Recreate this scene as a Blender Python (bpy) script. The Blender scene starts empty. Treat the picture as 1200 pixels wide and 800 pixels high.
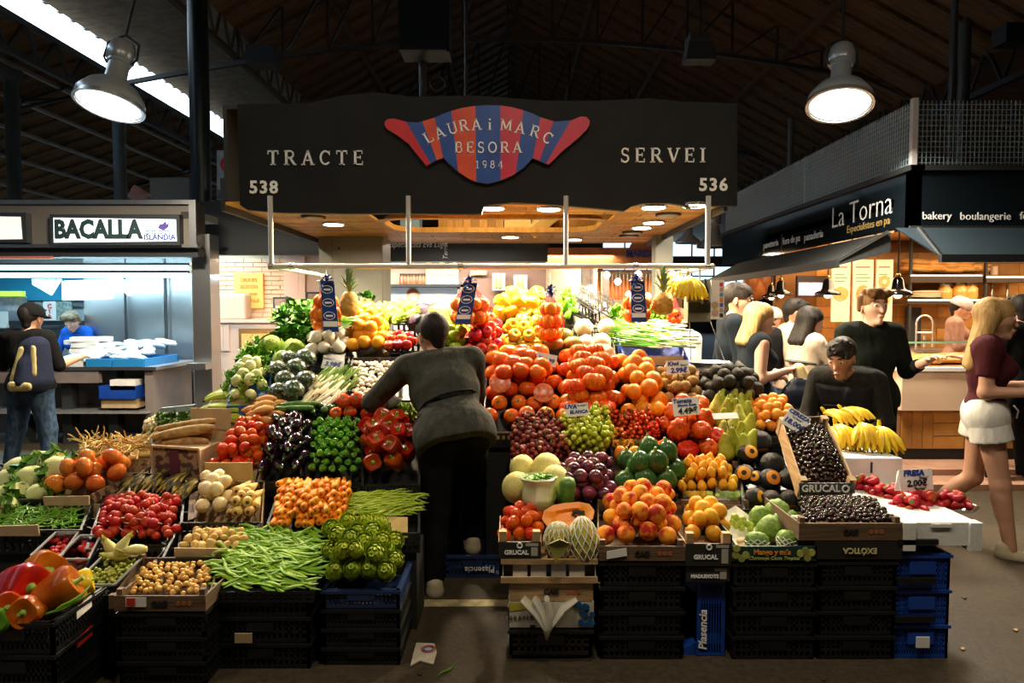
import bpy,math,random
import numpy as np
from mathutils import Vector,Matrix,Euler
from mathutils.geometry import tessellate_polygon
random.seed(11)
R=math.radians
scn=bpy.context.scene
COL=scn.collection
FPX=800.0
TILT=math.atan(38.0/FPX)
EYE=1.6
cam_d=bpy.data.cameras.new('camera')
cam_d.sensor_width=36.0
cam_d.lens=36.0*FPX/1200.0
cam_d.clip_end=300
cam=bpy.data.objects.new('camera',cam_d)
cam.location=(0,0,EYE)
cam.rotation_euler=(R(90)-TILT,0,0)
COL.objects.link(cam)
scn.camera=cam
w=bpy.data.worlds.new('overcast_sky')
scn.world=w
w.use_nodes=True
bg=w.node_tree.nodes['Background']
bg.inputs[0].default_value=(0.66,0.85,1.0,1)
bg.inputs[1].default_value=5.0
scn.view_settings.view_transform='Standard'
scn.view_settings.look='None'
scn.view_settings.gamma=1.0
scn.view_settings.exposure=0.28
scn.view_settings.use_curve_mapping=False
try:
 scn.cycles.max_bounces=6
 scn.cycles.diffuse_bounces=3
 scn.cycles.glossy_bounces=3
 scn.cycles.transmission_bounces=6
 scn.cycles.transparent_max_bounces=8
 scn.cycles.caustics_reflective=False
 scn.cycles.caustics_refractive=False
 scn.cycles.sample_clamp_indirect=4.0
 scn.cycles.use_denoising=True
except Exception:
 pass
def area_light(name,loc,size,power,col,rot=(0,0,0),size_y=None,spread=180,disk=False):
 l=bpy.data.lights.new(name,'AREA')
 l.energy=power
 l.color=col
 l.size=size
 if disk:
  l.shape='DISK'
 elif size_y:
  l.shape='RECTANGLE'
  l.size_y=size_y
 l.spread=R(spread)
 o=bpy.data.objects.new(name,l)
 o.location=loc
 o.rotation_euler=rot
 COL.objects.link(o)
 return o
WARM=(1.0,0.80,0.53)
for hx,hy,hp in((-2.4,1.6,44),(0.4,1.7,66),(3.0,1.6,44)):
 area_light('hall_area_light',(hx,hy,4.9),0.45,hp,(1.0,0.84,0.60),disk=True)  # unseen lights added out of view to brighten front produce and the sign
def ray(px,py):
 x=(px-600.0)/FPX
 y=(400.0-py)/FPX
 c,s=math.cos(TILT),math.sin(TILT)
 return Vector((x,c+y*s,y*c-s))
def at(px,py,Y):
 d=ray(px,py)
 return Vector((0,0,EYE))+d*(Y/d.y)
def onz(px,py,Z):
 d=ray(px,py)
 return Vector((0,0,EYE))+d*((Z-EYE)/d.z)
PROF={'R':[(760,2.6),(700,2.95),(650,3.05),(600,3.45),(545,3.9),(490,4.35),(440,4.75),(400,5.15),(370,5.6),(330,6.1)],'L':[(800,2.4),(760,2.6),(720,2.8),(690,2.97),(660,3.12),(615,3.38),(590,3.55),(560,3.75),(500,4.15),(440,4.6),(400,5.05),(370,5.6),(330,6.1)],}
def depth(arm,py):
 t=PROF[arm]
 if py>=t[0][0]:
  return t[0][1]
 for(y0,d0),(y1,d1)in zip(t,t[1:]):
  if py>=y1:
   return d0+(d1-d0)*(y0-py)/(y0-y1)
 return t[-1][1]
def P(px,py,arm):
 return at(px,py,depth(arm,py))if isinstance(arm,str)else at(px,py,arm)
def tag(o,label=None,cat=None,group=None,kind=None):
 if label:o['label']=label
 if cat:o['category']=cat
 if group:o['group']=group
 if kind:o['kind']=kind
 return o
def wm(o):
 m=o.matrix_basis.copy()
 while o.parent:
  o=o.parent
  m=o.matrix_basis@m
 return m
def thing(name,label,cat,loc=(0,0,0),rz=0.0,group=None,kind=None):
 o=bpy.data.objects.new(name,None)
 o.empty_display_size=0.1
 o.location=loc
 o.rotation_euler=(0,0,rz)
 COL.objects.link(o)
 return tag(o,label,cat,group,kind)
def link(name,me,parent=None):
 o=bpy.data.objects.new(name,me)
 COL.objects.link(o)
 if parent is not None:
  o.parent=parent
 return o
def copy_tree(o,parent=None):
 c=o.copy()
 COL.objects.link(c)
 c.parent=parent
 for ch in[x for x in o.children]:
  copy_tree(ch,c)
 return c
class MB:
 """collects shapes; build() links them as one mesh object"""
 def __init__(s):
  s.v=[]
  s.f=[]
 def add(s,vs,fs):
  b=len(s.v)
  s.v.extend([tuple(p)for p in vs])
  s.f.extend([tuple(i+b for i in f)for f in fs])
  return s
 def box(s,x0,x1,y0,y1,z0,z1,m=None):
  vs=[Vector((x,y,z))for z in(z0,z1)for x,y in((x0,y0),(x1,y0),(x1,y1),(x0,y1))]
  if m is not None:
   vs=[m@p for p in vs]
  return s.add(vs,[(3,2,1,0),(4,5,6,7),(0,1,5,4),(1,2,6,5),(2,3,7,6),(3,0,4,7)])
 def cbox(s,c,sx,sy,sz,m=None):
  return s.box(c[0]-sx/2,c[0]+sx/2,c[1]-sy/2,c[1]+sy/2,c[2]-sz/2,c[2]+sz/2,m)
 def slab(s,a,b,c,d,t):
  """box on the quad a b c d (counter-clockwise from the front), pushed back by t along its normal"""
  n=(b-a).cross(d-a).normalized()*-t
  return s.add([a,b,c,d,a+n,b+n,c+n,d+n],[(0,1,2,3),(7,6,5,4),(1,0,4,5),(2,1,5,6),(3,2,6,7),(0,3,7,4)])
 def bar(s,a,b,wd,up=None):
  a,b=Vector(a),Vector(b)
  d=(b-a)
  if d.length<1e-6:
   return s
  d.normalize()
  u=Vector((0,0,1))if abs(d.z)<0.9 else Vector((0,1,0))
  if up is not None:u=Vector(up)
  x=d.cross(u).normalized()*(wd/2)
  y=x.cross(d).normalized()*(wd/2)
  q=[-x-y,x-y,x+y,-x+y]
  return s.add([a+p for p in q]+[b+p for p in q],[(3,2,1,0),(4,5,6,7),(0,1,5,4),(1,2,6,5),(2,3,7,6),(3,0,4,7)])
 def tube(s,pts,rad,n=8,caps=True,flat=None):
  pts=[Vector(p)for p in pts]
  if not hasattr(rad,'__len__'):
   rad=[rad]*len(pts)
  base=len(s.v)
  prev=None
  for i,p in enumerate(pts):
   d=(pts[min(i+1,len(pts)-1)]-pts[max(i-1,0)])
   if d.length<1e-9:d=Vector((0,0,1))
   d.normalize()
   if prev is None:
    u=Vector((0,0,1))if abs(d.z)<0.95 else Vector((1,0,0))
    x=d.cross(u).normalized()
   else:
    x=(prev-d*prev.dot(d))
    x=x.normalized()if x.length>1e-6 else d.cross(Vector((0,1,0))).normalized()
   prev=x
   y=x.cross(d)
   fl=flat or 1.0
   for k in range(n):
    a=2*math.pi*k/n
    s.v.append(tuple(p+x*(math.cos(a)*rad[i])+y*(math.sin(a)*rad[i]*fl)))
  for i in range(len(pts)-1):
   for k in range(n):
    a=base+i*n+k
    b=base+i*n+(k+1)%n
    s.f.append((a,a+n,b+n,b))
  if caps:
   s.f.append(tuple(base+k for k in range(n)))
   e=base+(len(pts)-1)*n
   s.f.append(tuple(e+k for k in reversed(range(n))))
  return s
 def lathe(s,prof,n=12,lobes=0,amp=0.0,c=(0,0,0),m=None,warp=None,caps=True):
  """prof: (radius, z) from bottom to top"""
  base=len(s.v)
  for r,z in prof:
   for k in range(n):
    a=2*math.pi*k/n
    q=r
    if lobes:
     q=r*(1+amp*(abs(math.cos(a*lobes/2))*2-1.2))
    p=Vector((q*math.cos(a),q*math.sin(a),z))
    if warp:p=warp(p)
    p=p+Vector(c)
    if m is not None:p=m@p
    s.v.append(tuple(p))
  L=len(prof)
  for i in range(L-1):
   for k in range(n):
    a=base+i*n+k
    b=base+i*n+(k+1)%n
    s.f.append((a,b,b+n,a+n))
  if caps:
   s.f.append(tuple(base+k for k in reversed(range(n))))
   s.f.append(tuple(base+(L-1)*n+k for k in range(n)))
  return s
 def ball(s,c,r,n=8,k=6,m=None):
  rx,ry,rz=(r,r,r)if not hasattr(r,'__len__')else r
  base=len(s.v)
  T=(lambda p:p)if m is None else(lambda p:m@p)
  c=Vector(c)
  s.v.append(tuple(T(c+Vector((0,0,-rz)))))
  for i in range(1,k):
   t=-math.pi/2+math.pi*i/k
   for j in range(n):
    a=2*math.pi*j/n
    s.v.append(tuple(T(c+Vector((rx*math.cos(t)*math.cos(a),ry*math.cos(t)*math.sin(a),rz*math.sin(t))))))
  s.v.append(tuple(T(c+Vector((0,0,rz)))))
  e=len(s.v)-1
  for j in range(n):
   s.f.append((base,base+1+(j+1)%n,base+1+j))
   o=base+1+(k-2)*n
   s.f.append((e,o+j,o+(j+1)%n))
  for i in range(k-2):
   for j in range(n):
    a=base+1+i*n+j
    b=base+1+i*n+(j+1)%n
    s.f.append((a,b,b+n,a+n))
  return s
 def prism(s,pts,off):
  """closed polygon (list of 3D points) extruded by off"""
  pts=[Vector(p)for p in pts]
  off=Vector(off)
  n=len(pts)
  tris=tessellate_polygon([pts])
  vs=pts+[p+off for p in pts]
  fs=[t for t in tris]+[tuple(i+n for i in reversed(t))for t in tris]
  fs+=[(i,i+n,(i+1)%n+n,(i+1)%n)for i in range(n)]
  return s.add(vs,fs)
 def mesh(s,name,mat,smooth=True,shift=None,inv=None):
  me=bpy.data.meshes.new(name)
  vs=s.v
  if inv is not None:
   vs=[tuple(inv@Vector(p))for p in vs]
  elif shift is not None:
   vs=[(p[0]-shift[0],p[1]-shift[1],p[2]-shift[2])for p in vs]
  me.from_pydata(vs,[],s.f)
  if mat is not None:
   me.materials.append(mat)
  me.polygons.foreach_set('use_smooth',[smooth]*len(me.polygons))
  if smooth:
   try:me.set_sharp_from_angle(angle=R(50))
   except Exception:pass
  return me
 def build(s,name,mat,parent=None,smooth=True,local=False):
  if parent is not None:
   inv=None if local else wm(parent).inverted()
   return link(name,s.mesh(name,mat,smooth,inv=inv),parent)
  a=np.array(s.v)
  lo,hi=a.min(0),a.max(0)
  c=((lo[0]+hi[0])/2,(lo[1]+hi[1])/2,lo[2])
  o=link(name,s.mesh(name,mat,smooth,shift=c))
  o.location=c
  return o
MATS={}
def mat(name,col,rough=0.5,metal=0.0,col2=None,scale=8.0,bump=0.0,bscale=None,objvar=0.0,huevar=0.0,spec=0.5,emit=None,estr=0.0,trans=0.0,alpha=1.0,stretch=None,detail=3.0,coat=0.0,sss=0.0,bdist=0.01,lo=0.35,hi=0.65):
 if name in MATS:
  return MATS[name]
 m=bpy.data.materials.new(name)
 m.use_nodes=True
 nt=m.node_tree
 N,Lk=nt.nodes,nt.links
 b=N['Principled BSDF']
 b.inputs['Base Color'].default_value=(*col,1)
 b.inputs['Roughness'].default_value=rough
 b.inputs['Metallic'].default_value=metal
 b.inputs['Specular IOR Level'].default_value=spec
 b.inputs['Coat Weight'].default_value=coat
 if sss:
  b.inputs['Subsurface Weight'].default_value=sss
  b.inputs['Subsurface Radius'].default_value=(0.01,0.004,0.002)
 if trans:b.inputs['Transmission Weight'].default_value=trans
 if alpha<1:b.inputs['Alpha'].default_value=alpha
 if emit:
  b.inputs['Emission Color'].default_value=(*emit,1)
  b.inputs['Emission Strength'].default_value=estr
 out=None
 if col2 is not None or bump:
  tc=N.new('ShaderNodeTexCoord')
  mp=N.new('ShaderNodeMapping')
  Lk.new(tc.outputs['Object'],mp.inputs['Vector'])
  if stretch:mp.inputs['Scale'].default_value=stretch
  oi=N.new('ShaderNodeObjectInfo')
  mm=N.new('ShaderNodeMath');mm.operation='MULTIPLY';mm.inputs[1].default_value=37.0
  Lk.new(oi.outputs['Random'],mm.inputs[0])
  Lk.new(mm.outputs[0],mp.inputs['Location'])
 if col2 is not None:
  nz=N.new('ShaderNodeTexNoise')
  nz.inputs['Scale'].default_value=scale
  nz.inputs['Detail'].default_value=detail
  Lk.new(mp.outputs[0],nz.inputs['Vector'])
  rp=N.new('ShaderNodeValToRGB')
  rp.color_ramp.elements[0].position=lo
  rp.color_ramp.elements[1].position=hi
  rp.color_ramp.elements[0].color=(*col,1)
  rp.color_ramp.elements[1].color=(*col2,1)
  Lk.new(nz.outputs['Fac'],rp.inputs['Fac'])
  out=rp.outputs['Color']
 if objvar or huevar:
  hs=N.new('ShaderNodeHueSaturation')
  oi2=N.new('ShaderNodeObjectInfo')
  a=N.new('ShaderNodeMapRange')
  a.inputs['To Min'].default_value=1-objvar
  a.inputs['To Max'].default_value=1+objvar
  Lk.new(oi2.outputs['Random'],a.inputs['Value'])
  Lk.new(a.outputs[0],hs.inputs['Value'])
  if huevar:
   h=N.new('ShaderNodeMath');h.operation='MULTIPLY';h.inputs[1].default_value=7.31
   fr=N.new('ShaderNodeMath');fr.operation='FRACT'
   a2=N.new('ShaderNodeMapRange')
   a2.inputs['To Min'].default_value=0.5-huevar
   a2.inputs['To Max'].default_value=0.5+huevar
   Lk.new(oi2.outputs['Random'],h.inputs[0]);Lk.new(h.outputs[0],fr.inputs[0])
   Lk.new(fr.outputs[0],a2.inputs['Value']);Lk.new(a2.outputs[0],hs.inputs['Hue'])
  if out is not None:Lk.new(out,hs.inputs['Color'])
  else:hs.inputs['Color'].default_value=(*col,1)
  out=hs.outputs['Color']
 if out is not None:
  Lk.new(out,b.inputs['Base Color'])
  if emit and estr and emit=='tex':
   pass
 if bump:
  bn=N.new('ShaderNodeTexNoise')
  bn.inputs['Scale'].default_value=bscale or scale*3
  bn.inputs['Detail'].default_value=3
  Lk.new(mp.outputs[0],bn.inputs['Vector'])
  bp=N.new('ShaderNodeBump')
  bp.inputs['Strength'].default_value=bump
  bp.inputs['Distance'].default_value=bdist
  Lk.new(bn.outputs['Fac'],bp.inputs['Height'])
  Lk.new(bp.outputs['Normal'],b.inputs['Normal'])
 MATS[name]=m
 return m
def emitter(name,col,s):
 if name in MATS:return MATS[name]
 return mat(name,tuple(min(1,c)for c in col),0.4,emit=col,estr=s)
m_black=mat('black_plastic',(0.005,0.006,0.007),0.42,col2=(0.009,0.010,0.012),scale=5,bump=0.15,bscale=60)
m_blue=mat('blue_plastic',(0.006,0.045,0.30),0.4,col2=(0.01,0.07,0.42),scale=4)
m_navyp=mat('navy_plastic',(0.012,0.03,0.10),0.4)
m_wood=mat('crate_wood',(0.50,0.33,0.16),0.7,col2=(0.36,0.22,0.10),scale=6,stretch=(1,1,9),bump=0.2,objvar=0.1)
m_woodb=mat('brown_crate_wood',(0.16,0.095,0.05),0.7,col2=(0.10,0.06,0.03),scale=6,stretch=(1,1,9),bump=0.2,objvar=0.1)
m_card=mat('cardboard',(0.50,0.36,0.20),0.85,col2=(0.42,0.30,0.17),scale=14)
m_cardo=mat('ochre_cardboard',(0.52,0.36,0.13),0.8,col2=(0.42,0.28,0.09),scale=14)
m_white=mat('white_paper',(0.82,0.82,0.80),0.7)
m_eps=mat('white_foam',(0.80,0.80,0.79),0.75,col2=(0.70,0.70,0.69),scale=9,bump=0.15,bscale=70)
m_ink=mat('blue_ink',(0.015,0.05,0.30),0.6)
m_inkb=mat('black_ink',(0.012,0.012,0.015),0.6)
m_letter=mat('white_lettering',(0.93,0.95,0.97),0.5)
m_chrome=mat('chrome_steel',(0.66,0.68,0.70),0.25,metal=.75)
m_steel=mat('brushed_steel',(0.58,0.60,0.62),0.32,metal=1.0,bump=0.1,bscale=90,stretch=(1,1,8))
m_iron=mat('dark_iron',(0.02,0.024,0.028),0.6)
m_stem=mat('green_stem',(0.10,0.22,0.03),0.6,objvar=0.2)
m_stemb=mat('brown_stem',(0.12,0.07,0.03),0.7)
def clear_mat(name,col=(0.9,0.95,1.0),fac=0.82,rough=0.05):
 """thin clear film or glass: mostly see-through with a glossy reflection"""
 if name in MATS:return MATS[name]
 m=bpy.data.materials.new(name)
 m.use_nodes=True
 nt=m.node_tree
 nt.nodes.remove(nt.nodes['Principled BSDF'])
 t=nt.nodes.new('ShaderNodeBsdfTransparent');t.inputs[0].default_value=(*col,1)
 g=nt.nodes.new('ShaderNodeBsdfGlossy');g.inputs['Roughness'].default_value=rough
 lw=nt.nodes.new('ShaderNodeLayerWeight');lw.inputs[0].default_value=0.35
 mr=nt.nodes.new('ShaderNodeMapRange');mr.inputs['To Min'].default_value=1-fac;mr.inputs['To Max'].default_value=0.8
 mx=nt.nodes.new('ShaderNodeMixShader')
 nt.links.new(lw.outputs['Facing'],mr.inputs['Value'])
 nt.links.new(mr.outputs[0],mx.inputs[0])
 nt.links.new(t.outputs[0],mx.inputs[1]);nt.links.new(g.outputs[0],mx.inputs[2])
 nt.links.new(mx.outputs[0],nt.nodes['Material Output'].inputs[0])
 MATS[name]=m
 return m
m_clear=clear_mat('clear_plastic')
m_glass=clear_mat('clear_glass',(0.93,1.0,0.96),0.9,0.02)
def txt(s,loc,size,m,parent,rz=0.0,tilt=90,ext=0.001,bold=0.0,shear=0.0,align='CENTER',name='lettering',spin=0.0,space=1.0,sx=1.0):
 c=bpy.data.curves.new(name,'FONT')
 c.body=s
 c.size=size
 c.align_x=align
 c.align_y='CENTER'
 c.extrude=ext
 c.offset=bold
 c.shear=shear
 c.space_character=space
 c.resolution_u=2
 c.materials.append(m)
 o=bpy.data.objects.new(name,c)
 COL.objects.link(o)
 M4=Matrix.Translation(Vector(loc))@Euler((0,0,rz)).to_matrix().to_4x4()@Euler((R(tilt),0,0)).to_matrix().to_4x4()@Matrix.Rotation(spin,4,'Z')@Matrix.Diagonal((sx,1,1,1))
 if parent is not None:
  o.parent=parent
  M4=wm(parent).inverted()@M4
 o.matrix_basis=M4
 return o
def arc(cx,cz,rx,rz,a0,a1,n=10):
 return[(cx+rx*math.cos(R(a0+(a1-a0)*i/n)),cz+rz*math.sin(R(a0+(a1-a0)*i/n)))for i in range(n+1)]
TK,TN=0.155,0.095
GLY={'T':(.80,[([(.4,0),(.4,1)],TK),([(.03,.955),(.77,.955)],.09),([(.06,.97),(.05,.74)],.06),([(.74,.97),(.75,.74)],.06)],[(.4,.03,.38)]),'R':(.86,[([(.16,0),(.16,1)],TK),([(.16,.96)]+arc(.42,.73,.22,.23,90,-90)+[(.16,.5)],.1),([(.42,.5),(.72,.03)],TK)],[(.16,.03,.34),(.08,.965,.14),(.75,.03,.22)]),'A':(.84,[([(.1,.02),(.42,.98)],TN),([(.4,1),(.72,.02)],TK),([(.2,.33),(.6,.33)],.07)],[(.1,.03,.28),(.74,.03,.3)]),'C':(.80,[(arc(.43,.5,.33,.45,42,318,18),.12),([(.71,.97),(.71,.68)],.055)],[]),'E':(.74,[([(.16,0),(.16,1)],TK),([(.05,.96),(.64,.96)],.08),([(.16,.52),(.5,.52)],.08),([(.05,.04),(.66,.04)],.08),([(.63,1),(.63,.76)],.055),([(.66,0),(.66,.26)],.055),([(.51,.64),(.51,.4)],.05)],[]),'S':(.68,[(arc(.33,.735,.2,.225,35,250,12)+arc(.33,.265,.23,.235,80,-150,12),.11),([(.54,.97),(.54,.74)],.05),([(.09,.03),(.09,.26)],.05)],[]),'V':(.84,[([(.1,.98),(.42,.02)],TK),([(.42,.0),(.74,.98)],TN)],[(.12,.965,.3),(.74,.965,.26)]),'I':(.40,[([(.2,0),(.2,1)],TK)],[(.2,.03,.34),(.2,.965,.34)]),'L':(.72,[([(.16,0),(.16,1)],TK),([(.05,.04),(.64,.04)],.08),([(.64,0),(.64,.28)],.055)],[(.16,.965,.34)]),'U':(.86,[([(.16,1),(.16,.3)]+arc(.43,.3,.27,.27,180,360,8)+[(.7,1)],.11)],[(.16,.965,.32),(.7,.965,.28)]),'M':(1.04,[([(.16,0),(.16,1)],.09),([(.16,1),(.52,.15)],TK),([(.52,.12),(.88,1)],TN),([(.88,0),(.88,1)],TK)],[(.16,.03,.3),(.88,.03,.34),(.1,.965,.16),(.93,.965,.18)]),'B':(.78,[([(.16,0),(.16,1)],TK),([(.05,.96),(.4,.96)]+arc(.42,.74,.18,.22,90,-90)+[(.16,.52)],.09),([(.4,.52)]+arc(.43,.28,.22,.24,90,-90)+[(.05,.04)],.09)],[]),'O':(.86,[(arc(.43,.5,.34,.45,0,360,22),.12)],[]),'i':(.40,[([(.2,0),(.2,.68)],TK),([(.2,.86),(.2,.99)],TK)],[(.2,.03,.32),(.14,.65,.18)]),'1':(.52,[([(.28,0),(.28,1)],.12),([(.28,.98),(.1,.82)],.09)],[(.28,.03,.4)]),'9':(.66,[(arc(.33,.69,.22,.27,0,360,16),.1),(arc(.2,.65,.35,.6,10,-75,8),.1)],[]),'8':(.66,[(arc(.33,.745,.19,.21,0,360,14),.1),(arc(.33,.27,.24,.23,0,360,14),.1)],[]),'4':(.68,[([(.46,0),(.46,1)],.11),([(.46,.98),(.06,.3),(.64,.3)],.08)],[(.46,.03,.3)]),'5':(.66,[([(.56,.95),(.18,.95),(.14,.55)],.1),(arc(.3,.33,.26,.28,110,-150,12),.11)],[]),'3':(.66,[(arc(.3,.74,.21,.22,150,-80,10),.11),(arc(.3,.27,.25,.24,80,-150,10),.11)],[]),'6':(.66,[(arc(.34,.3,.23,.26,0,360,16),.11),(arc(.47,.35,.36,.6,170,105,8),.1)],[]),' ':(.45,[],[]),}
def ribbon(mb,pts,wd,T,th):
 n=len(pts)
 L,Rr=[],[]
 for i,(x,z)in enumerate(pts):
  x0,z0=pts[max(i-1,0)]
  x1,z1=pts[min(i+1,n-1)]
  dx,dz=x1-x0,z1-z0
  q=math.hypot(dx,dz)or 1
  nx,nz=-dz/q*wd/2,dx/q*wd/2
  L.append(T(x+nx,z+nz));Rr.append(T(x-nx,z-nz))
 for i in range(n-1):
  a,b,c,d=Rr[i],Rr[i+1],L[i+1],L[i]
  off=Vector((0,th,0))
  mb.add([a,b,c,d,a+off,b+off,c+off,d+off],[(0,1,2,3),(1,0,4,5),(2,1,5,6),(3,2,6,7),(0,3,7,4)])
def serif(mb,s,x,z,h,Y,th=0.004,rot=0.0,gap=0.0,wscale=1.0,count_only=False):
 """letters in the x-z plane facing -y, starting at x, base line z; returns the end x"""
 cx=0.0
 for ch in s:
  wd,st,sf=GLY[ch]
  if not count_only:
   ca,sa=math.cos(rot),math.sin(rot)
   def T(u,v,cx=cx):
    a,b=(cx+u*wscale)*h,v*h
    return Vector((x+a*ca-b*sa,Y,z+a*sa+b*ca))
   for pts,w2 in st:
    ribbon(mb,pts,w2,T,th)
   for sx,sz,sw in sf:
    ribbon(mb,[(sx-sw/2,sz),(sx+sw/2,sz)],0.065,T,th)
  cx+=wd*wscale+gap
 return cx*h
# LARGE STRUCTURE
def pbox(mb,x0,y0,x1,y1,Y,dp):
 """box whose front face at distance Y is seen between two pixel corners, dp metres deep"""
 a,b=at(x0,y1,Y),at(x1,y0,Y)
 return mb.box(min(a.x,b.x),max(a.x,b.x),Y,Y+dp,min(a.z,b.z),max(a.z,b.z))
def lattice(mb,a,b,c,d,t,nx,ny,bar=0.25,rim=0.012):
 """grid of bars on the quad a(bottom left) b c d (seen from its front)"""
 a,b,c,d=map(Vector,(a,b,c,d))
 def pt(u,v):return(a*(1-u)+b*u)*(1-v)+(d*(1-u)+c*u)*v
 W=((b-a).length+(c-d).length)/2
 H=((d-a).length+(c-b).length)/2
 ru,rv=min(rim/W,.3),min(rim/H,.3)
 def strip(u0,u1,v0,v1):mb.slab(pt(u0,v0),pt(u1,v0),pt(u1,v1),pt(u0,v1),t)
 strip(0,1,0,rv);strip(0,1,1-rv,1)
 strip(0,ru,rv,1-rv);strip(1-ru,1,rv,1-rv)
 for i in range(1,nx):
  u=ru+(1-2*ru)*i/nx
  h=bar*(1-2*ru)/nx/2
  strip(u-h,u+h,rv,1-rv)
 for j in range(1,ny):
  v=rv+(1-2*rv)*j/ny
  h=0.012/H/2
  strip(ru,1-ru,v-h,v+h)
m_floor=mat('floor_concrete',(0.034,0.026,0.016),0.6,spec=.3,col2=(0.056,0.042,0.025),scale=38,bump=0.35,bscale=55,detail=9)
fl=MB().add([(-30,-8,0),(30,-8,0),(30,50,0),(-30,50,0)],[(0,1,2,3)])
o=fl.build('floor',m_floor,smooth=False);tag(o,kind='structure')
m_line=mat('floor_paint',(0.60,0.50,0.27),0.7,col2=(0.30,0.25,0.14),scale=14,detail=8)
a,b=onz(440,703,0),onz(640,711,0)
o=MB().box(-1.0,0.12,b.y,a.y,0.001,0.004).build('floor_line',m_line);tag(o,'pale yellow painted line across the aisle floor','floor marking')
m_stone=mat('pink_stone',(0.42,0.24,0.16),0.55,col2=(0.33,0.18,0.12),scale=5,objvar=0.12,bump=0.1)
kerb=thing('trim_1',None,None,(5.0,6.3,0),kind='structure')
for i in range(9):
 MB().box(2.0+i*0.9,2.0+i*0.9+0.893,5.95,6.28,0,0.055).build('stone',m_stone,kerb,smooth=False)
 MB().box(2.0+i*0.9,2.0+i*0.9+0.893,6.285,11.0,0,0.11).build('stone',m_stone,kerb,smooth=False)
m_roof=mat('roof_boards',(0.30,0.19,0.11),0.8,col2=(0.18,0.115,0.07),scale=3,stretch=(0.3,3,1),bump=0.3)
m_beam=mat('roof_timber',(0.24,0.155,0.09),0.75,col2=(0.15,0.10,0.06),scale=6)
m_purl=mat('glint_purlin',(0.55,0.62,0.70),0.4)  # blue glint of daylight on the left aisle purlins put into their colour
m_tin=mat('daylit_roof_sheet',(0.50,0.52,0.52),0.6,col2=(0.32,0.34,0.35),scale=4)  # daylight on the overhang put into the paler sheet colour
roof=thing('ceiling',None,None,(0,20,7),kind='structure')
Y0,Y1=-8.0,46.0
RIDGE=11.2
MB().slab(Vector((-6.2,Y0,7.9)),Vector((-6.2,Y1,7.9)),Vector((0,Y1,RIDGE)),Vector((0,Y0,RIDGE)),-0.08).build('roof_slope',m_roof,roof,smooth=False)
MB().slab(Vector((0,Y0,RIDGE)),Vector((0,Y1,RIDGE)),Vector((9,Y1,6.4)),Vector((9,Y0,6.4)),-0.08).build('roof_slope',m_roof,roof,smooth=False)
MB().slab(Vector((9,Y0,6.42)),Vector((9,Y1,6.42)),Vector((19,Y1,5.0)),Vector((19,Y0,5.0)),-0.08).build('roof_slope',m_roof,roof,smooth=False)
MB().slab(Vector((-16.5,Y0,4.6)),Vector((-16.5,Y1,4.6)),Vector((-9.2,Y1,7.0)),Vector((-9.2,Y0,7.0)),-0.08).build('roof_slope',m_roof,roof,smooth=False)
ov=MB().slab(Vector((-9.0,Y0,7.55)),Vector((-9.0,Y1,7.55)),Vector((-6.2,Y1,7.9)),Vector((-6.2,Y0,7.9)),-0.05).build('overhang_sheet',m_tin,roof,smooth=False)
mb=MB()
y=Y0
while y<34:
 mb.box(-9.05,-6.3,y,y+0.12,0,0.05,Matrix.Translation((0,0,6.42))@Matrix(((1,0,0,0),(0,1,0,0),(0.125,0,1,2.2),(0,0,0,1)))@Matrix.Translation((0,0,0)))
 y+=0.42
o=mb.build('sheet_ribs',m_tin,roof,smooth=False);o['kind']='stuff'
def slope_z(x):
 if x<-9.1:return 4.6+(x+16.5)/7.3*2.4
 if x<0:return 7.9+(x+6.2)/6.2*(RIDGE-7.9)
 return RIDGE+x/9*(6.4-RIDGE)
me_l=MB().bar((-6.1,0,7.83),(0,0,RIDGE-.10),0.11).mesh('rafter',m_beam,False)
me_r=MB().bar((0,0,RIDGE-.10),(8.9,0,6.33),0.11).mesh('rafter',m_beam,False)
me_a=MB().bar((-16.4,0,4.53),(-9.3,0,6.87),0.09).mesh('rafter',m_beam,False)
for i in range(46):
 yy=6.5+i*0.75
 for me in(me_l,me_r,me_a):
  q=link('rafter',me,roof);q.location=(0,yy-20,-7)
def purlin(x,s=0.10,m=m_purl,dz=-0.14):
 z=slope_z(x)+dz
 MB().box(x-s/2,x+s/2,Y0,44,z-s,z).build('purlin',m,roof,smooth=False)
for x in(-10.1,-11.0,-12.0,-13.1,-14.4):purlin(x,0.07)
for x in(-4.2,-2.1,2.1,4.2,6.4):purlin(x,0.12,m_beam)
m_truss=mat('truss_iron',(0.055,0.058,0.060),0.55)
m_trussb=mat('girder_iron',(0.13,0.10,0.07),0.6)
def girder(x,z0,z1,ya,yb,step,m):
 mb=MB()
 mb.bar((x,ya,z0),(x,yb,z0),.11);mb.bar((x,ya,z1),(x,yb,z1),.11)
 y=ya
 while y<yb-.01:
  mb.bar((x,y,z0),(x,y+step/2,z1),.05);mb.bar((x,y+step/2,z1),(x,y+step,z0),.05)
  y+=step
 o=mb.build('lattice_girder',m,roof,smooth=False)
girder(-6.15,7.2,8.0,0,42,0.8,m_trussb)
girder(8.9,5.7,6.5,0,42,0.9,m_truss)
girder(-9.15,6.3,6.95,0,42,0.9,m_truss)
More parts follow.
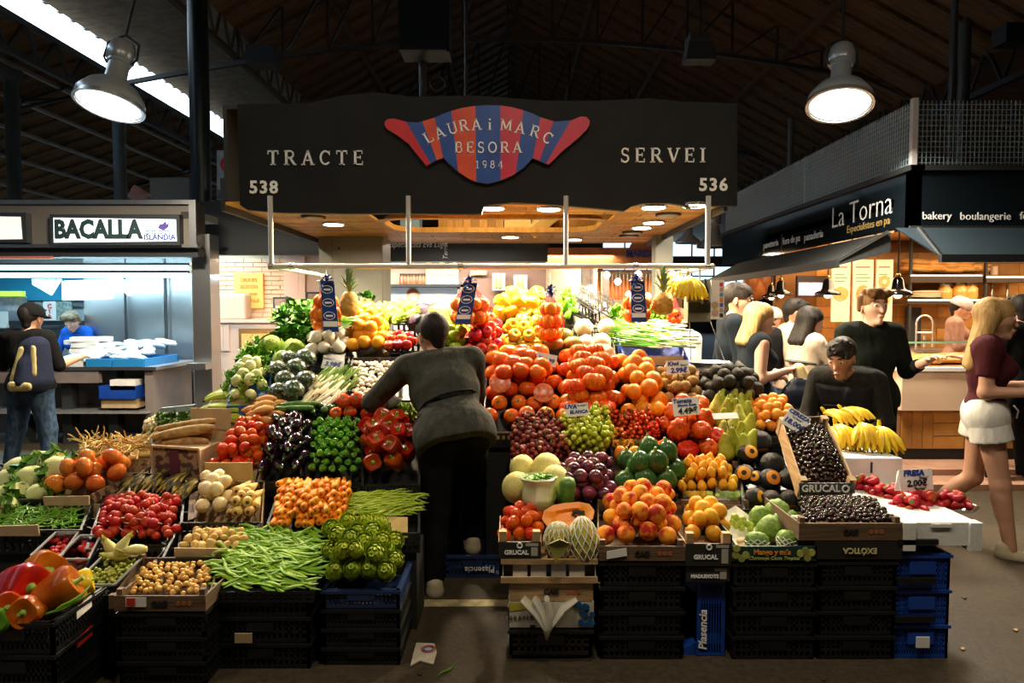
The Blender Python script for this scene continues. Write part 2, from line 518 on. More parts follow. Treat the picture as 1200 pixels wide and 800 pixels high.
for ty in(8.5,15.5,23.0,31.0):
 mb=MB()
 pts=[(-9.1+18.0*i/18,6.55+1.05*math.sin(math.pi*i/18))for i in range(19)]
 for i in range(18):
  mb.bar((pts[i][0],ty,pts[i][1]),(pts[i+1][0],ty,pts[i+1][1]),.09)
 for i in range(3,18):
  x,z=pts[i]
  zt=slope_z(x)-0.15
  mb.bar((x,ty,z),(x,ty,zt),.05)
  x2=pts[i+1][0]if i<18 else x
  if i<18:mb.bar((x,ty,z),(x2,ty,slope_z(min(x2,8.9))-.15),.045)
 for i in range(8):
  xa,xb=-9.1-i*.9,-9.1-(i+1)*.9
  mb.bar((xa,ty,slope_z(xa-.02)-.2),(xb,ty,slope_z(xb)-.2),.06)
  mb.bar((xa,ty,6.5-i*.2),(xb,ty,6.5-(i+1)*.2),.06)
  mb.bar((xa,ty,6.5-i*.2),(xb,ty,slope_z(xb)-.2),.045)
 mb.build('roof_truss',m_truss,roof,smooth=False)
back=thing('wall_back',None,None,(0,46,0),kind='structure')
m_bwall=mat('dark_wall',(0.05,0.05,0.05),0.8)
MB().box(-30,30,46,46.2,0,2.5).build('wall_base',m_bwall,back,smooth=False)
MB().box(-30,6,46,46.2,2.5,12).build('wall_panel',m_bwall,back,smooth=False)
m_frost=mat('frosted_pane',(0.8,0.9,1.0),0.3,emit=(0.55,0.8,1.0),estr=1.6)
for i in range(9):
 for j in range(4):
  MB().box(6.1+i*1.5,7.5+i*1.5,46,46.05,2.6+j*1.25,3.75+j*1.25).build('pane',m_frost,back,smooth=False)
mb=MB()
for i in range(10):mb.box(6.0+i*1.5,6.1+i*1.5,45.95,46.1,2.5,7.6)
for j in range(5):mb.box(6,19.6,45.95,46.1,2.5+j*1.25,2.6+j*1.25)
mb.build('window_frame',m_iron,back,smooth=False)
for sx,nm in((-26,'wall_left'),(19,'wall_right')):
 o=MB().box(sx,sx+.2,-8,46,0,7).build(nm,m_bwall,smooth=False);o['kind']='structure'
o=MB().box(-26,19,-8.2,-8,0,11).build('wall_front',m_bwall,smooth=False);o['kind']='structure'  # unseen wall added behind the camera to keep sky light off the sign
def column(label,px,Y,r,ztop,zbot=0.0,m=m_iron,cap=True):
 x=at(px,362,Y).x
 t=thing('iron_column',label,'column',(x,Y,zbot))
 MB().tube([(x,Y,zbot+.0),(x,Y,ztop)],r,12).build('shaft',m,t)
 if cap:
  MB().lathe([(r*1.5,0),(r*1.5,.1),(r*1.05,.25)],12,c=(x,Y,zbot)).build('base',m,t)
  MB().lathe([(r*1.05,0),(r*1.6,.15),(r*1.7,.22)],12,c=(x,Y,ztop-.22)).build('capital',m,t)
 return t
m_col=mat('column_paint',(0.012,0.028,0.042),0.35)
column('thick dark iron column rising behind the left end of the big sign',239,8.6,0.12,8.0,m=m_col)
column('slim iron pole nearer the lamp above the wire fence on the right',1108,12.0,0.06,8,m=mat('grey_pole',(0.10,0.115,0.12),.5),cap=False)
column('thicker iron pole just right of the slim one above the wire fence',1121,12.5,0.10,8,m=MATS['grey_pole'],cap=False)
column('pale metal pole left of the right hand hall lamp, behind the sign',923,16,0.07,6,m=MATS['grey_pole'],cap=False)
column('bright metal pole standing behind the sign above the striped emblem',547,9.5,0.025,8,3.3,m=MATS['grey_pole'],cap=False)
column('short pole under the dark hanging box behind the sign',497,9.0,0.05,5.2,3.2,m=MATS['grey_pole'],cap=False)
column('blue grey iron column far behind the fish stall roof at left',22,14,0.13,6.4,m=mat('blue_pole',(.10,.14,.17),.5))
column('blue grey iron column far behind the fish stall sign',145,13,0.11,6.4,m=MATS['blue_pole'])
# MAIN STALL SIGN
YS=5.2
m_sign=mat('sign_board_paint',(0.0055,0.0065,0.008),0.6,spec=.2,col2=(0.009,0.010,0.012),scale=3,bump=0.08,bscale=12)
sign=thing('stall_sign','huge black fascia board of the fruit stall with white lettering and striped emblem','sign',(at(571,247,YS).x,YS,at(571,250,YS).z))
top=[(864,121),(800,119),(760,115),(700,118),(640,118),(560,112),(480,113),(440,108),(400,112),(360,121),(278,122)]
bot=[(281,240),(290,246),(330,249),(400,250),(480,250),(564,251),(567,241),(600,237),(640,239),(690,243),(732,247),(741,241),(755,238),(785,238),(800,240),(811,245),(822,241),(864,241)]
MB().prism([at(x,y,YS)for x,y in top+bot],(0,0.06,0)).build('board',m_sign,sign,smooth=False)
m_tr=mat('steel_letters',(0.80,0.86,0.93),0.4)
def px_serif(s,x0,x1,ybase,ycap,m,name='lettering'):
 A,B,C=at(x0,ybase,YS-.012),at(x1,ybase,YS-.012),at(x0,ycap,YS-.012)
 h=C.z-A.z
 wtot=serif(None,s,0,0,1,0,count_only=True)
 gap=((B.x-A.x)/h-wtot)/max(1,len(s)-1)
 ws=1.0
 if gap<0.02:
  ws=((B.x-A.x)/h-.03*len(s))/wtot;gap=.03
 x=A.x
 for ch in s:
  mb=MB();serif(mb,ch,x,A.z,h,YS-.012,0.012,0,gap,ws)
  mb.build('letter',m,sign,smooth=False)
  x+=(GLY[ch][0]*ws+gap)*h
px_serif('TRACTE',313,426,193,176,m_tr)
px_serif('SERVEI',727,827,190,173,m_letter)
txt('538',at(309,220,YS-.008),0.132,m_letter,sign,ext=.004,bold=.0035,space=1.15)
txt('536',at(836,217,YS-.008),0.132,m_letter,sign,ext=.004,bold=.0035,space=1.15)
out=[(48,165),(52,148),(68,135),(100,133),(165,150),(230,155),(320,128),(365,108),(410,92),(470,75),(540,65),(610,60),(675,62),(740,72),(800,88),(850,105),(890,125),(970,150),(1060,142),(1110,122),(1140,124),(1158,142),(1158,165),(1145,190),(1100,235),(1010,310),(960,360),(935,382),(885,360),(850,347),(800,400),(740,440),(680,465),(610,485),(545,475),(500,455),(440,415),(390,370),(368,345),(330,358),(275,388),(235,340),(180,270),(120,225),(62,190)]
cuts=[(165,150,298,378),(255,152,332,358),(320,128,366,345),(410,92,447,420),(540,65,545,475),(675,62,677,465),(800,88,760,430),(892,127,852,347),(962,150,888,360),(1055,143,922,378)]
def clip(poly,ln,keep):
 x0,y0,x1,y1=ln
 f=lambda p:((x1-x0)*(p[1]-y0)-(y1-y0)*(p[0]-x0))*keep
 r=[]
 for i,p in enumerate(poly):
  q=poly[(i+1)%len(poly)]
  a,b=f(p),f(q)
  if a>=0:r.append(p)
  if(a>0>b)or(a<0<b):
   t=a/(a-b)
   r.append((p[0]+(q[0]-p[0])*t,p[1]+(q[1]-p[1])*t))
 return r
m_sr=[mat('emblem_red',(0.62,0.012,0.03),0.45,col2=(0.52,0.01,0.03),scale=7),mat('emblem_vermilion',(0.70,0.085,0.035),0.45,col2=(0.60,0.05,0.03),scale=7),mat('emblem_crimson',(0.52,0.02,0.07),0.45,col2=(0.60,0.03,0.08),scale=7)]
m_sb=mat('emblem_blue',(0.008,0.055,0.30),0.45,col2=(0.01,0.08,0.40),scale=7)
emb=MB().prism([at(440+x*260/1200.,110+y*120/554.,YS-.035)for x,y in reversed(out)],(0,0.035,0)).build('emblem',m_iron,sign,smooth=False)
for i in range(11):
 poly=list(out)
 if i>0:poly=clip(poly,cuts[i-1],-1)
 if i<10:poly=clip(poly,cuts[i],1)
 if len(poly)<3:continue
 m=m_sb if i%2 else(m_sr[0]if i in(0,)else m_sr[1]if i in(2,4)else m_sr[2])
 MB().prism([at(440+x*260/1200.,110+y*120/554.,YS-.04)for x,y in reversed(poly)],(0,0.006,0)).build('stripe',m,emb,smooth=False)
Ye=YS-.046
def emb_pt(x,y):return at(440+x*260/1200.,110+y*120/554.,Ye)
A,B=emb_pt(428,318),emb_pt(792,318)
h=emb_pt(428,258).z-A.z
wt=serif(None,'BESORA',0,0,1,0,count_only=True)
def emb_word(wd,A,h,g):
 x=A.x
 for ch in wd:
  mb=MB();serif(mb,ch,x,A.z,h,Ye,.004,0,g);mb.build('letter',m_letter,emb,smooth=False)
  x+=(GLY[ch][0]+g)*h
emb_word('BESORA',A,h,((B.x-A.x)/h-wt)/5)
A,B=emb_pt(540,402),emb_pt(690,402)
h=emb_pt(540,360).z-A.z
wt=serif(None,'1984',0,0,1,0,count_only=True)
emb_word('1984',A,h,((B.x-A.x)/h-wt)/3)
for ch,x,y,an in(('L',283,272,31),('A',335,248,24),('U',400,222,17),('R',458,206,10),('A',522,198,5),('i',606,196,0),('M',672,196,-4),('A',752,208,-10),('R',830,225,-18),('C',895,252,-29)):
 q=emb_pt(x,y)
 mb=MB();serif(mb,ch,q.x,q.z,0.086,Ye,.004,R(an),0,1.0);mb.build('letter',m_letter,emb,smooth=False)
# WOODEN CANOPY
ZC=2.40
m_plank=mat('honey_plank',(0.66,0.33,0.055),0.5,col2=(0.52,0.24,0.035),scale=5,stretch=(6,1,1),objvar=0.32,bump=0.08)
can=thing('wooden_canopy','honey coloured plank canopy under the roof of the fruit stall','canopy',(-.25,6.7,ZC))
CX0,CX1,CY0,CY1=-2.2,1.62,5.27,8.25
hx0,hx1,hy0,hy1=-1.22,0.88,5.95,7.05
row=0
y=CY0
pl_me={}
while y<CY1-.01:
 x=CX0-(row%2)*.33
 while x<CX1:
  a,b=max(x,CX0),min(x+.66,CX1)
  segs=[(a,b)]
  if y+.14>hy0 and y<hy1:
   segs=[(a,min(b,hx0)),(max(a,hx1),b)]
  for p,q in segs:
   if q-p>.03:
    MB().box(p+.005,q-.005,y+.005,y+.135,ZC,ZC+.022).build('plank',m_plank,can,smooth=False)
  x+=.66
 y+=.14;row+=1
def rrect(x0,x1,y0,y1,r,n=6):
 p=[]
 for cx,cy,a in((x1-r,y1-r,0),(x0+r,y1-r,90),(x0+r,y0+r,180),(x1-r,y0+r,270)):
  p+=[(cx+r*math.cos(R(a+90*i/n)),cy+r*math.sin(R(a+90*i/n)))for i in range(n+1)]
 return p
ri,ro=rrect(hx0+.06,hx1-.06,hy0+.06,hy1-.06,.28),rrect(hx0-.04,hx1+.04,hy0-.04,hy1+.04,.34)
mb=MB();n=len(ri)
mb.add([(x,y,ZC-.02)for x,y in ri]+[(x,y,ZC-.02)for x,y in ro]+[(x,y,ZC+.03)for x,y in ri],[(i,i+n,(i+1)%n+n,(i+1)%n)for i in range(n)]+[(i,(i+1)%n,(i+1)%n+2*n,i+2*n)for i in range(n)])
mb.build('opening_rim',m_plank,can)
mb=MB().box(CX0,CX1,CY1-.03,CY1,ZC-.004,ZC+.2).box(CX0-.03,CX0,CY0,CY1,ZC-.05,ZC+.2).box(CX1,CX1+.03,CY0,CY1,ZC-.05,ZC+.2)
mb.build('edge_trim',m_iron,can,smooth=False)
area_light('loft_fill_light',(-.2,6.3,ZC+.68),.9,26,WARM,size_y=.2)  # added light without a fixture, brightens the loft above the opening
dk=MB().box(CX0,CX1,CY0,CY1,ZC+.72,ZC+.75).box(CX0,CX0+.03,CY0,CY1,ZC+.03,ZC+.72).box(CX1-.03,CX1,CY0,CY1,ZC+.03,ZC+.72).box(CX0+.03,CX1-.03,CY1-.03,CY1,ZC+.03,ZC+.72)
dk.build('loft_shell',m_iron,can,smooth=False)
lb=thing('wooden_crate','orange plank box standing in the loft above the canopy opening','crate',at(548,262,7.3))
for i in range(8):
 a=at(514+i*9.6,262,7.3).x
 MB().box(a,a+.083,7.28,7.3,ZC+.03,ZC+.42).build('board',m_plank,lb,smooth=False)
MB().box(at(514,262,7.3).x,at(590,262,7.3).x,7.3,7.6,ZC+.03,ZC+.40).build('body',m_plank,lb,smooth=False)
m_yel=mat('yellow_card',(0.80,0.55,0.16),.7)
o=MB().box(at(591,262,7.2).x,at(622,262,7.2).x,7.2,7.45,ZC+.03,ZC+.36).build('carton',m_yel,smooth=False);tag(o,'upright yellow carton in the loft right of the plank box','box')
o=MB().box(-.16,.16,0,.2,0,.12,Matrix.Translation(at(641,268,7.15))@Euler((R(20),R(-38),0)).to_matrix().to_4x4()).build('carton',m_yel,smooth=False);tag(o,'tilted yellow carton leaning in the loft above the opening','box')
lb2=copy_tree(lb);lb2.location.x=at(683,262,7.3).x;lb2['label']='second orange plank box at the right end of the loft opening'
o=MB().box(at(470,262,7.3).x,at(492,262,7.3).x,7.25,7.5,ZC+.03,ZC+.34).build('carton',mat('pale_blue_card',(.35,.55,.7),.6),smooth=False);tag(o,'pale blue carton in the loft at the left of the opening','box')
m_lens=emitter('lamp_lens',(1.0,0.86,0.62),9.0)
m_lensoff=mat('lamp_lens_off',(.25,.2,.13),.3)
def downlight(px,py,on=True,pw=30,label=None):
 c=onz(px,py,ZC-.005)
 t=thing('downlight',label or('lit' if on else 'unlit')+' round recessed downlight in the plank canopy','ceiling light',c,group='lit downlights in the canopy' if on else 'unlit downlights in the canopy')
 MB().lathe([(.092,-.006),(.105,-.012),(.108,.0),(.108,.01)],20,c=c).build('housing_ring',m_chrome if on else m_iron,t)
 MB().lathe([(.088,-.016),(.088,-.008)],20,c=c).build('lens',m_lens if on else m_lensoff,t)
 if on:
  area_light('downlight_light',(c.x,c.y,c.z-.03),0.16,pw,WARM,disk=True,spread=170)
for px,py in((577,243),(643,244),(766,242),(814,240),(391,262),(752,266),(766,260),(598,277),(672,280)):
 downlight(px,py,True,58 if py<250 else 36)
for px,py in((367,254),(783,251),(741,272),(737,276)):
 downlight(px,py,False)
for X in(-1.7,-1.0,):  # extra downlights added out of sight behind the sign to brighten the produce
 c=Vector((X,5.42,ZC-.005))
 t=thing('downlight','lit round recessed downlight in the plank canopy','ceiling light',c,group='lit downlights in the canopy')
 MB().lathe([(.092,-.006),(.105,-.012),(.108,.0),(.108,.01)],20,c=c).build('housing_ring',m_chrome,t)
 MB().lathe([(.088,-.016),(.088,-.008)],20,c=c).build('lens',m_lens,t)
 area_light('downlight_light',(c.x,c.y,c.z-.03),0.16,50,WARM,disk=True,spread=170)
m_olive=mat('olive_grey_paint',(0.20,0.205,0.17),0.5,col2=(0.17,0.175,0.15),scale=2)
cb=thing('steel_cabinet','tall grey steel cabinet behind the pineapple at left','cabinet',(at(411,362,7.6).x,7.7,0))
mb=MB();pbox(mb,375,266,448,400,7.6,.5);mb.box(at(375,362,7.6).x,at(448,362,7.6).x,7.6,8.1,0,1.4);mb.build('body',m_olive,cb,smooth=False)
mb=MB();pbox(mb,376,268,389,398,7.58,.02);mb.build('side_door',m_olive,cb,smooth=False)
mb=MB();pbox(mb,391,268,447,398,7.58,.02);mb.build('door',m_olive,cb,smooth=False)
MB().ball(at(397,291,7.57),.012).build('lock',m_iron,cb)
cr=thing('square_pillar','square olive pillar behind the hanging pineapple at right','pillar',(at(777,362,7.4).x,7.5,0))
x0,x1=at(768,362,7.4).x,at(788,362,7.4).x
MB().box(x0,x1,7.4,7.62,0,2.42).build('shaft',m_olive,cr,smooth=False)
YR=5.0
rail=thing('hanging_rail','chrome pipe rail hung under the sign for fruit','rail',at(574,312,YR))
m_railp=mat('satin_pipe',(.58,.60,.61),.35,metal=.3)
def ptube(pts,r,nm='rod',n=10):MB().tube(pts,r,n).build(nm,m_railp,rail)
z_r=at(574,312,YR).z
xl,xr=at(318,314,YR).x,at(836,309,YR).x
for px in(318,479,663,829):
 x=at(px,312,YR).x
 ptube([(x,YR,z_r),(x,YR,2.42)],.018,'post')
ptube([(xl,YR,z_r),(xr,YR,z_r)],.019,'rail_pipe',12)
ptube([(xl,YR,z_r),(xl+.1,6.2,z_r-.02)],.017,'return_arm')
ptube([(xr,YR,z_r),(xr-.02,6.3,z_r)],.017,'return_arm')
for px in(318,342,540,745,829):
 x=at(px,312,YR).x
 MB().tube([(x-.02,YR,z_r),(x+.02,YR,z_r)],.024,10).build('collar',m_chrome,rail)
# FISH STALL (left)
YF=7.6
m_alu=mat('champagne_aluminium',(0.30,0.27,0.24),0.35,metal=0.6,bump=0.05)
m_dgrey=mat('dark_grey_panel',(0.022,0.028,0.034),0.5)
m_cool=emitter('cool_tube',(0.55,0.88,1.0),9.0)
m_lit=emitter('lit_sign_face',(0.84,0.93,1.0),1.15)
fs=thing('shop_fascia','metal fascia of the fish stall with a lit white sign','fascia',at(113,290,YF))
mb=MB();pbox(mb,-60,238,228,288,YF,.25);mb.build('panel',m_alu,fs,smooth=False)
mb=MB();pbox(mb,-60,234,229,239,YF-.04,.1);pbox(mb,222,239,229,290,YF-.04,.05);pbox(mb,-60,286,231,290,YF-.05,.1);mb.build('frame',m_steel,fs,smooth=False)
mb=MB();pbox(mb,-60,290,232,301,YF+.02,.2);mb.build('valance',m_dgrey,fs,smooth=False)
mb=MB();pbox(mb,-60,300,60,303,YF-.02,.05);mb.build('red_strip',mat('copper_red',(.5,.16,.1),.4),fs,smooth=False)
sg=MB();pbox(sg,59,251,210,287,YF-.09,.1);sgo=sg.build('sign_box',m_dgrey,fs,smooth=False)
mb=MB();mb.slab(at(63,284,YF-.095),at(207,282.5,YF-.095),at(206,257,YF-.095),at(62.5,255,YF-.095),.004);mb.build('sign_face',m_lit,sgo,smooth=False)
txt('BACALLA',at(114.5,269.5,YF-.101),0.27,mat('sign_ink',(.02,.045,.05),.5),sgo,ext=.002,bold=.014,sx=.83)
txt('ISLANDIA',at(187,278,YF-.101),0.085,m_ink,sgo,ext=.002,bold=.002,sx=.95)
mb=MB()
for k,yy in enumerate((270.2,273.2)):
 ribbon(mb,[(170+i*2,yy+.7*math.sin(i*1.6))for i in range(17)],0.9,lambda x,y:at(x,y,YF-.101),.003)
mb.build('waves',m_ink,sgo,smooth=False)
MB().prism([at(x,y,YF-.101)for x,y in((185,267),(189,269),(193,269),(197,266),(198,261),(195,263),(194,259),(191,262),(187,263))][::-1],(0,.003,0)).build('fish_emblem',mat('purple_ink',(.10,.06,.35),.5),sgo,smooth=False)
lp=MB();pbox(lp,-30,249,30,284,YF-.09,.1);lpo=lp.build('light_box',m_dgrey,fs,smooth=False)
mb=MB();mb.slab(at(-28,281,YF-.095),at(26,280,YF-.095),at(24,254,YF-.095),at(-28,253,YF-.095),.004);mb.build('light_face',emitter('dim_lit_face',(.85,.82,.80),.62),lpo,smooth=False)
MB().slab(at(212,256,YF-.005),at(223,256,YF-.005),at(223,248,YF-.005),at(212,248,YF-.005),.004).build('number_plate',m_iron,fs,smooth=False)
fw=thing('wall_left_stall',None,None,at(100,500,9.6),kind='structure');fw.name='wall_fish_stall'
m_cwall=mat('cool_white_panel',(0.62,0.70,0.74),0.4)
MB().box(-9.5,-4.28,10.4,10.5,0,3.0).build('panel',m_cwall,fw,smooth=False)
MB().box(-9.5,-3.55,7.9,10.5,2.62,2.7).build('soffit',m_cwall,fw,smooth=False)
pl=thing('steel_post','brushed steel corner post at the right end of the fish stall','post',(at(235,362,7.8).x,7.9,0))
MB().box(at(226,362,7.8).x,at(247,362,7.8).x,7.8,8.05,0,2.45).build('post',m_steel,pl,smooth=False)
MB().box(at(221,362,7.7).x,at(243,362,7.7).x,7.62,7.8,.92,.99).build('bracket',m_steel,pl,smooth=False)
fd=thing('steel_cold_room','tall brushed steel cold room doors at the back of the fish stall','cold room',(at(190,362,9.3).x,9.4,0))
for a,b in((98,148),(148,193),(195,226)):
 MB().box(at(a,362,9.2).x+.01,at(b,362,9.2).x-.01,9.2,9.26,.12,2.5).build('door',m_steel,fd,smooth=False)
MB().box(at(97,362,9.2).x,at(227,362,9.2).x,9.27,9.6,0,2.55).build('body',m_steel,fd,smooth=False)
for px in(148,196):
 x=at(px,362,9.17).x
 MB().tube([(x,9.15,.9),(x,9.15,2.1)],.014,8).build('handle',m_iron,fd)
 MB().ball((x+.03,9.14,.92),.05).build('latch',m_iron,fd)
for k,(py,px0,px1)in enumerate(((313,-40,222),(322,-40,222))):
 A,B=at(px0,py,8.1),at(px1,py,8.1)
 t=thing('strip_lamp',('upper' if k==0 else 'lower')+' cool white strip lamp across the fish stall','strip lamp',((A.x+B.x)/2,8.1,A.z))
 MB().box(A.x,B.x,8.1,8.2,A.z+.02,A.z+.05).build('housing',m_steel,t,smooth=False)
 MB().tube([(A.x+.03,8.12,A.z),(B.x-.03,8.12,A.z)],.028,8).build('tube',m_cool,t)
area_light('strip_lamp_light',(-5.3,8.2,2.0),4.0,90,(0.55,0.86,1.0),size_y=.2)
area_light('strip_lamp_light',(-5.3,9.0,2.5),3.6,66,(0.55,0.86,1.0),size_y=.3)
m_film=mat('milky_film',(0.85,0.92,0.95),0.25)
for k,q in enumerate((((37,327),(72,327),(60,346),(38,333)),((72,329),(133,327),(132,350),(73,352)),((132,327),(166,327),(152,347),(146,343)))):
 o=MB().prism([at(x,y,8.35+.05*k)for x,y in q][::-1],(0,.02,0)).build('plastic_piece',m_film,smooth=False)
 tag(o,('folded milky plastic bag hung at the left under the lamps','wide milky plastic sheet hung above the fish seller','pointed milky plastic bag hung before the cold room')[k],'plastic sheet')
m_cyan=mat('cyan_panel',(0.03,0.35,0.62),.4)
o=MB().box(at(0,362,10.2).x-.4,at(100,362,10.2).x,10.2,10.3,at(0,352,10.2).z,at(0,326,10.2).z).build('blue_board',m_cyan,smooth=False);tag(o,'bright blue board on the back wall of the fish stall','board')
sh=thing('wall_shelf','dark shelf holding prints behind the fish seller','shelf',at(60,378,10.0))
mb=MB();pbox(mb,-30,376,100,381,10.0,.25);pbox(mb,-30,386,75,395,10.05,.25);mb.build('board',m_dgrey,sh,smooth=False)
for(a,b,c,d,m,lb)in((38,354,50,375,mat('print_grey',(.3,.35,.36),.6,col2=(.1,.12,.12),scale=30),'grey photo print left of the white card on the shelf'),(51,353,65,375,m_white,'white card with red characters on the shelf'),(66,353,84,375,mat('print_dark',(.12,.2,.2),.6,col2=(.4,.45,.4),scale=25),'dark photo print right of the white card'),(0,365,8,384,m_white,'white notice at the left picture edge behind the man in the cap'),(0,347,30,364,mat('print_pink',(.6,.45,.42),.6,col2=(.2,.35,.5),scale=14),'pale printed box above the notice at left')):
 o=MB();pbox(o,a,b,c,d,9.95,.03);o=o.build('printed_card',m,smooth=False);tag(o,lb,'card')
 if m is m_white and a==51:
  mk=mat('red_ink',(.6,.03,.03),.5)
  for i,yy in enumerate((359,365,371)):
   txt('CIA'[i],at(58,yy,9.94),.09,mk,o,ext=.002,bold=.003,spin=.15)
mb=MB();pbox(mb,0,341,27,347,9.8,.05);o=mb.build('display_strip',emitter('green_display',(.45,.75,.08),.8),smooth=False);tag(o,'green lit scale display at the left of the fish stall','display')
ct=thing('fish_counter','steel fish counter with open shelves and dark legs','counter',(at(85,500,8.0).x,8.4,0))
A,B=at(-60,432,8.0),at(188,432,8.0)
MB().box(A.x,B.x,7.9,9.0,.89,.93).build('worktop',m_steel,ct,smooth=False)
m_marb=mat('grey_panel',(0.24,0.20,0.19),.45,col2=(.17,.14,.135),scale=3)
MB().box(A.x,B.x-.1,8.5,8.56,.05,.88).build('back_panel',m_marb,ct,smooth=False)
MB().box(B.x-.16,B.x-.06,7.95,8.9,0,.89).build('end_panel',m_marb,ct,smooth=False)
MB().box(A.x,at(101,0,7.9).x,7.92,8.0,.74,.885).build('apron',m_marb,ct,smooth=False)
MB().box(A.x,at(162,0,7.9).x,7.85,8.5,.39,.41).build('lower_shelf',m_chrome,ct,smooth=False)
for px in(26,79,133):
 x=at(px,400,8.1).x
 MB().box(x-.055,x+.055,8.05,8.2,0,.89).build('leg',m_iron,ct,smooth=False)
for(a,b,c,d,m,lb)in((117,457,160,478,m_card,'brown carton at the bottom on the fish counter shelf'),(116,452,159,467,m_blue,'dark blue tub on the brown carton'),(129,445,158,457,m_eps,'small white carton in the dark blue tub')):
 Yq=7.95 if m is m_card else 7.9
 bt=MB();pbox(bt,a+(2 if m is m_card else 0),b,c,d,Yq,.3);o=bt.build('carton' if m is not m_blue else 'tub',m,smooth=False);tag(o,lb,'box')
m_tray=mat('tray_blue',(0.02,0.22,0.55),.35)
for(a,b,lb)in((101,133,'blue tray nearest the middle of the fish counter'),(133,170,'blue tray at the right end of the fish counter')):
 A,B=at(a,432,7.95),at(b,432,7.95)
 t=thing('fish_tray',lb,'tray',((A.x+B.x)/2,8.3,.93))
 MB().box(A.x+.01,B.x-.01,7.95,8.75,.93,.95).build('base',m_tray,t,smooth=False)
 mb=MB();mb.box(A.x+.01,B.x-.01,7.93,7.96,.93,1.02).box(A.x,A.x+.02,7.95,8.75,.93,1.02).box(B.x-.02,B.x,7.95,8.75,.93,1.02).box(A.x,B.x,8.73,8.76,.93,1.02)
 mb.build('wall',m_tray,t,smooth=False)
rr=random.Random(3)
m_fish=mat('white_fish',(0.62,0.66,0.66),.45,col2=(.42,.48,.49),scale=12,objvar=.08)
me_f=MB().ball((0,0,0),(.14,.075,.035),10,5).mesh('fish_fillet',m_fish)
for i in range(46):
 x=at(78+90*rr.random(),400,8.0).x
 o=link('fish_fillet',me_f);yy=8.0+rr.random()*.75
 o.location=(x,yy,.975+(yy-7.95)*.24+rr.random()*.03);o.rotation_euler=(rr.uniform(-.3,.3),rr.uniform(-.3,.3),rr.random()*3)
 tag(o,'white salt cod fillet heaped on the fish counter','fish','cod fillets on the counter')
for i in range(5):
 A=at(109+rr.uniform(-9,9),413-i*3.4,8.35)
 o=MB().box(-.2,.2,-.12,.12,0,.05,Matrix.Translation(A)@Matrix.Rotation(rr.uniform(-.3,.3),4,'Z')).build('paper_stack',m_white,smooth=False)
 tag(o,'folded white wrapping paper piled before the fish seller','paper','wrapping paper pile')
o=MB().box(at(76,430,8).x,at(100,430,8).x,7.95,8.4,.93,.985).build('cutting_board',m_eps,smooth=False);tag(o,'white cutting board left of the blue trays','cutting board')
o=MB();pbox(o,176,208,222,236,8.6,.5);o=o.build('grey_box',mat('grey_case',(.16,.17,.18),.6),smooth=False);tag(o,'grey plastic case on the fish stall roof','case')
o=MB().tube([at(154,233,8.4),at(160,225,8.4),at(170,230,8.4),at(163,234,8.4)],[.05,.09,.08,.04],8).build('bundle',mat('pink_bag',(.45,.25,.25),.6));tag(o,'crumpled pink bag on the roof beside the grey case','bag')
sp=thing('advertising_panel','blue panel with a red round mark behind the iron column','panel',at(267,234,9.2))
MB().slab(at(254,234,9.2),at(281,234,9.2),at(281,176,9.2),at(254,176,9.2),.03).build('panel',mat('sky_print',(.35,.55,.72),.5,col2=(.6,.7,.75),scale=5),sp,smooth=False)
MB().tube([at(270,193,9.19),at(270,193,9.16)],.125,20).build('red_disc',mat('sign_red',(.6,.04,.03),.5),sp)
txt('VIENA',at(270,193,9.15),.07,m_letter,sp,ext=.002)
MB().slab(at(255,233,9.19),at(280,233,9.19),at(280,222,9.19),at(255,222,9.19),.01).build('lower_print',mat('print_mix',(.1,.2,.6),.5,col2=(.7,.2,.1),scale=9),sp,smooth=False)
# WARM STALL BEHIND, left of centre
YB=9.4
ws=thing('wall_brick',None,None,at(290,420,YB),kind='structure')
m_bmort=mat('brick_mortar',(.52,.36,.25),.8)
m_brick=mat('pale_brick',(.62,.40,.26),.8,objvar=.14)
mb=MB();pbox(mb,244,298,336,540,YB,.1);mb.build('wall_face',m_bmort,ws,smooth=False)
bx0,bx1=at(246,362,YB).x,at(336,362,YB).x
z=1.0;r=0
mbk=MB()
while z<2.3:
 x=bx0-(r%2)*.12
 while x<bx1-.02:
  mbk.box(max(x,bx0),min(x+.235,bx1),YB-.015,YB,z,z+.052)
  x+=.245
 z+=.062;r+=1
o=mbk.build('bricks',m_brick,ws,smooth=False);o['kind']='stuff'
m_pink=mat('warm_plaster',(.66,.45,.36),.6)
wp=thing('wall_plaster',None,None,at(355,420,YB),kind='structure')
mb=MB();pbox(mb,336,298,380,540,YB-.05,.1);mb.build('wall_face',m_pink,wp,smooth=False)
for a,b in((336,349),(351,357)):
 mb=MB();pbox(mb,a,300,b,420,YB-.08,.03);mb.build('pilaster',m_pink,wp,smooth=False)
dp=thing('dark_fascia','plain dark grey fascia between the fish sign and the fruit stall','fascia',at(300,296,8.3))
mb=MB();pbox(mb,231,236,376,298,8.3,.2);mb.build('panel',m_dgrey,dp,smooth=False)
mb=MB();pbox(mb,231,294,376,298.5,8.26,.04);mb.build('edge',m_iron,dp,smooth=False)
area_light('stall_area_light',(-3.6,8.7,2.3),1.4,26,(1.0,.74,.5),size_y=.3)
yb=thing('wooden_notice','yellow wooden notice board with burnt lettering on bricks','notice',at(292,362,YB))
mb=MB();pbox(mb,275,320,308,361,YB-.05,.03);mb.build('board',mat('yellow_wood',(.72,.42,.10),.6),yb,smooth=False)
for i,s_ in enumerate(('DELICIES','SELECCIO','benvenuti','BIENVENUE')):
 txt(s_,at(291.5,328+i*8,YB-.055),.07,mat('burnt',(.35,.17,.03),.7),yb,ext=.002,sx=.8)
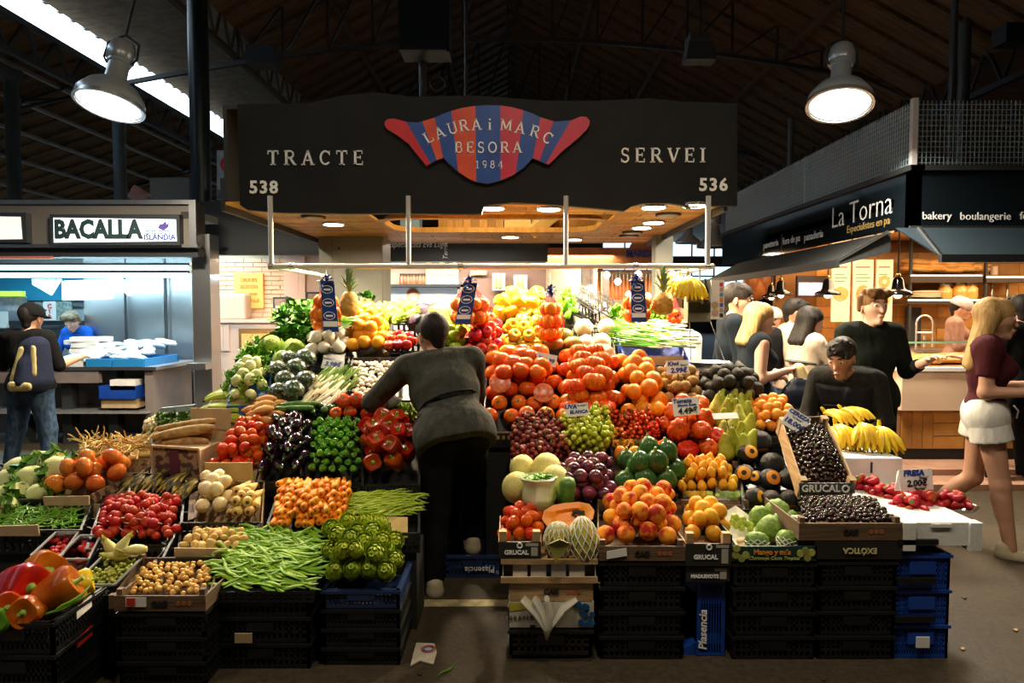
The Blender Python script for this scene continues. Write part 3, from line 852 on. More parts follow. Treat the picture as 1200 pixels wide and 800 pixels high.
hd=thing('hand_dryer','white rounded wall unit in front of the brick wall','wall unit',at(270,374,YB-.2))
mb=MB();pbox(mb,255,344,287,374,YB-.25,.25);o=mb.build('housing',mat('cream_plastic',(.52,.42,.34),.5),hd,smooth=False)
bv=o.modifiers.new('bevel','BEVEL');bv.width=.03;bv.segments=3
cabn=thing('cream_cabinet','cream cabinet with a glass door below the white wall unit','cabinet',at(285,500,YB-.3))
m_cream=mat('cream_paint',(.70,.50,.40),.5)
mb=MB();pbox(mb,254,376,330,540,YB-.3,.3);mb.build('body',m_cream,cabn,smooth=False)
mb=MB();pbox(mb,250,374,332,378,YB-.34,.34);mb.build('top',m_cream,cabn,smooth=False)
for a,b in((255,261),(262,268)):
 mb=MB();pbox(mb,a,380,b,411,YB-.32,.02);mb.build('board',m_cream,cabn,smooth=False)
mb=MB();pbox(mb,280,385,325,409,YB-.31,.02);mb.build('door_pane',mat('dark_amber_glass',(.25,.14,.05),.15),cabn,smooth=False)
for i,px in enumerate((283,296,309)):
 mb=MB();pbox(mb,px,391,px+12,408,YB-.36,.05);o=mb.build('goods_box',mat('amber_box',(.75,.42,.12),.6,objvar=.2),smooth=False);tag(o,'amber carton behind the cream cabinet door','box','cartons in the cream cabinet')
for a,b,c,d,lb in((320,348,341,368,'dark framed notice above the spinach at left'),(359,342,378,357,'dark framed notice left of the hanging oranges')):
 t=thing('framed_notice',lb,'notice',at((a+c)/2,d,YB-.15))
 mb=MB();pbox(mb,a,b,c,d,YB-.16,.02);mb.build('frame',m_iron,t,smooth=False)
 mb=MB();pbox(mb,a+2,b+2,c-2,d-2,YB-.165,.01);mb.build('print',mat('notice_print',(.16,.10,.07),.5,col2=(.3,.2,.14),scale=18),t,smooth=False)
# STALLS BEHIND THE CENTRE
YM=10.5
bb=thing('black_banner','long black fascia with white handwriting behind the rail','fascia',at(545,305,YM))
mb=MB();pbox(mb,440,279,642,306,YM,.2);mb.build('board',m_dgrey,bb,smooth=False)
txt('Especialitats Eva Lugo',at(489,286.5,YM-.01),.13,m_letter,bb,ext=.002,shear=.35,sx=.8)
txt('Terrassa',at(522,291,YM-.01),.10,m_letter,bb,ext=.002,shear=.3,spin=R(90))
MB().slab(at(483,281.6,YM-.005),at(519,282.4,YM-.005),at(519,280.4,YM-.005),at(483,280,YM-.005),.004).build('rule',m_letter,bb,smooth=False)
wl=thing('wall_centre',None,None,at(600,420,13.0),kind='structure')
m_warmw=mat('warm_white_wall',(.78,.70,.60),.6)
m_brownw=mat('brown_wall',(.20,.12,.095),.6)
mb=MB();pbox(mb,430,300,552,480,12.6,.1);mb.build('panel',m_warmw,wl,smooth=False)
mb=MB();pbox(mb,540,306,640,480,12.2,.1);mb.build('brown_panel',m_brownw,wl,smooth=False)
mb=MB();pbox(mb,636,300,700,480,12.8,.1);mb.build('panel',mat('pale_tiles',(.75,.78,.68),.4,col2=(.66,.66,.56),scale=6),wl,smooth=False)
mb=MB();pbox(mb,682,312,696,420,12.0,.3);mb.build('pier',mat('grey_pier',(.30,.26,.22),.6,col2=(.45,.4,.34),scale=8),wl,smooth=False)
area_light('stall_area_light',(-.7,9.5,2.55),1.6,30,(1.0,.86,.68),size_y=.2)  # added light without a fixture, brightens the lettering on the black banner
area_light('stall_area_light',(-1.7,11.5,2.5),2.4,110,(1.0,.86,.68),size_y=.4)
area_light('stall_area_light',(.5,11.5,2.5),2.4,90,(1.0,.86,.68),size_y=.4)
area_light('stall_area_light',(2.1,12.5,2.6),1.8,120,(1.0,.72,.42),size_y=.4)
sf=thing('goods_shelf','grey wall shelf full of tins and jars behind the stall','shelf',at(497,335,12.3))
mb=MB();pbox(mb,438,333,545,336,12.2,.35);mb.build('board',m_dgrey,sf,smooth=False)
mb=MB();pbox(mb,536,318,546,362,12.25,.05);mb.build('upright',mat('grey_upright',(.2,.19,.18),.5),sf,smooth=False)
me_t=MB().tube([(0,0,0),(0,0,.15)],.055,10).mesh('tin',mat('tin_yellow',(.80,.66,.36),.4,objvar=.15))
me_l2=MB().tube([(0,0,0.15),(0,0,.163)],.057,10).mesh('lid',m_chrome)
me_j=MB().tube([(0,0,0),(0,0,.12),(0,0,.16)],[.045,.045,.03],10).mesh('jar',mat('jar_brown',(.22,.11,.05),.3,objvar=.2))
me_jl=MB().tube([(0,0,.16),(0,0,.19)],.036,10).mesh('lid',mat('lid_dark',(.05,.03,.02),.4))
for i in range(12):
 for lev in range(2 if i%5 else 3):
  o=link('tin',me_t);p=at(502+i*3.1,333,12.3);o.location=(p.x,p.y,p.z+lev*.168)
  link('lid',me_l2,o);tag(o,'pale yellow tin stacked on the wall shelf','tin','yellow tins on the shelf')
for i in range(8):
 o=link('jar',me_j);o.location=at(471+i*3.6,333,12.3);link('lid',me_jl,o)
 tag(o,'brown jar standing in the shelf row beside the tins','jar','brown jars on the shelf')
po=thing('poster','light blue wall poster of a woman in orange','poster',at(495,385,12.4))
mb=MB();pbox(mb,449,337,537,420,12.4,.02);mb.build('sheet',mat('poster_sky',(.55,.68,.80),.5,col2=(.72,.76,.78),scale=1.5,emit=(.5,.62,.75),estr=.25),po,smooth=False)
def blob(px,py,Y,r,m,par,nm,asp=1.0,n=18):
 A=at(px,py,Y);k=r*Y/FPX
 mb=MB();mb.prism([A+Vector((k*math.cos(2*math.pi*i/n),0,k*asp*math.sin(2*math.pi*i/n)))for i in range(n)],(0,.004,0))
 return mb.build(nm,m,par,smooth=False)
m_pskin=mat('printed_skin',(.80,.50,.36),.6);m_por=mat('printed_orange',(.80,.36,.20),.6);m_phair=mat('printed_hair',(.62,.34,.16),.6)
blob(484,352,12.39,10,mat('print_halo',(.86,.6,.5),.6),po,'printed_veil',1.5)
blob(484,368,12.385,12,m_por,po,'printed_dress',1.0)
blob(484,347,12.38,7,m_phair,po,'printed_hair',1.3)
blob(484,348,12.375,5,m_pskin,po,'printed_face',1.25)
blob(487,350,12.37,2.2,m_white,po,'printed_cup')
for px,hh in((455,8),(462,12),(500,10),(513,14)):
 blob(px,352,12.38,hh/2.4,mat('print_green',(.55,.68,.55),.6),po,'printed_plant',1.6,10)
for i,(a,b,c,d)in enumerate(((577,320,592,340),(602,322,618,342),(583,346,604,360),(606,348,622,368),(551,317,570,322))):
 t=thing('wall_print',('wall print of a drink above the yellow peppers','wall print of two bottles left of the post','round topped print low on the brown wall','striped print low on the brown wall at right','small yellow label strip on the brown wall')[i],'print',at((a+c)/2,d,12.1))
 mb=MB();pbox(mb,a,b,c,d,12.1,.02)
 mb.build('sheet',mat('print_a%d'%i,((.35,.5,.62),(.3,.45,.6),(.6,.5,.42),(.5,.5,.4),(.8,.6,.1))[i],.5,col2=((.8,.75,.55),(.75,.75,.7),(.35,.2,.1),(.2,.3,.4),(.9,.8,.4))[i],scale=4),t,smooth=False)
 if i<2:
  for dx in(-3,2):
   p=at((a+c)/2+dx,d-3,12.09)
   MB().tube([p,p+Vector((0,0,.13)),p+Vector((0,0,.17)),p+Vector((0,0,.23))],[.03,.03,.012,.012],8).build('printed_bottle',mat('printed_amber',(.75,.5,.1),.5),t)
of=thing('orange_fascia','rusty orange fascia with blue lettering behind the canopy','fascia',at(690,306,11.5))
m_rust=mat('rust_orange',(.42,.15,.045),.45,col2=(.30,.10,.03),scale=5)
mb=MB();pbox(mb,640,290,768,309,11.5,.15);mb.build('board',m_rust,of,smooth=False)
mb=MB()
for i in range(5):mb.tube([at(748+i*5-4,290,11.52),at(748+i*5-4,290,11.58)],.10,14)
for i in range(5):
 MB().tube([at(744+i*5.5,290,11.52),at(744+i*5.5,290,11.58)],.09,14).build('scallop',m_rust,of)
txt('MARISC',at(751,297.5,11.48),.17,m_ink,of,ext=.01,bold=.006,sx=.82)
m_ham=mat('ham',(.62,.25,.08),.5,col2=(.45,.14,.05),scale=6,objvar=.2)
me_h=MB().tube([(0,0,0),(0,0,-.12),(0,0,-.3),(0,0,-.5),(0,0,-.58)],[.02,.035,.08,.10,.03],9).mesh('cured_ham',m_ham)
me_hr=MB().tube([(0,0,.14),(0,0,0)],.008,6).mesh('cord',m_white)
rr=random.Random(5)
for i in range(16):
 o=link('cured_ham',me_h);o.location=at(700+i*4.4,326+rr.random()*2,13.9)
 link('cord',me_hr,o);tag(o,'cured ham hanging in the far butcher stall','ham','hams in the far stall')
rk=thing('hook_rail','thin steel hook rail carrying the hams','rail',at(735,320,13.9))
MB().tube([at(694,320,13.9),at(780,320,13.9)],.02,6).build('rod',m_chrome,rk)
mb=MB();pbox(mb,690,316,800,470,15,.1);o=mb.build('wall_butcher',mat('warm_shop_wall',(.75,.48,.28),.6,col2=(.55,.28,.14),scale=3),smooth=False);o['kind']='structure'
m_bulb=emitter('warm_bulb',(1,.9,.72),7)
for i,(px,py)in enumerate(((692,338),(724,330),(759,347),(737,345),(711,322),(748,321))):
 p=at(px,py,11.9)
 t=thing('pendant_bulb','bright pendant bulb hanging in the stalls behind','pendant lamp',p,group='pendant bulbs behind the stall')
 MB().ball(p,.06,12,8).build('bulb',m_bulb,t);MB().tube([p+Vector((0,0,.06)),p+Vector((0,0,.4))],.006,6).build('cord',m_iron,t)
o=MB();pbox(o,705,318,714,375,12.3,.08);o=o.build('hanging_paper',m_white,smooth=False);tag(o,'white wrapped strip hanging right of the pier','paper roll')
o=MB();pbox(o,786,300,866,312,16,.2);o=o.build('far_fascia',m_dgrey,smooth=False);tag(o,'dark far fascia below the bright end windows','fascia')
# HALL LAMPS
m_bell=mat('lamp_aluminium',(.50,.55,.60),.3,metal=.35)
m_arc=emitter('arc_lens',(1,.95,.82),5)
def hall_lamp(px,py,Y,label,tiltx,tilty,s=1.0,power=160):
 p=at(px,py,Y)
 t=thing('hall_lamp',label,'lamp',p)
 t.rotation_euler=(tiltx,tilty,0)
 def part(nm,prof,m,n=24,caps=True):return MB().lathe([(r*s,z*s)for r,z in prof],n,caps=caps).build(nm,m,t,local=True)
 part('reflector',[(.085,.18),(.2,.09),(.235,-.01),(.235,-.03),(.255,-.03),(.255,.0),(.25,.035),(.24,.05),(.19,.12),(.12,.17),(.085,.185)],m_bell,caps=False)
 part('rim',[(.240,-.045),(.262,-.045),(.262,-.015),(.240,-.015),(.240,-.045)],m_chrome,caps=False)
 part('lens',[(.225,-.032),(.225,-.028)],m_arc)
 part('neck',[(.085,.185),(.08,.20),(.078,.33),(.09,.335),(.09,.36)],m_bell)
 part('gear_housing',[(.095,.36),(.105,.37),(.105,.45),(.085,.52),(.04,.545)],m_bell)
 for sg_ in(-1,1):
  MB().tube([(sg_*.10*s,0,.34*s),(sg_*.135*s,0,.39*s),(sg_*.125*s,0,.52*s),(0,0,.60*s)],.01*s,6).build('bracket',m_iron,t,local=True)
 MB().tube([(0,0,.6*s),(0,0,3.5)],.012,6).build('cable',m_iron,t,local=True)
 M4=Matrix.Translation(p)@t.rotation_euler.to_matrix().to_4x4()
 l=area_light('hall_area_light',M4@Vector((0,0,-.06)),.4*s,power,(1,.86,.66),disk=True)
 l.rotation_euler=(tiltx,tilty,0)
 return t
hall_lamp(129,119,6.0,'big bell shaped hall lamp hanging over the fish stall',R(-14),R(6),1.08,200)
hall_lamp(984,119,6.2,'big bell shaped hall lamp hanging over the bakery',R(-16),R(9),1.08,200)
hx=thing('hanging_box','large dark box hung under the roof above the emblem','box',at(497,57,8.5))
mb=MB();pbox(mb,467,-20,525,56,8.5,.5);mb.build('body',mat('teal_box',(.018,.028,.03),.5),hx,smooth=False)
mb=MB();pbox(mb,523,-20,526,60,8.45,.05);pbox(mb,467,54,526,58,8.45,.05);mb.build('edge',m_iron,hx,smooth=False)
cc=MB().tube([at(513+9*math.cos(a/3),97+8*math.sin(a/3)+a*.05,8.7)for a in range(0,40)],.008,5).build('cable_coil',m_trussb);tag(cc,'coil of pale cable hanging beside the short pole','cable')
fl_=thing('flood_lamp','grey box flood lamp hanging unlit high above SERVEI','lamp',at(822,68,9))
MB().prism([at(x,y,9)for x,y in((808,46),(835,46),(840,69),(804,69))][::-1],(0,.25,0)).build('body',mat('flood_grey',(.05,.07,.08),.5),fl_,smooth=False)
mb=MB();pbox(mb,809,38,832,47,8.98,.3);mb.build('gear_tray',MATS['flood_grey'],fl_,smooth=False)
MB().tube([at(821,40,9),at(821,-40,9)],.012,6).build('cable',m_iron,fl_)
for k,(px,py)in enumerate(((304,66),(1195,40))):
 o=MB();pbox(o,px-16,py-14,px+16,py+8,10,.3);o=o.build('loudspeaker',m_iron,smooth=False)
 tag(o,('small dark box on the lattice girder left of the sign','dark box under the roof at the right picture edge')[k],'box')
# BAKERY (right)
YK=6.6
XK=at(1068,232,YK).x
zt,zb_,zf=at(1068,200,YK).z,at(1068,266,YK).z,at(1072,117,YK).z
m_gloss=mat('black_glass_panel',(0.006,0.010,0.014),0.06,spec=.7)
bf=thing('bakery_fascia','glossy black bakery fascia with thin white lettering','fascia',(XK,YK,zb_))
MB().box(XK,XK+.1,YK,12.5,zb_,zt).build('side_panel',m_gloss,bf,smooth=False)
MB().box(XK,11,YK,YK+.1,zb_,zt).build('front_panel',m_gloss,bf,smooth=False)
MB().box(XK-.03,11,YK-.04,YK+.1,zt,zt+.05).box(XK-.04,XK+.1,YK-.04,12.5,zt,zt+.05).build('top_edge',m_iron,bf,smooth=False)
MB().box(XK-.02,11,YK-.03,YK,zb_-.02,zb_+.01).build('lower_edge',m_steel,bf,smooth=False)
def side_pt(px,py):
 """point on the side panel plane x = XK"""
 d=ray(px,py);k=(XK-.006)/d.x
 return Vector((0,0,EYE))+d*k
def side_txt(s,px,py,size,m,bold=0.0):
 p=side_pt(px,py)
 return txt(s,p,size,m,bf,rz=R(-90),ext=.002,bold=bold)
side_txt('La Torna',1007,248,.36,m_letter,-.005)
side_txt('Especialistes en pa',1016,264,.12,mat('gold_letters',(.45,.3,.1),.5))
side_txt('panaderia',953,276,.14,m_letter)
side_txt('forn de pa',927,281,.14,m_letter)
side_txt('panetteria',903,286,.14,m_letter)
txt('bakery',at(1098,253,YK-.006),.105,m_letter,bf,ext=.002)
txt('boulangerie',at(1155,253.5,YK-.006),.105,m_letter,bf,ext=.002)
txt('forn',at(1206,253,YK-.006),.105,m_letter,bf,ext=.002)
wf=thing('wire_fence','tall wire mesh fence standing on the bakery roof edge','fence',(XK,YK,zt+.05))
m_wire=mat('blue_lit_wire',(.38,.50,.60),.5)  # bluish light on the side fence put into the wire colour
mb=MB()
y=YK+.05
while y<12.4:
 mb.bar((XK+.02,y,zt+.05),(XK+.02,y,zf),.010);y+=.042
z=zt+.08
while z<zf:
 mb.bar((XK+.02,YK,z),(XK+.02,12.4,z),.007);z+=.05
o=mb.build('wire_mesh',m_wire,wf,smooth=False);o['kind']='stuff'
mb=MB()
x=XK+.06
while x<8.2:
 mb.bar((x,YK+.02,zt+.05),(x,YK+.02,zf),.006);x+=.042
z=zt+.08
while z<zf:
 mb.bar((XK,YK+.02,z),(8.2,YK+.02,z),.006);z+=.05
o=mb.build('wire_mesh',mat('dark_wire',(.22,.30,.36),.5),wf,smooth=False);o['kind']='stuff'
MB().box(XK-.005,XK+.045,YK,YK+.05,zt+.05,zf+.02).build('post',mat('pale_post',(.62,.62,.66),.4),wf,smooth=False)
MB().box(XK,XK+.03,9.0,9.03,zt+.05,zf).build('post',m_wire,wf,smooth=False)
o=MB().box(6.9,7.2,7.4,7.7,zt+.05,zt+.5).build('roof_box',m_iron,smooth=False);tag(o,'dark box on the bakery roof behind the wire fence','box')
MB().box(XK+.1,11,YK+.1,12.5,zb_+.1,zb_+.16)
m_awn=mat('charcoal_canvas',(.020,.023,.026),.85,col2=(.03,.034,.038),scale=30)
m_awnb=mat('navy_canvas',(.008,.022,.036),.8)
aw=thing('awning','charcoal awning folded out along the side of the bakery','awning',(XK-.3,9.2,zb_-.3))
zA=zb_-.01
mb=MB();mb.slab(Vector((XK-.55,11.6,zA-.30)),Vector((XK-.55,6.95,zA-.30)),Vector((XK,6.95,zA)),Vector((XK,11.6,zA)),.012)
mb.build('canvas',m_awn,aw,smooth=False)
MB().box(XK-.57,XK-.53,6.9,11.6,zA-.36,zA-.28).build('front_bar',m_iron,aw,smooth=False)
MB().prism([(XK-.55,6.94,zA-.34),(XK,6.94,zA-.2),(XK,6.94,zA),(XK-.55,6.94,zA-.27)],(0,.02,0)).build('end_flap',m_awn,aw,smooth=False)
aw2=thing('awning','navy awning along the front of the bakery at the right edge','awning',(7,6.3,zb_-.3))
x0=at(1100,300,6.3).x
MB().slab(Vector((x0,6.25,zA-.30)),Vector((11,6.25,zA-.30)),Vector((11,YK-.03,zA)),Vector((x0-.25,YK-.03,zA)),.012).build('canvas',m_awnb,aw2,smooth=False)
MB().box(x0-.02,11,6.22,6.27,zA-.35,zA-.28).build('front_bar',m_iron,aw2,smooth=False)
MB().bar((XK+.05,YK-.05,zA),(x0,6.25,zA-.3),.03).build('arm',m_steel,aw2,smooth=False)
MB().bar((XK-.05,YK+.3,zA),(XK-.55,6.95,zA-.3),.03).build('arm',m_steel,aw,smooth=False)
m_wtile=mat('wooden_tile',(.50,.25,.06),.5,col2=(.40,.18,.04),scale=5,objvar=.2)
kw=thing('wall_bakery',None,None,(6.5,10,0),kind='structure')
MB().box(XK+.1,11,10.2,10.3,0,2.6).build('wall_face',mat('tile_joint',(.20,.09,.02),.7),kw,smooth=False)
MB().box(XK-.0,11,YK+.3,10.3,2.62,2.7).build('soffit',mat('shop_soffit',(.45,.25,.10),.6),kw,smooth=False)
rr=random.Random(9)
for i in range(18):
 for j in range(9):
  x,z=XK+.7+i*.3,1.0+j*.16
  MB().box(x,x+.294,10.17-rr.random()*.012,10.2,z,z+.154).build('tile',m_wtile,kw,smooth=False)
area_light('bakery_light',(5.0,8.2,2.55),2.2,92,(1.0,.72,.42),size_y=1.6)
area_light('bakery_light',(7.4,8.2,2.55),2.2,92,(1.0,.72,.42),size_y=1.6)
area_light('bakery_light',(4.3,10.0,2.55),.8,34,(1.0,.62,.33),size_y=1.6)
m_menu=mat('cream_menu',(.86,.74,.62),.5)
m_bread=mat('bread_crust',(.62,.30,.07),.6,col2=(.72,.42,.14),scale=7,objvar=.12,bump=.2)
for i,(a,b)in enumerate(((974,997),(999,1024),(1026,1047))):
 t=thing('menu_board',('leftmost tall cream menu board showing a round loaf','middle tall cream menu board behind the young man','tall cream menu board showing ring pastries')[i],'menu board',at((a+b)/2,378,9.6))
 mb=MB();pbox(mb,a,304,b,377,9.6,.03);mb.build('board',m_menu,t,smooth=False)
 for k,yy in enumerate((312,321,325,329)):
  mb=MB();pbox(mb,a+4,yy,b-4-(k%2)*3,yy+1.6-(k>0)*.6,9.595,.01);mb.build('text_line',mat('menu_text',(.30,.2,.15),.6),t,smooth=False)
 if i==0:blob((a+b)/2,344,9.59,9,m_bread,t,'printed_loaf',.9)
 elif i==1:blob((a+b)/2,345,9.59,8,m_bread,t,'printed_pastry',1.4)
 else:
  for yy in(330,352):blob((a+b)/2,yy,9.59,6.5,m_bread,t,'printed_ring',1.1);blob((a+b)/2,yy,9.58,2.4,m_menu,t,'printed_hole',1.1)
tv=thing('screen','glowing pink screen high on the bakery wall behind visitors','screen',at(951,346,9.9))
mb=MB();pbox(mb,934,323,968,348,9.9,.06);mb.build('frame',m_iron,tv,smooth=False)
mb=MB();pbox(mb,936,331,964,346,9.89,.01)
m_scr=bpy.data.materials.new('screen_picture');m_scr.use_nodes=True
nt=m_scr.node_tree;nz=nt.nodes.new('ShaderNodeTexNoise');nz.inputs['Scale'].default_value=9
cr_=nt.nodes.new('ShaderNodeValToRGB');cr_.color_ramp.elements[0].color=(.05,.05,.25,1);cr_.color_ramp.elements[1].color=(1,.55,.75,1);cr_.color_ramp.elements[0].position=.35;cr_.color_ramp.elements[1].position=.55
tc=nt.nodes.new('ShaderNodeTexCoord');nt.links.new(tc.outputs['Object'],nz.inputs[0]);nt.links.new(nz.outputs[0],cr_.inputs[0])
nt.links.new(cr_.outputs[0],nt.nodes['Principled BSDF'].inputs['Emission Color']);nt.nodes['Principled BSDF'].inputs['Emission Strength'].default_value=1.0
mb.build('picture',m_scr,tv,smooth=False)
m_shelf=mat('dark_shelf',(.05,.03,.02),.4)
m_glow=emitter('shelf_strip',(1,.82,.52),3.0)
for k,(a,b,c,d)in enumerate(((1067,322,1152,331),(1064,351,1150,356),(1156,324,1215,331))):
 t=thing('bakery_shelf',('upper bakery shelf carrying flat loaves','lower bakery shelf carrying cloths and jars','bakery shelf at the right picture edge')[k],'shelf',at((a+c)/2,d,9.7))
 mb=MB();pbox(mb,a,b,c,d,9.6,.45);mb.build('board',m_shelf,t,smooth=False)
 mb=MB();pbox(mb,a+1,b-.3 if k else b,c-1,b+1.5,9.58,.02);mb.build('light_strip',m_glow,t,smooth=False)
for px in(1066,1154):
 x=at(px,340,9.65).x
 o=MB().box(x-.015,x+.015,9.62,9.66,1.0,2.6).build('upright',m_iron,smooth=False);tag(o,'thin black upright at the %s end of the bakery shelves'%('left' if px<1100 else 'right'),'upright')
me_loaf=MB().ball((0,0,0),(.22,.14,.045),12,6).mesh('flat_loaf',m_bread)
for i in range(14):
 o=link('flat_loaf',me_loaf);p=at(1074+(i%5)*17+rr.uniform(-4,4),322,9.8)
 o.location=p+Vector((0,0,.06+.055*(i//5)+rr.uniform(0,.02)));o.rotation_euler=(rr.uniform(-.15,.15),rr.uniform(-.12,.12),rr.uniform(-.3,.3))
 tag(o,'flat crusty loaf stacked on the upper bakery shelf','bread','loaves on the upper shelf')
m_cloth=mat('cream_cloth',(.72,.58,.42),.85)
for i in range(3):
 o=MB().ball((0,0,0),(.26,.18,.03),12,6).build('folded_cloth',m_cloth);o.location=at(1083+i,350-i*2.6,9.8);tag(o,'folded cream cloth stacked on the lower bakery shelf','cloth','cloths on the lower shelf')
me_gj=MB().lathe([(.09,0),(.105,.03),(.105,.16),(.07,.20),(.07,.22)],14).mesh('glass_jar',mat('amber_jar',(.68,.36,.08),.15,spec=.6))
me_gl=MB().lathe([(.078,.22),(.078,.26),(.03,.275)],14).mesh('lid',m_steel)
for i,px in enumerate((1107,1124,1136)):
 o=link('glass_jar',me_gj);o.location=at(px,351,9.75);o.scale=(.9+.1*(i>0),)*3;link('lid',me_gl,o)
 tag(o,('small amber jar left of the two larger jars','larger amber jar in the middle of three','larger amber jar at the right of three')[i],'jar')
o=MB().tube([at(1130,322,9.9),at(1130,312,9.9)],.055,12).build('cup',m_cream);o.location.x+=.42;tag(o,'cream cup hanging by the tiles at the right','cup')
m_bp=mat('black_enamel',(.012,.010,.009),.12,coat=.6)
def pendant(px,py,Y,s,label):
 p=at(px,py,Y)
 t=thing('pendant_lamp',label,'pendant lamp',p)
 MB().lathe([(r*s,z*s)for r,z in[(.15,0),(.16,.0),(.165,.02),(.15,.045),(.10,.065),(.075,.09),(.06,.19),(.04,.22)]],20).build('shade',m_bp,t,local=True)
 MB().ball((0,0,.24*s),.03*s,10,6).build('brass_cap',mat('brass',(.75,.5,.15),.25,metal=1),t,local=True)
 MB().ball((0,0,.01*s),.05*s,10,6).build('bulb',emitter('warm_bulb_pendant',(1,.78,.45),6),t,local=True)
 MB().tube([(0,0,.25*s),(0,0,2.62-p.z)],.008,6).build('cord',m_iron,t,local=True)
pendant(1052,346,7.2,.86,'big black bell pendant right of the young man')
pendant(970,346,8.4,.92,'black bell pendant before the leftmost menu board')
pendant(915,346,9.4,.9,'black bell pendant over the visitors, third from the right')
pendant(904,349,10.2,.85,'black bell pendant farthest along the bakery')
for i in range(4):
 o=MB().ball((0,0,0),(.16,.13,.2),10,8).build('hanging_ham',m_ham);o.location=at(881+i*7,346+(i%2)*6,11.4);tag(o,'dark cured piece hanging beyond the visitors','ham','hanging pieces beyond visitors')
kc=thing('bakery_counter','cream bakery counter on a base of wooden mosaic blocks','counter',(5.5,7.4,.11))
YC=6.65
xc=at(1057,460,YC).x
zw1,zw0=at(1057,433,YC).z,at(1057,481,YC).z
m_ctop=mat('cream_laminate',(.78,.58,.42),.45)
MB().box(xc,9,YC,7.6,zw0,zw1).build('front_panel',m_ctop,kc,smooth=False)
MB().box(xc-.06,xc+.9,YC+.12,11,zw0,zw1).build('side_panel',m_ctop,kc,smooth=False)
MB().box(xc-.03,9,YC-.02,YC+.5,zw1-.015,zw1+.02).build('counter_edge',m_white,kc,smooth=False)
zp=.22
MB().box(xc+.02,9,YC+.08,7.5,.11,zp).box(xc+.02,xc+.8,YC+.1,11,.11,zp).build('plinth',m_iron,kc,smooth=False)
MB().box(xc+.02,9,YC+.06,7.5,zp,zw0).box(xc+.0,xc+.8,YC+.15,11,zp,zw0).build('base',MATS['tile_joint'],kc,smooth=False)
bw=.31
for i in range(13):
 for j in range(1):
  x=xc+.03+i*bw
  n=3
  H=zw0-zp
  for k in range(n):
   if i%2:MB().box(x+.003,x+bw-.003,YC+.045-rr.random()*.01,YC+.06,zp+H*k/n+.003,zp+H*(k+1)/n-.003).build('wood_block',m_wtile,kc,smooth=False)
   else:MB().box(x+bw*k/n+.003,x+bw*(k+1)/n-.003,YC+.045-rr.random()*.01,YC+.06,zp+.003,zw0-.003).build('wood_block',m_wtile,kc,smooth=False)
for i in range(9):
 y=YC+.2+i*.45
 for k in range(2):
  MB().box(xc-.015,xc,y+.22*k,y+.22*k+.215,zp+.003,zw0-.003).build('wood_block',m_wtile,kc,smooth=False)
MB().box(xc+.05,9,YC+.1,7.6,zw1,zw1+.03).build('display_board',mat('board_wood',(.50,.26,.08),.5),kc,smooth=False)
zg=at(1085,401,YC+.3).z
gs=thing('glass_shelf','greenish glass shelf over the pastries on the bakery counter','shelf',(6.0,YC+.4,zw1))
MB().box(at(1040,400,YC+.3).x,9,YC+.3,YC+.75,zg-.012,zg+.006).build('pane',m_glass,gs,smooth=False)
MB().box(at(1040,400,YC+.3).x,9,YC+.295,YC+.3,zg-.012,zg+.008).build('edge',mat('glass_edge',(.30,.55,.40),.2),gs,smooth=False)
for px in(1058,1190):
 x=at(px,410,YC+.35).x
 MB().tube([(x,YC+.35,zw1+.03),(x,YC+.35,zg-.012)],.012,8).build('support',m_chrome,gs)
me_fo=MB().tube([(-.5,0,0),(-.42,0,0),(0,.01,.01),(.42,0,0),(.5,0,0)],[.02,.09,.1,.09,.02],10,flat=.4).mesh('focaccia',m_bread)
for i,(px,py,a)in enumerate(((1096,424,.12),(1112,417,.1),(1125,409,.15))):
 o=link('focaccia',me_fo);p=at(px,py,YC+.25+i*.22);o.location=(p.x,p.y,zw1+.075);o.rotation_euler=(0,0,a)
 tag(o,('long dusted bread nearest the counter edge','long bread in the second row on the counter','long bread farthest back on the counter')[i],'bread')
me_cro=MB().tube([(-.11,.05,0),(-.08,.0,.01),(0,-.03,.025),(.08,0,.01),(.11,.05,0)],[.012,.035,.05,.035,.012],9).mesh('croissant',m_bread)
for i in range(9):
 o=link('croissant',me_cro);o.location=(xc+.12+(i%3)*.14,YC+.2+(i//3)*.16,zw1+.065);o.rotation_euler=(0,0,rr.uniform(-.5,.5))
 tag(o,'golden croissant at the left corner of the bakery counter','pastry','croissants at the counter corner')
for i in range(8):
 o=link('roll',me_cro);o.location=(xc+.25+rr.random()*.35,8.0+i*.3,zw1+.05);o.rotation_euler=(0,0,rr.random()*6);o.scale=(1.2,)*3
 tag(o,'bread roll along the left side of the bakery counter','pastry','rolls on the side counter')
tp=thing('bar_tap','tall arched steel tap behind the counter','tap',at(1083,398,9.2))
p=at(1083,398,9.2)
pts=[p+Vector((.11*math.cos(R(a)),0,.22+.11*math.sin(R(a))))for a in range(180,-1,-20)]
MB().tube([p+Vector((-.11,0,-.12))]+pts+[p+Vector((.11,0,-.1))],.014,8).build('spout',m_chrome,tp)
MB().tube([p+Vector((-.11,0,.1)),p+Vector((.11,0,.1))],.01,6).build('cross_bar',m_chrome,tp)
MB().tube([p+Vector((0,0,-.1)),p+Vector((0,0,.06))],.02,8).build('valve',m_chrome,tp)
MB().box(p.x-.3,p.x+.3,p.y-.25,p.y+.25,p.z-.16,p.z-.12).build('basin_edge',m_steel,tp,smooth=False)
bk=thing('back_counter','low back counter under the tap inside the bakery','counter',(6.6,9.4,0))
MB().box(4.8,9,8.9,9.6,0,p.z-.17).build('cabinet',m_ctop,bk,smooth=False)
o=MB();pbox(o,1064,360,1080,405,10.0,.1);o=o.build('dark_door',m_iron,smooth=False);tag(o,'dark narrow cabinet door behind the tap','door')
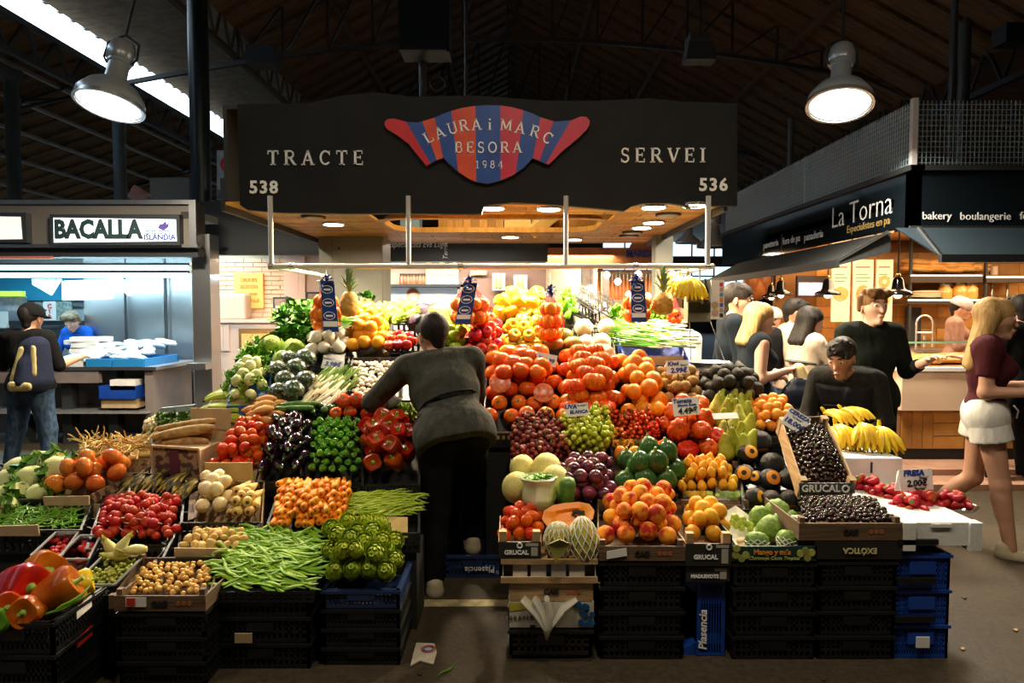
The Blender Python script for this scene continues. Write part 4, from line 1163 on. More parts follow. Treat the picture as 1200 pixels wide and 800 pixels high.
for k in range(2):
 p=at(1162+k*18,350,9.9)
 o=MB().tube([p,p+Vector((0,0,.2)),p+Vector((.06,0,.28)),p+Vector((.28,0,.3))],.02,8).build('steel_tube',m_chrome);tag(o,'bent steel tube on the wall at the far right' if k else 'bent steel tube nearer the jars at the right','tube')
for k,(px,py,s)in enumerate(((806,285,.9),(836,290,1.2))):
 p=at(px,py,15)
 t=thing('hall_lamp','far hall lamp seen through the gap %s'%('right of the pillar' if k==0 else 'beside the rail post'),'lamp',p)
 MB().lathe([(r*s,z*s)for r,z in[(.30,0),(.30,.05),(.12,.2),(.10,.4),(.13,.42),(.12,.62)]],16).build('reflector',m_bell,t,local=True)
 MB().tube([(0,0,.6),(0,0,3)],.02,6).build('cable',m_iron,t,local=True)
# PRODUCE: prototypes (unit size), piles, trays
PR={}
class Proto:
 def __init__(s,name,mesh,parts=(),cat='fruit'):
  s.name,s.mesh,s.parts,s.cat=name,mesh,parts,cat
def proto(key,name,cat,mb,m,parts=(),smooth=True):
 PR[key]=Proto(name,mb.mesh(name,m,smooth),[(n,b.mesh(n,pm))for n,b,pm in parts],cat)
 return PR[key]
def put(p,loc,rot,sc,label,group=None,cat=None,parts=True):
 o=bpy.data.objects.new(p.name,p.mesh)
 COL.objects.link(o)
 o.matrix_basis=Matrix.Translation(loc)@rot.to_4x4()@Matrix.Scale(sc,4)
 tag(o,label,cat or p.cat,group)
 if parts:
  for n,me in p.parts:
   c=bpy.data.objects.new(n,me);COL.objects.link(c);c.parent=o
 return o
def fm(name,c,c2,rough=.35,scale=3.0,objvar=.12,huevar=.012,**k):
 k.setdefault('spec',.3)
 return mat(name,c,rough,col2=c2,scale=scale,objvar=objvar,huevar=huevar,**k)
def sp(rs=1.0,n=8,dent_t=0.0,dent_b=0.0):
 """ball profile of diameter 1 with optional dents at the ends"""
 out=[]
 for i in range(n+1):
  t=-math.pi/2+math.pi*i/n
  r,z=.5*math.cos(t),.5*math.sin(t)*rs
  if dent_t and r<.3 and z>0:z-=dent_t*(1-r/.3)**1.5
  if dent_b and r<.25 and z<0:z+=dent_b*(1-r/.25)
  out.append((max(r,.012),z))
 return out
def lathe(prof,n=12,**k):return MB().lathe(prof,n,**k)
def stem(z0,z1,r0=.03,r1=.025,bend=.05):return MB().tube([(0,0,z0),(bend*.4,0,(z0+z1)/2),(bend,0,z1)],[r0,(r0+r1)/2,r1],6)
def star(z,R1,n=5,w=.06,droop=-.03,up=.02):
 mb=MB()
 for k in range(n):
  a=2*math.pi*k/n
  c,s=math.cos(a),math.sin(a)
  mb.add([(0,0,z+up),(c*R1*.5-s*w,s*R1*.5+c*w,z+up),(c*R1,s*R1,z+droop),(c*R1*.5+s*w,s*R1*.5-c*w,z+up)],[(0,1,2,3),(3,2,1,0)])
 mb.tube([(0,0,z-.02),(0,0,z+.08)],.025,5)
 return mb
def leaf(mb,b,d,L,W,curl=.3,n=5,wave=0.0,up=(0,0,1),fold=.15):
 """a curved leaf from b along d, drooping by curl"""
 b,d,up=Vector(b),Vector(d).normalized(),Vector(up)
 side=d.cross(up)
 side=side.normalized()if side.length>1e-4 else Vector((1,0,0))
 nrm=side.cross(d)
 base=len(mb.v)
 for i in range(n+1):
  t=i/n
  p=b+d*(L*(t-.12*curl*t*t))-nrm*(0)+Vector((0,0,-1))*(curl*L*t*t*.6)
  wd=W*math.sin(math.pi*min(.98,.12+.86*t))**.75
  wv=wave*W*math.sin(i*2.4)
  for q,f in((-1,1),(0,0),(1,1)):
   mb.v.append(tuple(p+side*(q*wd/2)+nrm*(f*(fold*wd+wv*(1 if q>0 else-1)))))
 for i in range(n):
  for q in range(2):
   a=base+i*3+q
   mb.f.append((a,a+1,a+4,a+3))
 return mb
proto('orange','orange','fruit',lathe(sp(.95,8,.03),14),fm('orange_peel',(.80,.22,.006),(.86,.30,.01),.42,bump=.12,bscale=60),[('stem_end',MB().tube([(0,0,.43),(0,0,.452)],.035,6),m_stem)])
proto('grapefruit','grapefruit','fruit',lathe(sp(.93,8,.03),14),fm('grapefruit_peel',(.80,.33,.012),(.86,.42,.02),.4,bump=.1,bscale=60))
proto('tangerine','tangerine','fruit',lathe(sp(.88,7,.05),12),fm('tangerine_peel',(.80,.17,.006),(.86,.24,.01),.4))
proto('apricot','apricot','fruit',lathe(sp(.95,7,.05),12),fm('apricot_skin',(.90,.38,.03),(.88,.24,.03),.5,scale=2))
APS=[(.02,-.40),(.12,-.45),(.24,-.42),(.38,-.26),(.47,-.05),(.50,.12),(.45,.30),(.32,.42),(.18,.42),(.05,.30)]
for k,c,c2 in(('apple_green',(.30,.46,.025),(.40,.52,.05)),('apple_red',(.34,.008,.008),(.46,.03,.015)),('apple_yellow',(.66,.46,.03),(.60,.50,.06)),('apple_pink',(.66,.20,.04),(.46,.02,.015))):
 proto(k,'apple','fruit',lathe(APS,14),fm(k+'_skin',c,c2,.25),[('stem',stem(.3,.55,.02,.02),m_stemb)])
def crease(p):
 a=math.atan2(p.y,p.x);r=math.hypot(p.x,p.y)
 k=1-.09*math.exp(-(a/.22)**2)*(r>.05)
 return Vector((p.x*k,p.y*k,p.z))
proto('peach','peach','fruit',lathe(sp(.95,9,.06),18,warp=crease),mat('peach_skin',(.86,.33,.02),.7,col2=(.42,.025,.008),scale=1.7,objvar=.12,huevar=.012,spec=.25,lo=.42,hi=.60),[('stem_scar',MB().tube([(0,0,.39),(0,0,.415)],.045,6),m_stemb)])
proto('plum','plum','fruit',lathe(sp(1.0,8,.03),14,warp=crease),mat('plum_skin',(.045,.008,.022),.22,col2=(.18,.03,.05),scale=1.7,objvar=.4,huevar=.02))
proto('kiwi','kiwi','fruit',lathe(sp(1.15,7),12),fm('kiwi_skin',(.30,.17,.05),(.40,.25,.08),.8,scale=8,bump=.2))
proto('mango','mango','fruit',lathe(sp(1.1,8),12,warp=lambda p:Vector((p.x*.92+.05*p.z,p.y*.85,p.z))),fm('mango_skin',(.82,.32,.012),(.78,.2,.01),.4))
proto('mango_green','mango','fruit',lathe(sp(1.1,8),14,warp=lambda p:Vector((p.x*.75+.12*p.z*p.z,p.y*.7,p.z))),fm('green_mango_skin',(.14,.17,.03),(.30,.12,.03),.4))
PEAR=[(.02,-.48),(.16,-.49),(.28,-.42),(.35,-.28),(.34,-.12),(.26,.06),(.17,.22),(.13,.34),(.09,.44),(.03,.48)]
proto('pear','pear','fruit',lathe(PEAR,12),fm('pear_skin',(.28,.31,.02),(.40,.40,.045),.55,scale=6),[('stem',stem(.46,.62,.016,.016,.06),m_stemb)])
proto('avocado','avocado','fruit',lathe([(r*1.05,z)for r,z in PEAR[:-3]]+[(.12,.40),(.03,.46)],12),fm('avocado_skin',(.012,.012,.010),(.035,.030,.018),.6,scale=14,bump=.5,bscale=30))
proto('loquat','loquat','fruit',lathe([(.02,-.44),(.14,-.45),(.30,-.32),(.37,-.08),(.33,.14),(.20,.34),(.08,.46),(.02,.47)],12),fm('loquat_skin',(.86,.38,.015),(.88,.46,.03),.5),[('stem',stem(.45,.52,.03,.03,0),m_stemb)])
proto('lemon_orange','yellow_peach','fruit',lathe(sp(.97,9,.05),16,warp=crease),fm('yellow_peach_skin',(.80,.42,.02),(.78,.34,.012),.6),[('stem_scar',MB().tube([(0,0,.41),(0,0,.43)],.045,6),m_stemb)])
proto('melon','melon','fruit',lathe(sp(1.05,10),16,lobes=10,amp=.02),mat('galia_rind',(.62,.52,.10),.6,col2=(.72,.66,.28),scale=26,objvar=.06,bump=.4,bscale=34),[('stem_scar',MB().tube([(0,0,.52),(0,0,.535)],.05,8),m_stemb)])
proto('pale_melon','melon','fruit',lathe(sp(1.0,9),16,lobes=8,amp=.035),mat('cantaloupe_rind',(.74,.56,.30),.7,col2=(.80,.70,.48),scale=22,objvar=.06,bump=.4,bscale=34),[('stem_scar',MB().tube([(0,0,.49),(0,0,.51)],.06,8),m_stem)])
TOM=sp(.82,8,.08)
m_tomato=fm('tomato_skin',(.52,.048,.003),(.62,.085,.005),.25,scale=2)
m_tomor=fm('orange_tomato_skin',(.72,.13,.006),(.64,.065,.004),.28,scale=2.2)
proto('tomato','tomato','vegetable',lathe(TOM,14),m_tomato,[('calyx',star(.33,.2),m_stem)])
proto('plum_tomato','plum_tomato','vegetable',lathe(sp(1.2,8),12),m_tomato)
proto('cherry_tomato','cherry_tomato','vegetable',lathe(sp(1.05,6),9),m_tomato)
proto('big_tomato','tomato','vegetable',lathe(sp(.88,9,.1),18,lobes=5,amp=.03),m_tomor,[('calyx',star(.27,.2),m_stem)])
proto('orange_tomato','tomato','vegetable',lathe(sp(.8,8,.06),16),fm('amber_tomato_skin',(.80,.19,.008),(.72,.085,.008),.25,scale=1.5),[('calyx',star(.33,.16),m_stem)])
proto('ribbed_tomato','ribbed_tomato','vegetable',lathe(sp(.8,9,.12),40,lobes=10,amp=.085),fm('ribbed_tomato_skin',(.76,.13,.005),(.66,.07,.004),.3,scale=2),[('stem_scar',MB().tube([(0,0,.26),(0,0,.30)],.05,6),m_stem)])
proto('beef_tomato','beef_tomato','vegetable',lathe(sp(.74,9,.12),36,lobes=9,amp=.07),fm('beef_tomato_skin',(.50,.045,.003),(.60,.075,.005),.28,scale=2),[('calyx',star(.24,.14),m_iron)])
m_flesh=mat('tomato_flesh',(.80,.26,.10),.3,col2=(.58,.06,.02),scale=7)
half=[(.02,-.36),(.2,-.33),(.38,-.22),(.48,-.06),(.5,.0)]
proto('half_tomato','tomato_half','vegetable',lathe(half,18),m_tomor,[('cut_face',MB().lathe([(.495,.0),(.48,.012),(.02,.012)],18),m_flesh)])
proto('cherry','cherry','fruit',lathe(sp(.95,6,.05),9),mat('cherry_skin',(.007,.002,.003),.22,col2=(.026,.004,.006),scale=2,objvar=.3,spec=.4),[('stem',stem(.42,1.1,.03,.03,.3),m_stem)])
proto('strawberry','strawberry','fruit',lathe([(.02,-.5),(.16,-.42),(.30,-.2),(.38,.08),(.36,.28),(.22,.38),(.05,.38)],10),fm('strawberry_skin',(.40,.006,.006),(.50,.025,.012),.4,scale=14,bump=.3,bscale=30),[('calyx',star(.38,.3,6,.08,-.06),m_stem)])
proto('radish','radish','vegetable',lathe(sp(1.0,7),10),fm('radish_skin',(.38,.016,.006),(.46,.03,.01),.4),[('root_tail',stem(-.48,-1.0,.05,.01,.15),mat('root_white',(.7,.62,.5),.6))])
proto('hazelnut','baby_onion','vegetable',lathe([(.02,-.42),(.2,-.4),(.38,-.22),(.42,0),(.34,.22),(.14,.38),(.04,.52)],9),fm('baby_onion_skin',(.62,.33,.07),(.72,.46,.12),.4,scale=4))
proto('mushroom','mushroom','mushroom',MB().lathe([(.14,-.4),(.15,-.1),(.40,-.12),(.5,.0),(.44,.2),(.25,.36),(.04,.40)],11),fm('mushroom_skin',(.80,.66,.50),(.86,.76,.62),.6,huevar=.005))
proto('turnip','turnip','vegetable',lathe([(.02,-.55),(.05,-.46),(.24,-.40),(.42,-.2),(.5,.05),(.42,.28),(.22,.4),(.06,.42)],13),fm('turnip_skin',(.80,.62,.30),(.86,.74,.44),.35),[('root_tail',stem(-.5,-.85,.04,.012,.1),m_stemb)])
proto('white_onion','white_onion','vegetable',lathe([(.04,-.5),(.2,-.46),(.42,-.22),(.5,.02),(.4,.26),(.18,.44),(.09,.62),(.07,.8)],13),fm('white_onion_skin',(.84,.74,.54),(.88,.82,.68),.35,huevar=.004))
proto('potato','potato','vegetable',lathe(sp(1.3,8),11,warp=lambda p:Vector((p.x+.06*math.sin(7*p.z),p.y*.86,p.z))),fm('potato_skin',(.62,.40,.10),(.70,.48,.16),.6,scale=7))
proto('sweet_potato','sweet_potato','vegetable',lathe([(.02,-.5),(.08,-.42),(.17,-.2),(.2,.05),(.15,.3),(.06,.46),(.01,.5)],10,warp=lambda p:Vector((p.x+.1*p.z*p.z,p.y,p.z))),fm('sweet_potato_skin',(.62,.30,.09),(.70,.38,.13),.65,scale=7))
proto('cassava','cassava','vegetable',lathe([(.02,-.5),(.06,-.46),(.085,-.2),(.095,.1),(.08,.36),(.05,.48),(.01,.5)],9,warp=lambda p:Vector((p.x+.1*p.z*p.z+.01*math.sin(19*p.z),p.y,p.z))),fm('cassava_bark',(.28,.15,.055),(.46,.28,.11),.75,scale=9,bump=.5,bscale=30))
proto('ginger','ginger_root','vegetable',MB().tube([(-.5,0,0),(-.3,.06,.03),(0,0,0),(.25,-.05,.03),(.5,.02,0)],[.07,.14,.12,.15,.06],8).tube([(-.2,.05,0),(-.22,.25,.05),(-.15,.34,.05)],[.11,.10,.05],7).tube([(.2,0,0),(.25,.2,.06)],[.11,.08],7),fm('ginger_skin',(.50,.31,.09),(.58,.40,.15),.7,scale=9,bump=.4))
CAR=[(.02,-.5),(.06,-.44),(.10,-.2),(.135,.1),(.16,.34),(.16,.42),(.11,.48),(.03,.47)]
proto('carrot','carrot','vegetable',lathe(CAR,9),fm('carrot_skin',(.82,.24,.004),(.86,.32,.012),.5,scale=7),[('crown',MB().tube([(0,0,.46),(0,0,.50)],[.06,.035],7),mat('carrot_crown',(.10,.07,.02),.7))])
proto('parsnip','parsnip','vegetable',lathe([(r*1.3,z)for r,z in CAR],10),fm('parsnip_skin',(.76,.50,.14),(.80,.58,.22),.5,scale=7),[('crown',MB().tube([(0,0,.46),(0,0,.5)],[.1,.05],8),MATS['carrot_crown'])])
proto('cucumber','cucumber','vegetable',lathe([(.02,-.5),(.08,-.47),(.12,-.3),(.125,0),(.12,.3),(.08,.46),(.02,.5)],10,warp=lambda p:Vector((p.x+.12*p.z*p.z,p.y,p.z))),fm('cucumber_skin',(.05,.14,.02),(.09,.22,.04),.35,scale=9))
proto('round_zucchini','round_squash','vegetable',lathe(sp(1.18,9),16,lobes=8,amp=.02),fm('round_squash_skin',(.022,.075,.016),(.05,.13,.03),.25,scale=12),[('stem',stem(.55,.74,.1,.06,.02),mat('pale_stem',(.25,.38,.10),.6))])
EGG=[(.03,-.49),(.17,-.46),(.26,-.32),(.28,-.12),(.24,.1),(.17,.30),(.09,.42),(.03,.44)]
proto('eggplant','eggplant','vegetable',lathe(EGG,12),mat('eggplant_skin',(.010,.004,.012),.14,col2=(.026,.008,.022),scale=2,coat=.4),[('calyx',MB().lathe([(.13,.30),(.12,.38),(.06,.44),(.03,.5),(.025,.58)],8),m_stem)])
PEP=[(.04,-.42),(.16,-.46),(.30,-.42),(.38,-.2),(.43,.1),(.45,.3),(.38,.43),(.22,.42),(.06,.32)]
for k,c,c2 in(('pepper_red',(.28,.017,.002),(.38,.03,.003)),('pepper_yellow',(.66,.40,.012),(.72,.48,.03)),('pepper_orange',(.34,.055,.004),(.46,.13,.008)),('pepper_green',(.06,.18,.01),(.11,.26,.02))):
 proto(k,'bell_pepper','vegetable',lathe(PEP,20,lobes=4,amp=.09),fm(k+'_skin',c,c2,.25,scale=2,coat=.1),[('stem',MB().lathe([(.13,.31),(.10,.36),(.05,.40),(.045,.52),(.055,.56)],7),mat('pepper_stem',(.22,.40,.06),.5))])
proto('green_pepper','green_pepper','vegetable',lathe([(.02,-.5),(.1,-.44),(.22,-.2),(.30,.12),(.31,.3),(.24,.42),(.08,.38)],12,lobes=3,amp=.09),fm('padron_skin',(.055,.22,.008),(.11,.31,.02),.25,scale=2),[('stem',stem(.38,.72,.05,.045,.12),MATS['pepper_stem'])])
def bean(L,r,seed,fl=.55):
 q=random.Random(seed)
 pts=[(-L/2+L*i/6,q.uniform(-.02,.02)+.06*math.sin(i*.9+seed),.02*math.sin(i+seed))for i in range(7)]
 return MB().tube(pts,[r*.3,r*.8,r,r,r,r*.8,r*.25],6,flat=fl)
for i in range(3):
 proto('flat_bean%d'%i,'flat_bean','vegetable',bean(1,.045,i),fm('flat_bean_skin',(.17,.35,.012),(.25,.45,.025),.45,scale=5))
 proto('thin_bean%d'%i,'green_bean','vegetable',bean(1,.03,i+3,1),fm('thin_bean_skin',(.30,.42,.02),(.38,.48,.05),.45,scale=5))
 proto('thin_pepper%d'%i,'thin_green_pepper','vegetable',bean(1,.042,i+6,1),fm('thin_pepper_skin',(.09,.25,.012),(.15,.33,.025),.4,scale=5))
mb=MB();mb.ball((0,0,0),.35,12,8)
for j in range(8):
 t=-1.1+j*.34
 n=9 if 0<j<5 else 6
 for k in range(n):
  a=2*math.pi*(k+.5*(j%2))/n
  rr_,zz=.39*math.cos(t),.39*math.sin(t)
  p=Vector((rr_*math.cos(a),rr_*math.sin(a),zz))
  up=Vector((-math.sin(t)*math.cos(a),-math.sin(t)*math.sin(a),math.cos(t)))
  leaf(mb,p,up+p.normalized()*.10,.27,.27,-.30,3,up=p.normalized(),fold=-.12)
proto('artichoke','artichoke','vegetable',mb,fm('artichoke_bract',(.34,.46,.03),(.48,.58,.06),.6,scale=3),[('stalk',stem(-.35,-.7,.1,.09,0),m_stem)])
def scaly(p):
 a=math.atan2(p.y,p.x)
 k=1+.085*math.cos(a*7)*math.cos(p.z*22)
 return Vector((p.x*k,p.y*k,p.z))
proto('cherimoya','custard_apple','fruit',lathe([(.03,-.52),(.2,-.46),(.34,-.3),(.43,-.1),(.47,.1),(.42,.3),(.28,.42),(.1,.43)],28,warp=scaly),fm('custard_apple_skin',(.10,.22,.025),(.26,.38,.07),.5,scale=9))
def net(prof,nk=12,turns=.32,r=.014,top=1.0):
 mb=MB()
 zs=[p[1]for p in prof]
 def rad(z):
  for(r0,z0),(r1,z1)in zip(prof,prof[1:]):
   if z0<=z<=z1:return r0+(r1-r0)*(z-z0)/(z1-z0+1e-9)
  return prof[-1][0]
 n=12
 for k in range(nk):
  for sg_ in(1,-1):
   pts=[]
   for i in range(n+1):
    z=zs[0]+(zs[-1]-zs[0])*top*i/n
    a=2*math.pi*k/nk+sg_*turns*2*math.pi*i/n
    q=rad(z)+.02
    pts.append((q*math.cos(a),q*math.sin(a),z))
   mb.tube(pts,r,4,False)
 return mb
m_net=mat('white_foam_net',(.86,.84,.76),.6)
CHP=[(.03,-.52),(.2,-.46),(.34,-.3),(.43,-.1),(.47,.1),(.42,.3),(.28,.42),(.1,.43)]
proto('cherimoya_net','custard_apple','fruit',lathe(CHP,28,warp=scaly),MATS['custard_apple_skin'],[('foam_net',net(CHP,10,.3,.022,.6),m_net)])
PAP=[(.03,-.5),(.14,-.46),(.26,-.3),(.31,-.08),(.29,.14),(.2,.34),(.1,.45),(.03,.49)]
proto('papaya_net','papaya','fruit',lathe(PAP,16),fm('papaya_skin',(.56,.42,.06),(.30,.32,.05),.4,scale=2),[('foam_net',net(PAP,13,.26,.011),m_net)])
def florets(seed,n,R1,r,zmin=-.1):
 q=random.Random(seed);mb=MB()
 for i in range(n):
  z=1-(i+.5)/n*(1-zmin);a=i*2.39996
  rr_=math.sqrt(max(0,1-z*z))
  mb.ball((R1*rr_*math.cos(a),R1*rr_*math.sin(a),R1*z*.75),r*q.uniform(.8,1.2),7,5)
 return mb
proto('broccoli','broccoli','vegetable',florets(2,34,.36,.13),fm('broccoli_head',(.045,.10,.035),(.09,.16,.06),.7,scale=24,bump=.8,bscale=40),[('stalk',MB().tube([(0,0,.05),(0,0,-.45)],[.2,.13],8),mat('broccoli_stalk',(.25,.36,.12),.6)),('film_wrap',MB().lathe(sp(.9,7),14),clear_mat('cling_film',(.95,.97,.96),.96,.25))])
proto('cauliflower','cauliflower','vegetable',florets(4,34,.36,.13),fm('cauliflower_head',(.80,.66,.36),(.86,.74,.46),.7,scale=20,bump=.5))
def leafy(key,name,n,L,W,m,core_m=None,spread=.5,curl=.5,wave=.15,seed=1,core=None):
 q=random.Random(seed)
 parts=[]
 for i in range(n):
  a=i*2.4+q.uniform(-.2,.2)
  t=spread*(.35+.65*i/n)
  d=Vector((math.sin(t)*math.cos(a),math.sin(t)*math.sin(a),math.cos(t)))
  parts.append(('leaf',leaf(MB(),(0,0,-.4),d,L*q.uniform(.85,1.1),W,curl,5,wave,up=(-d.x,-d.y,.8)),m))
 cb_=core or MB().lathe([(.05,-.45),(.09,-.3),(.12,0),(.05,.25)],8)
 return proto(key,name,'vegetable',cb_,core_m or m,parts)
m_lett=fm('lettuce_leaf',(.17,.32,.025),(.30,.44,.07),.5,scale=4)
m_dark=fm('spinach_leaf',(.035,.13,.015),(.08,.22,.03),.38,scale=3)
m_light=fm('celery_leaf',(.09,.26,.015),(.16,.36,.03),.5,scale=4)
m_chard=fm('chard_leaf',(.06,.17,.018),(.13,.27,.035),.35,scale=3)
leafy('romaine','romaine_lettuce',11,1.0,.42,m_lett,spread=.45,curl=.15)
leafy('lettuce','lettuce',14,.62,.5,m_lett,spread=1.25,curl=.55,wave=.25)
leafy('endive','endive',6,.95,.3,mat('endive_leaf',(.50,.56,.08),.5,col2=(.66,.66,.20),scale=3),spread=.16,curl=.0,wave=0,core=MB().lathe([(.1,-.5),(.2,-.3),(.22,-.05),(.12,.3),(.02,.48)],9),core_m=mat('endive_heart',(.70,.68,.28),.5))
leafy('bok_choy','chard_bunch',7,.8,.44,m_chard,spread=.55,curl=.5,wave=.35,core=MB().lathe([(.10,-.62),(.22,-.58),(.27,-.42),(.20,-.2),(.14,.02)],12,lobes=5,amp=.06),core_m=fm('pale_stalk',(.62,.66,.26),(.74,.74,.40),.35),seed=4)
def tuft(key,name,n,L,W,m,seed=2,spread=1.1,curl=.35):
 q=random.Random(seed);mb=MB()
 for i in range(n):
  a=q.random()*6.28;t=spread*math.sqrt(q.random())
  d=Vector((math.sin(t)*math.cos(a),math.sin(t)*math.sin(a),math.cos(t)))
  leaf(mb,Vector((q.uniform(-.2,.2),q.uniform(-.2,.2),q.uniform(-.3,.1))),d,L*q.uniform(.6,1.1),W*q.uniform(.7,1.2),curl,4,.15,up=(-d.x,-d.y,.6))
 st=MB()
 for i in range(5):
  a=i*1.3;st.tube([(.08*math.cos(a),.08*math.sin(a),-.5),(.15*math.cos(a),.15*math.sin(a),.1)],.025,5)
 proto(key,name,'vegetable',mb,m,[('stalks',st,m_stem)])
tuft('spinach','spinach_bunch',46,.55,.28,m_dark)
tuft('celery','celery_bunch',50,.42,.16,m_light)
tuft('herb','herb_bunch',60,.36,.12,m_light,5)
tuft('red_lettuce','red_lettuce',40,.5,.3,mat('red_leaf',(.10,.03,.02),.5,col2=(.10,.20,.03),scale=4),7)
tuft('parsley','parsley_bunch',60,.34,.12,fm('parsley_leaf',(.05,.13,.02),(.10,.20,.04),.6),8)
cab=MB().ball((0,0,0),.46,14,10)
def cabbage(key,m,seed):
 q=random.Random(seed);parts=[]
 for i in range(7):
  a=i*2.4;lf=MB();base=0
  n=5
  for r_ in range(n+1):
   t=-1.1+1.9*r_/n
   for c in range(n+1):
    b=a+(c/n-.5)*2.0*math.cos(t*.6)
    k=.475+.02*(i%3)+.03*(abs(c/n-.5)*2)**2+q.uniform(0,.012)
    lf.v.append((k*math.cos(t)*math.cos(b),k*math.cos(t)*math.sin(b),k*math.sin(t)))
  for r_ in range(n):
   for c in range(n):
    u=r_*(n+1)+c
    lf.f.append((u,u+1,u+n+2,u+n+1))
  parts.append(('outer_leaf',lf,m))
 proto(key,'cabbage','vegetable',cab,m,parts)
cabbage('cabbage',fm('cabbage_leaf',(.28,.40,.06),(.42,.52,.14),.45,scale=3),1)
cabbage('savoy',fm('savoy_leaf',(.18,.33,.025),(.32,.45,.06),.5,scale=7,bump=.8,bscale=16),2)
cabbage('red_cabbage',fm('red_cabbage_leaf',(.055,.03,.065),(.12,.08,.12),.4,scale=3),3)
mb=MB().tube([(0,0,-.5),(0,0,-.46),(0,0,-.1),(0,0,.1)],[.03,.05,.042,.045],8)
lv=MB()
for i in range(5):leaf(lv,(0,0,.08),(math.cos(i*1.26)*.12,math.sin(i*1.26)*.12,1),.5,.07,.05,4,0,up=(math.cos(i),math.sin(i),0))
proto('leek','leek','vegetable',mb,fm('leek_white',(.72,.62,.36),(.78,.74,.55),.4),[('green_leaves',lv,fm('leek_green',(.13,.26,.04),(.26,.38,.08),.5))])
mb=MB().tube([(0,0,-.5),(0,0,-.46),(0,0,-.36),(0,0,-.2)],[.008,.028,.022,.016],6)
lv=MB()
for i in range(3):lv.tube([(0,0,-.2),(.02*math.cos(i*2),.02*math.sin(i*2),.1),(.05*math.cos(i*2),.05*math.sin(i*2),.5)],[.014,.016,.004],5)
proto('spring_onion','spring_onion','vegetable',mb,mat('onion_white',(.62,.60,.40),.4),[('green_leaves',lv,fm('onion_green',(.08,.26,.012),(.15,.37,.03),.35))])
mb=MB().ball((0,0,0),(.42,.36,.34),12,8)
st=MB()
for i in range(5):st.tube([(.16*math.cos(i*1.25),.16*math.sin(i*1.25),.22),(.24*math.cos(i*1.25),.24*math.sin(i*1.25),.62)],[.07,.04],6)
proto('fennel','fennel_bulb','vegetable',mb,fm('fennel_skin',(.56,.60,.22),(.72,.72,.42),.4),[('stalks',st,m_light)])
proto('garlic','garlic','vegetable',lathe([(.05,-.38),(.3,-.36),(.46,-.18),(.42,.05),(.2,.25),(.08,.42),(.06,.6)],14,lobes=6,amp=.06),fm('garlic_skin',(.80,.66,.50),(.86,.76,.64),.5))
def banana_pts(L=1.0,bend=.5,n=7):
 return[(L*math.sin(bend*(2*i/n-1))/(2*math.sin(bend)),0,L*(math.cos(bend*(2*i/n-1))-math.cos(bend))/(2*math.sin(bend)))for i in range(n+1)]
def banana_mesh(m,name,r=.10,bend=.55):
 return MB().tube(banana_pts(1,bend),[.03,r*.62,r*.95,r,r,r*.95,r*.55,.022],7).mesh(name,m)
m_ban=fm('banana_skin',(.86,.56,.015),(.90,.66,.04),.4,scale=3)
m_bang=fm('green_banana_skin',(.28,.40,.03),(.42,.50,.07),.4,scale=3)
m_banb=mat('overripe_plantain_skin',(.018,.014,.008),.5,col2=(.46,.33,.03),scale=3.5,objvar=.2,lo=.48,hi=.62,stretch=(1,3,3))
m_tip=mat('banana_tip',(.05,.035,.01),.7)
me_ban,me_bang,me_banb=banana_mesh(m_ban,'banana'),banana_mesh(m_bang,'banana',.085,.5),banana_mesh(m_banb,'plantain',.085,.35)
me_tip=MB().tube([(.49,0,.0),(.53,0,-.03)],[.028,.022],6).mesh('tip',m_tip)
def banana_hand(label,loc,rot,n,L,me,fan=.16,group=None,name='banana_bunch',rows=1):
 """bananas hang side by side from one crown, as parts of one bunch"""
 t=thing(name,label,'fruit',loc,group=group)
 t.rotation_euler=rot
 for rw in range(rows):
  for i in range(n):
   a=(i-(n-1)/2)*fan
   b=link('banana',me,t)
   b.matrix_basis=(Matrix.Rotation(a,4,'Z')@Matrix.Translation((L*.52,0,-.02*L*abs(i-(n-1)/2)-rw*L*.16))@Matrix.Rotation(random.uniform(-.12,.12),4,'X')@Matrix.Scale(L*random.uniform(.92,1.06),4))
   link('tip',me_tip,b)
 MB().tube([(-.12*L,0,.02),(-.02*L,0,.01),(.08*L,0,-.01)],[.04*L,.06*L,.05*L],7).build('crown',m_tip if me is me_banb else(m_bang if me is me_bang else m_ban),t,local=True)
 return t
def grape_proto(key,m,n,seed,gr=.055):
 q=random.Random(seed);mb=MB()
 for i in range(n):
  t=(i/n)
  R1=.26*math.sin(math.pi*(.15+.8*t))+.03
  a=i*2.4
  mb.ball((R1*math.cos(a)+q.uniform(-.03,.03),R1*math.sin(a)*.75+q.uniform(-.03,.03),.45-.9*t),gr*q.uniform(.9,1.1),7,5)
 st=MB().tube([(0,0,.40),(.03,0,.62)],.02,5)
 proto(key,'grape_bunch','fruit',mb,m,[('stem',st,m_stem)])
grape_proto('grapes_red',fm('red_grape_skin',(.13,.012,.014),(.26,.04,.025),.3,scale=4),34,1,.095)
grape_proto('grapes_green',fm('green_grape_skin',(.40,.44,.02),(.54,.56,.06),.3,scale=4),36,2,.095)
grape_proto('vine_tomato',m_tomato,30,3,.085)
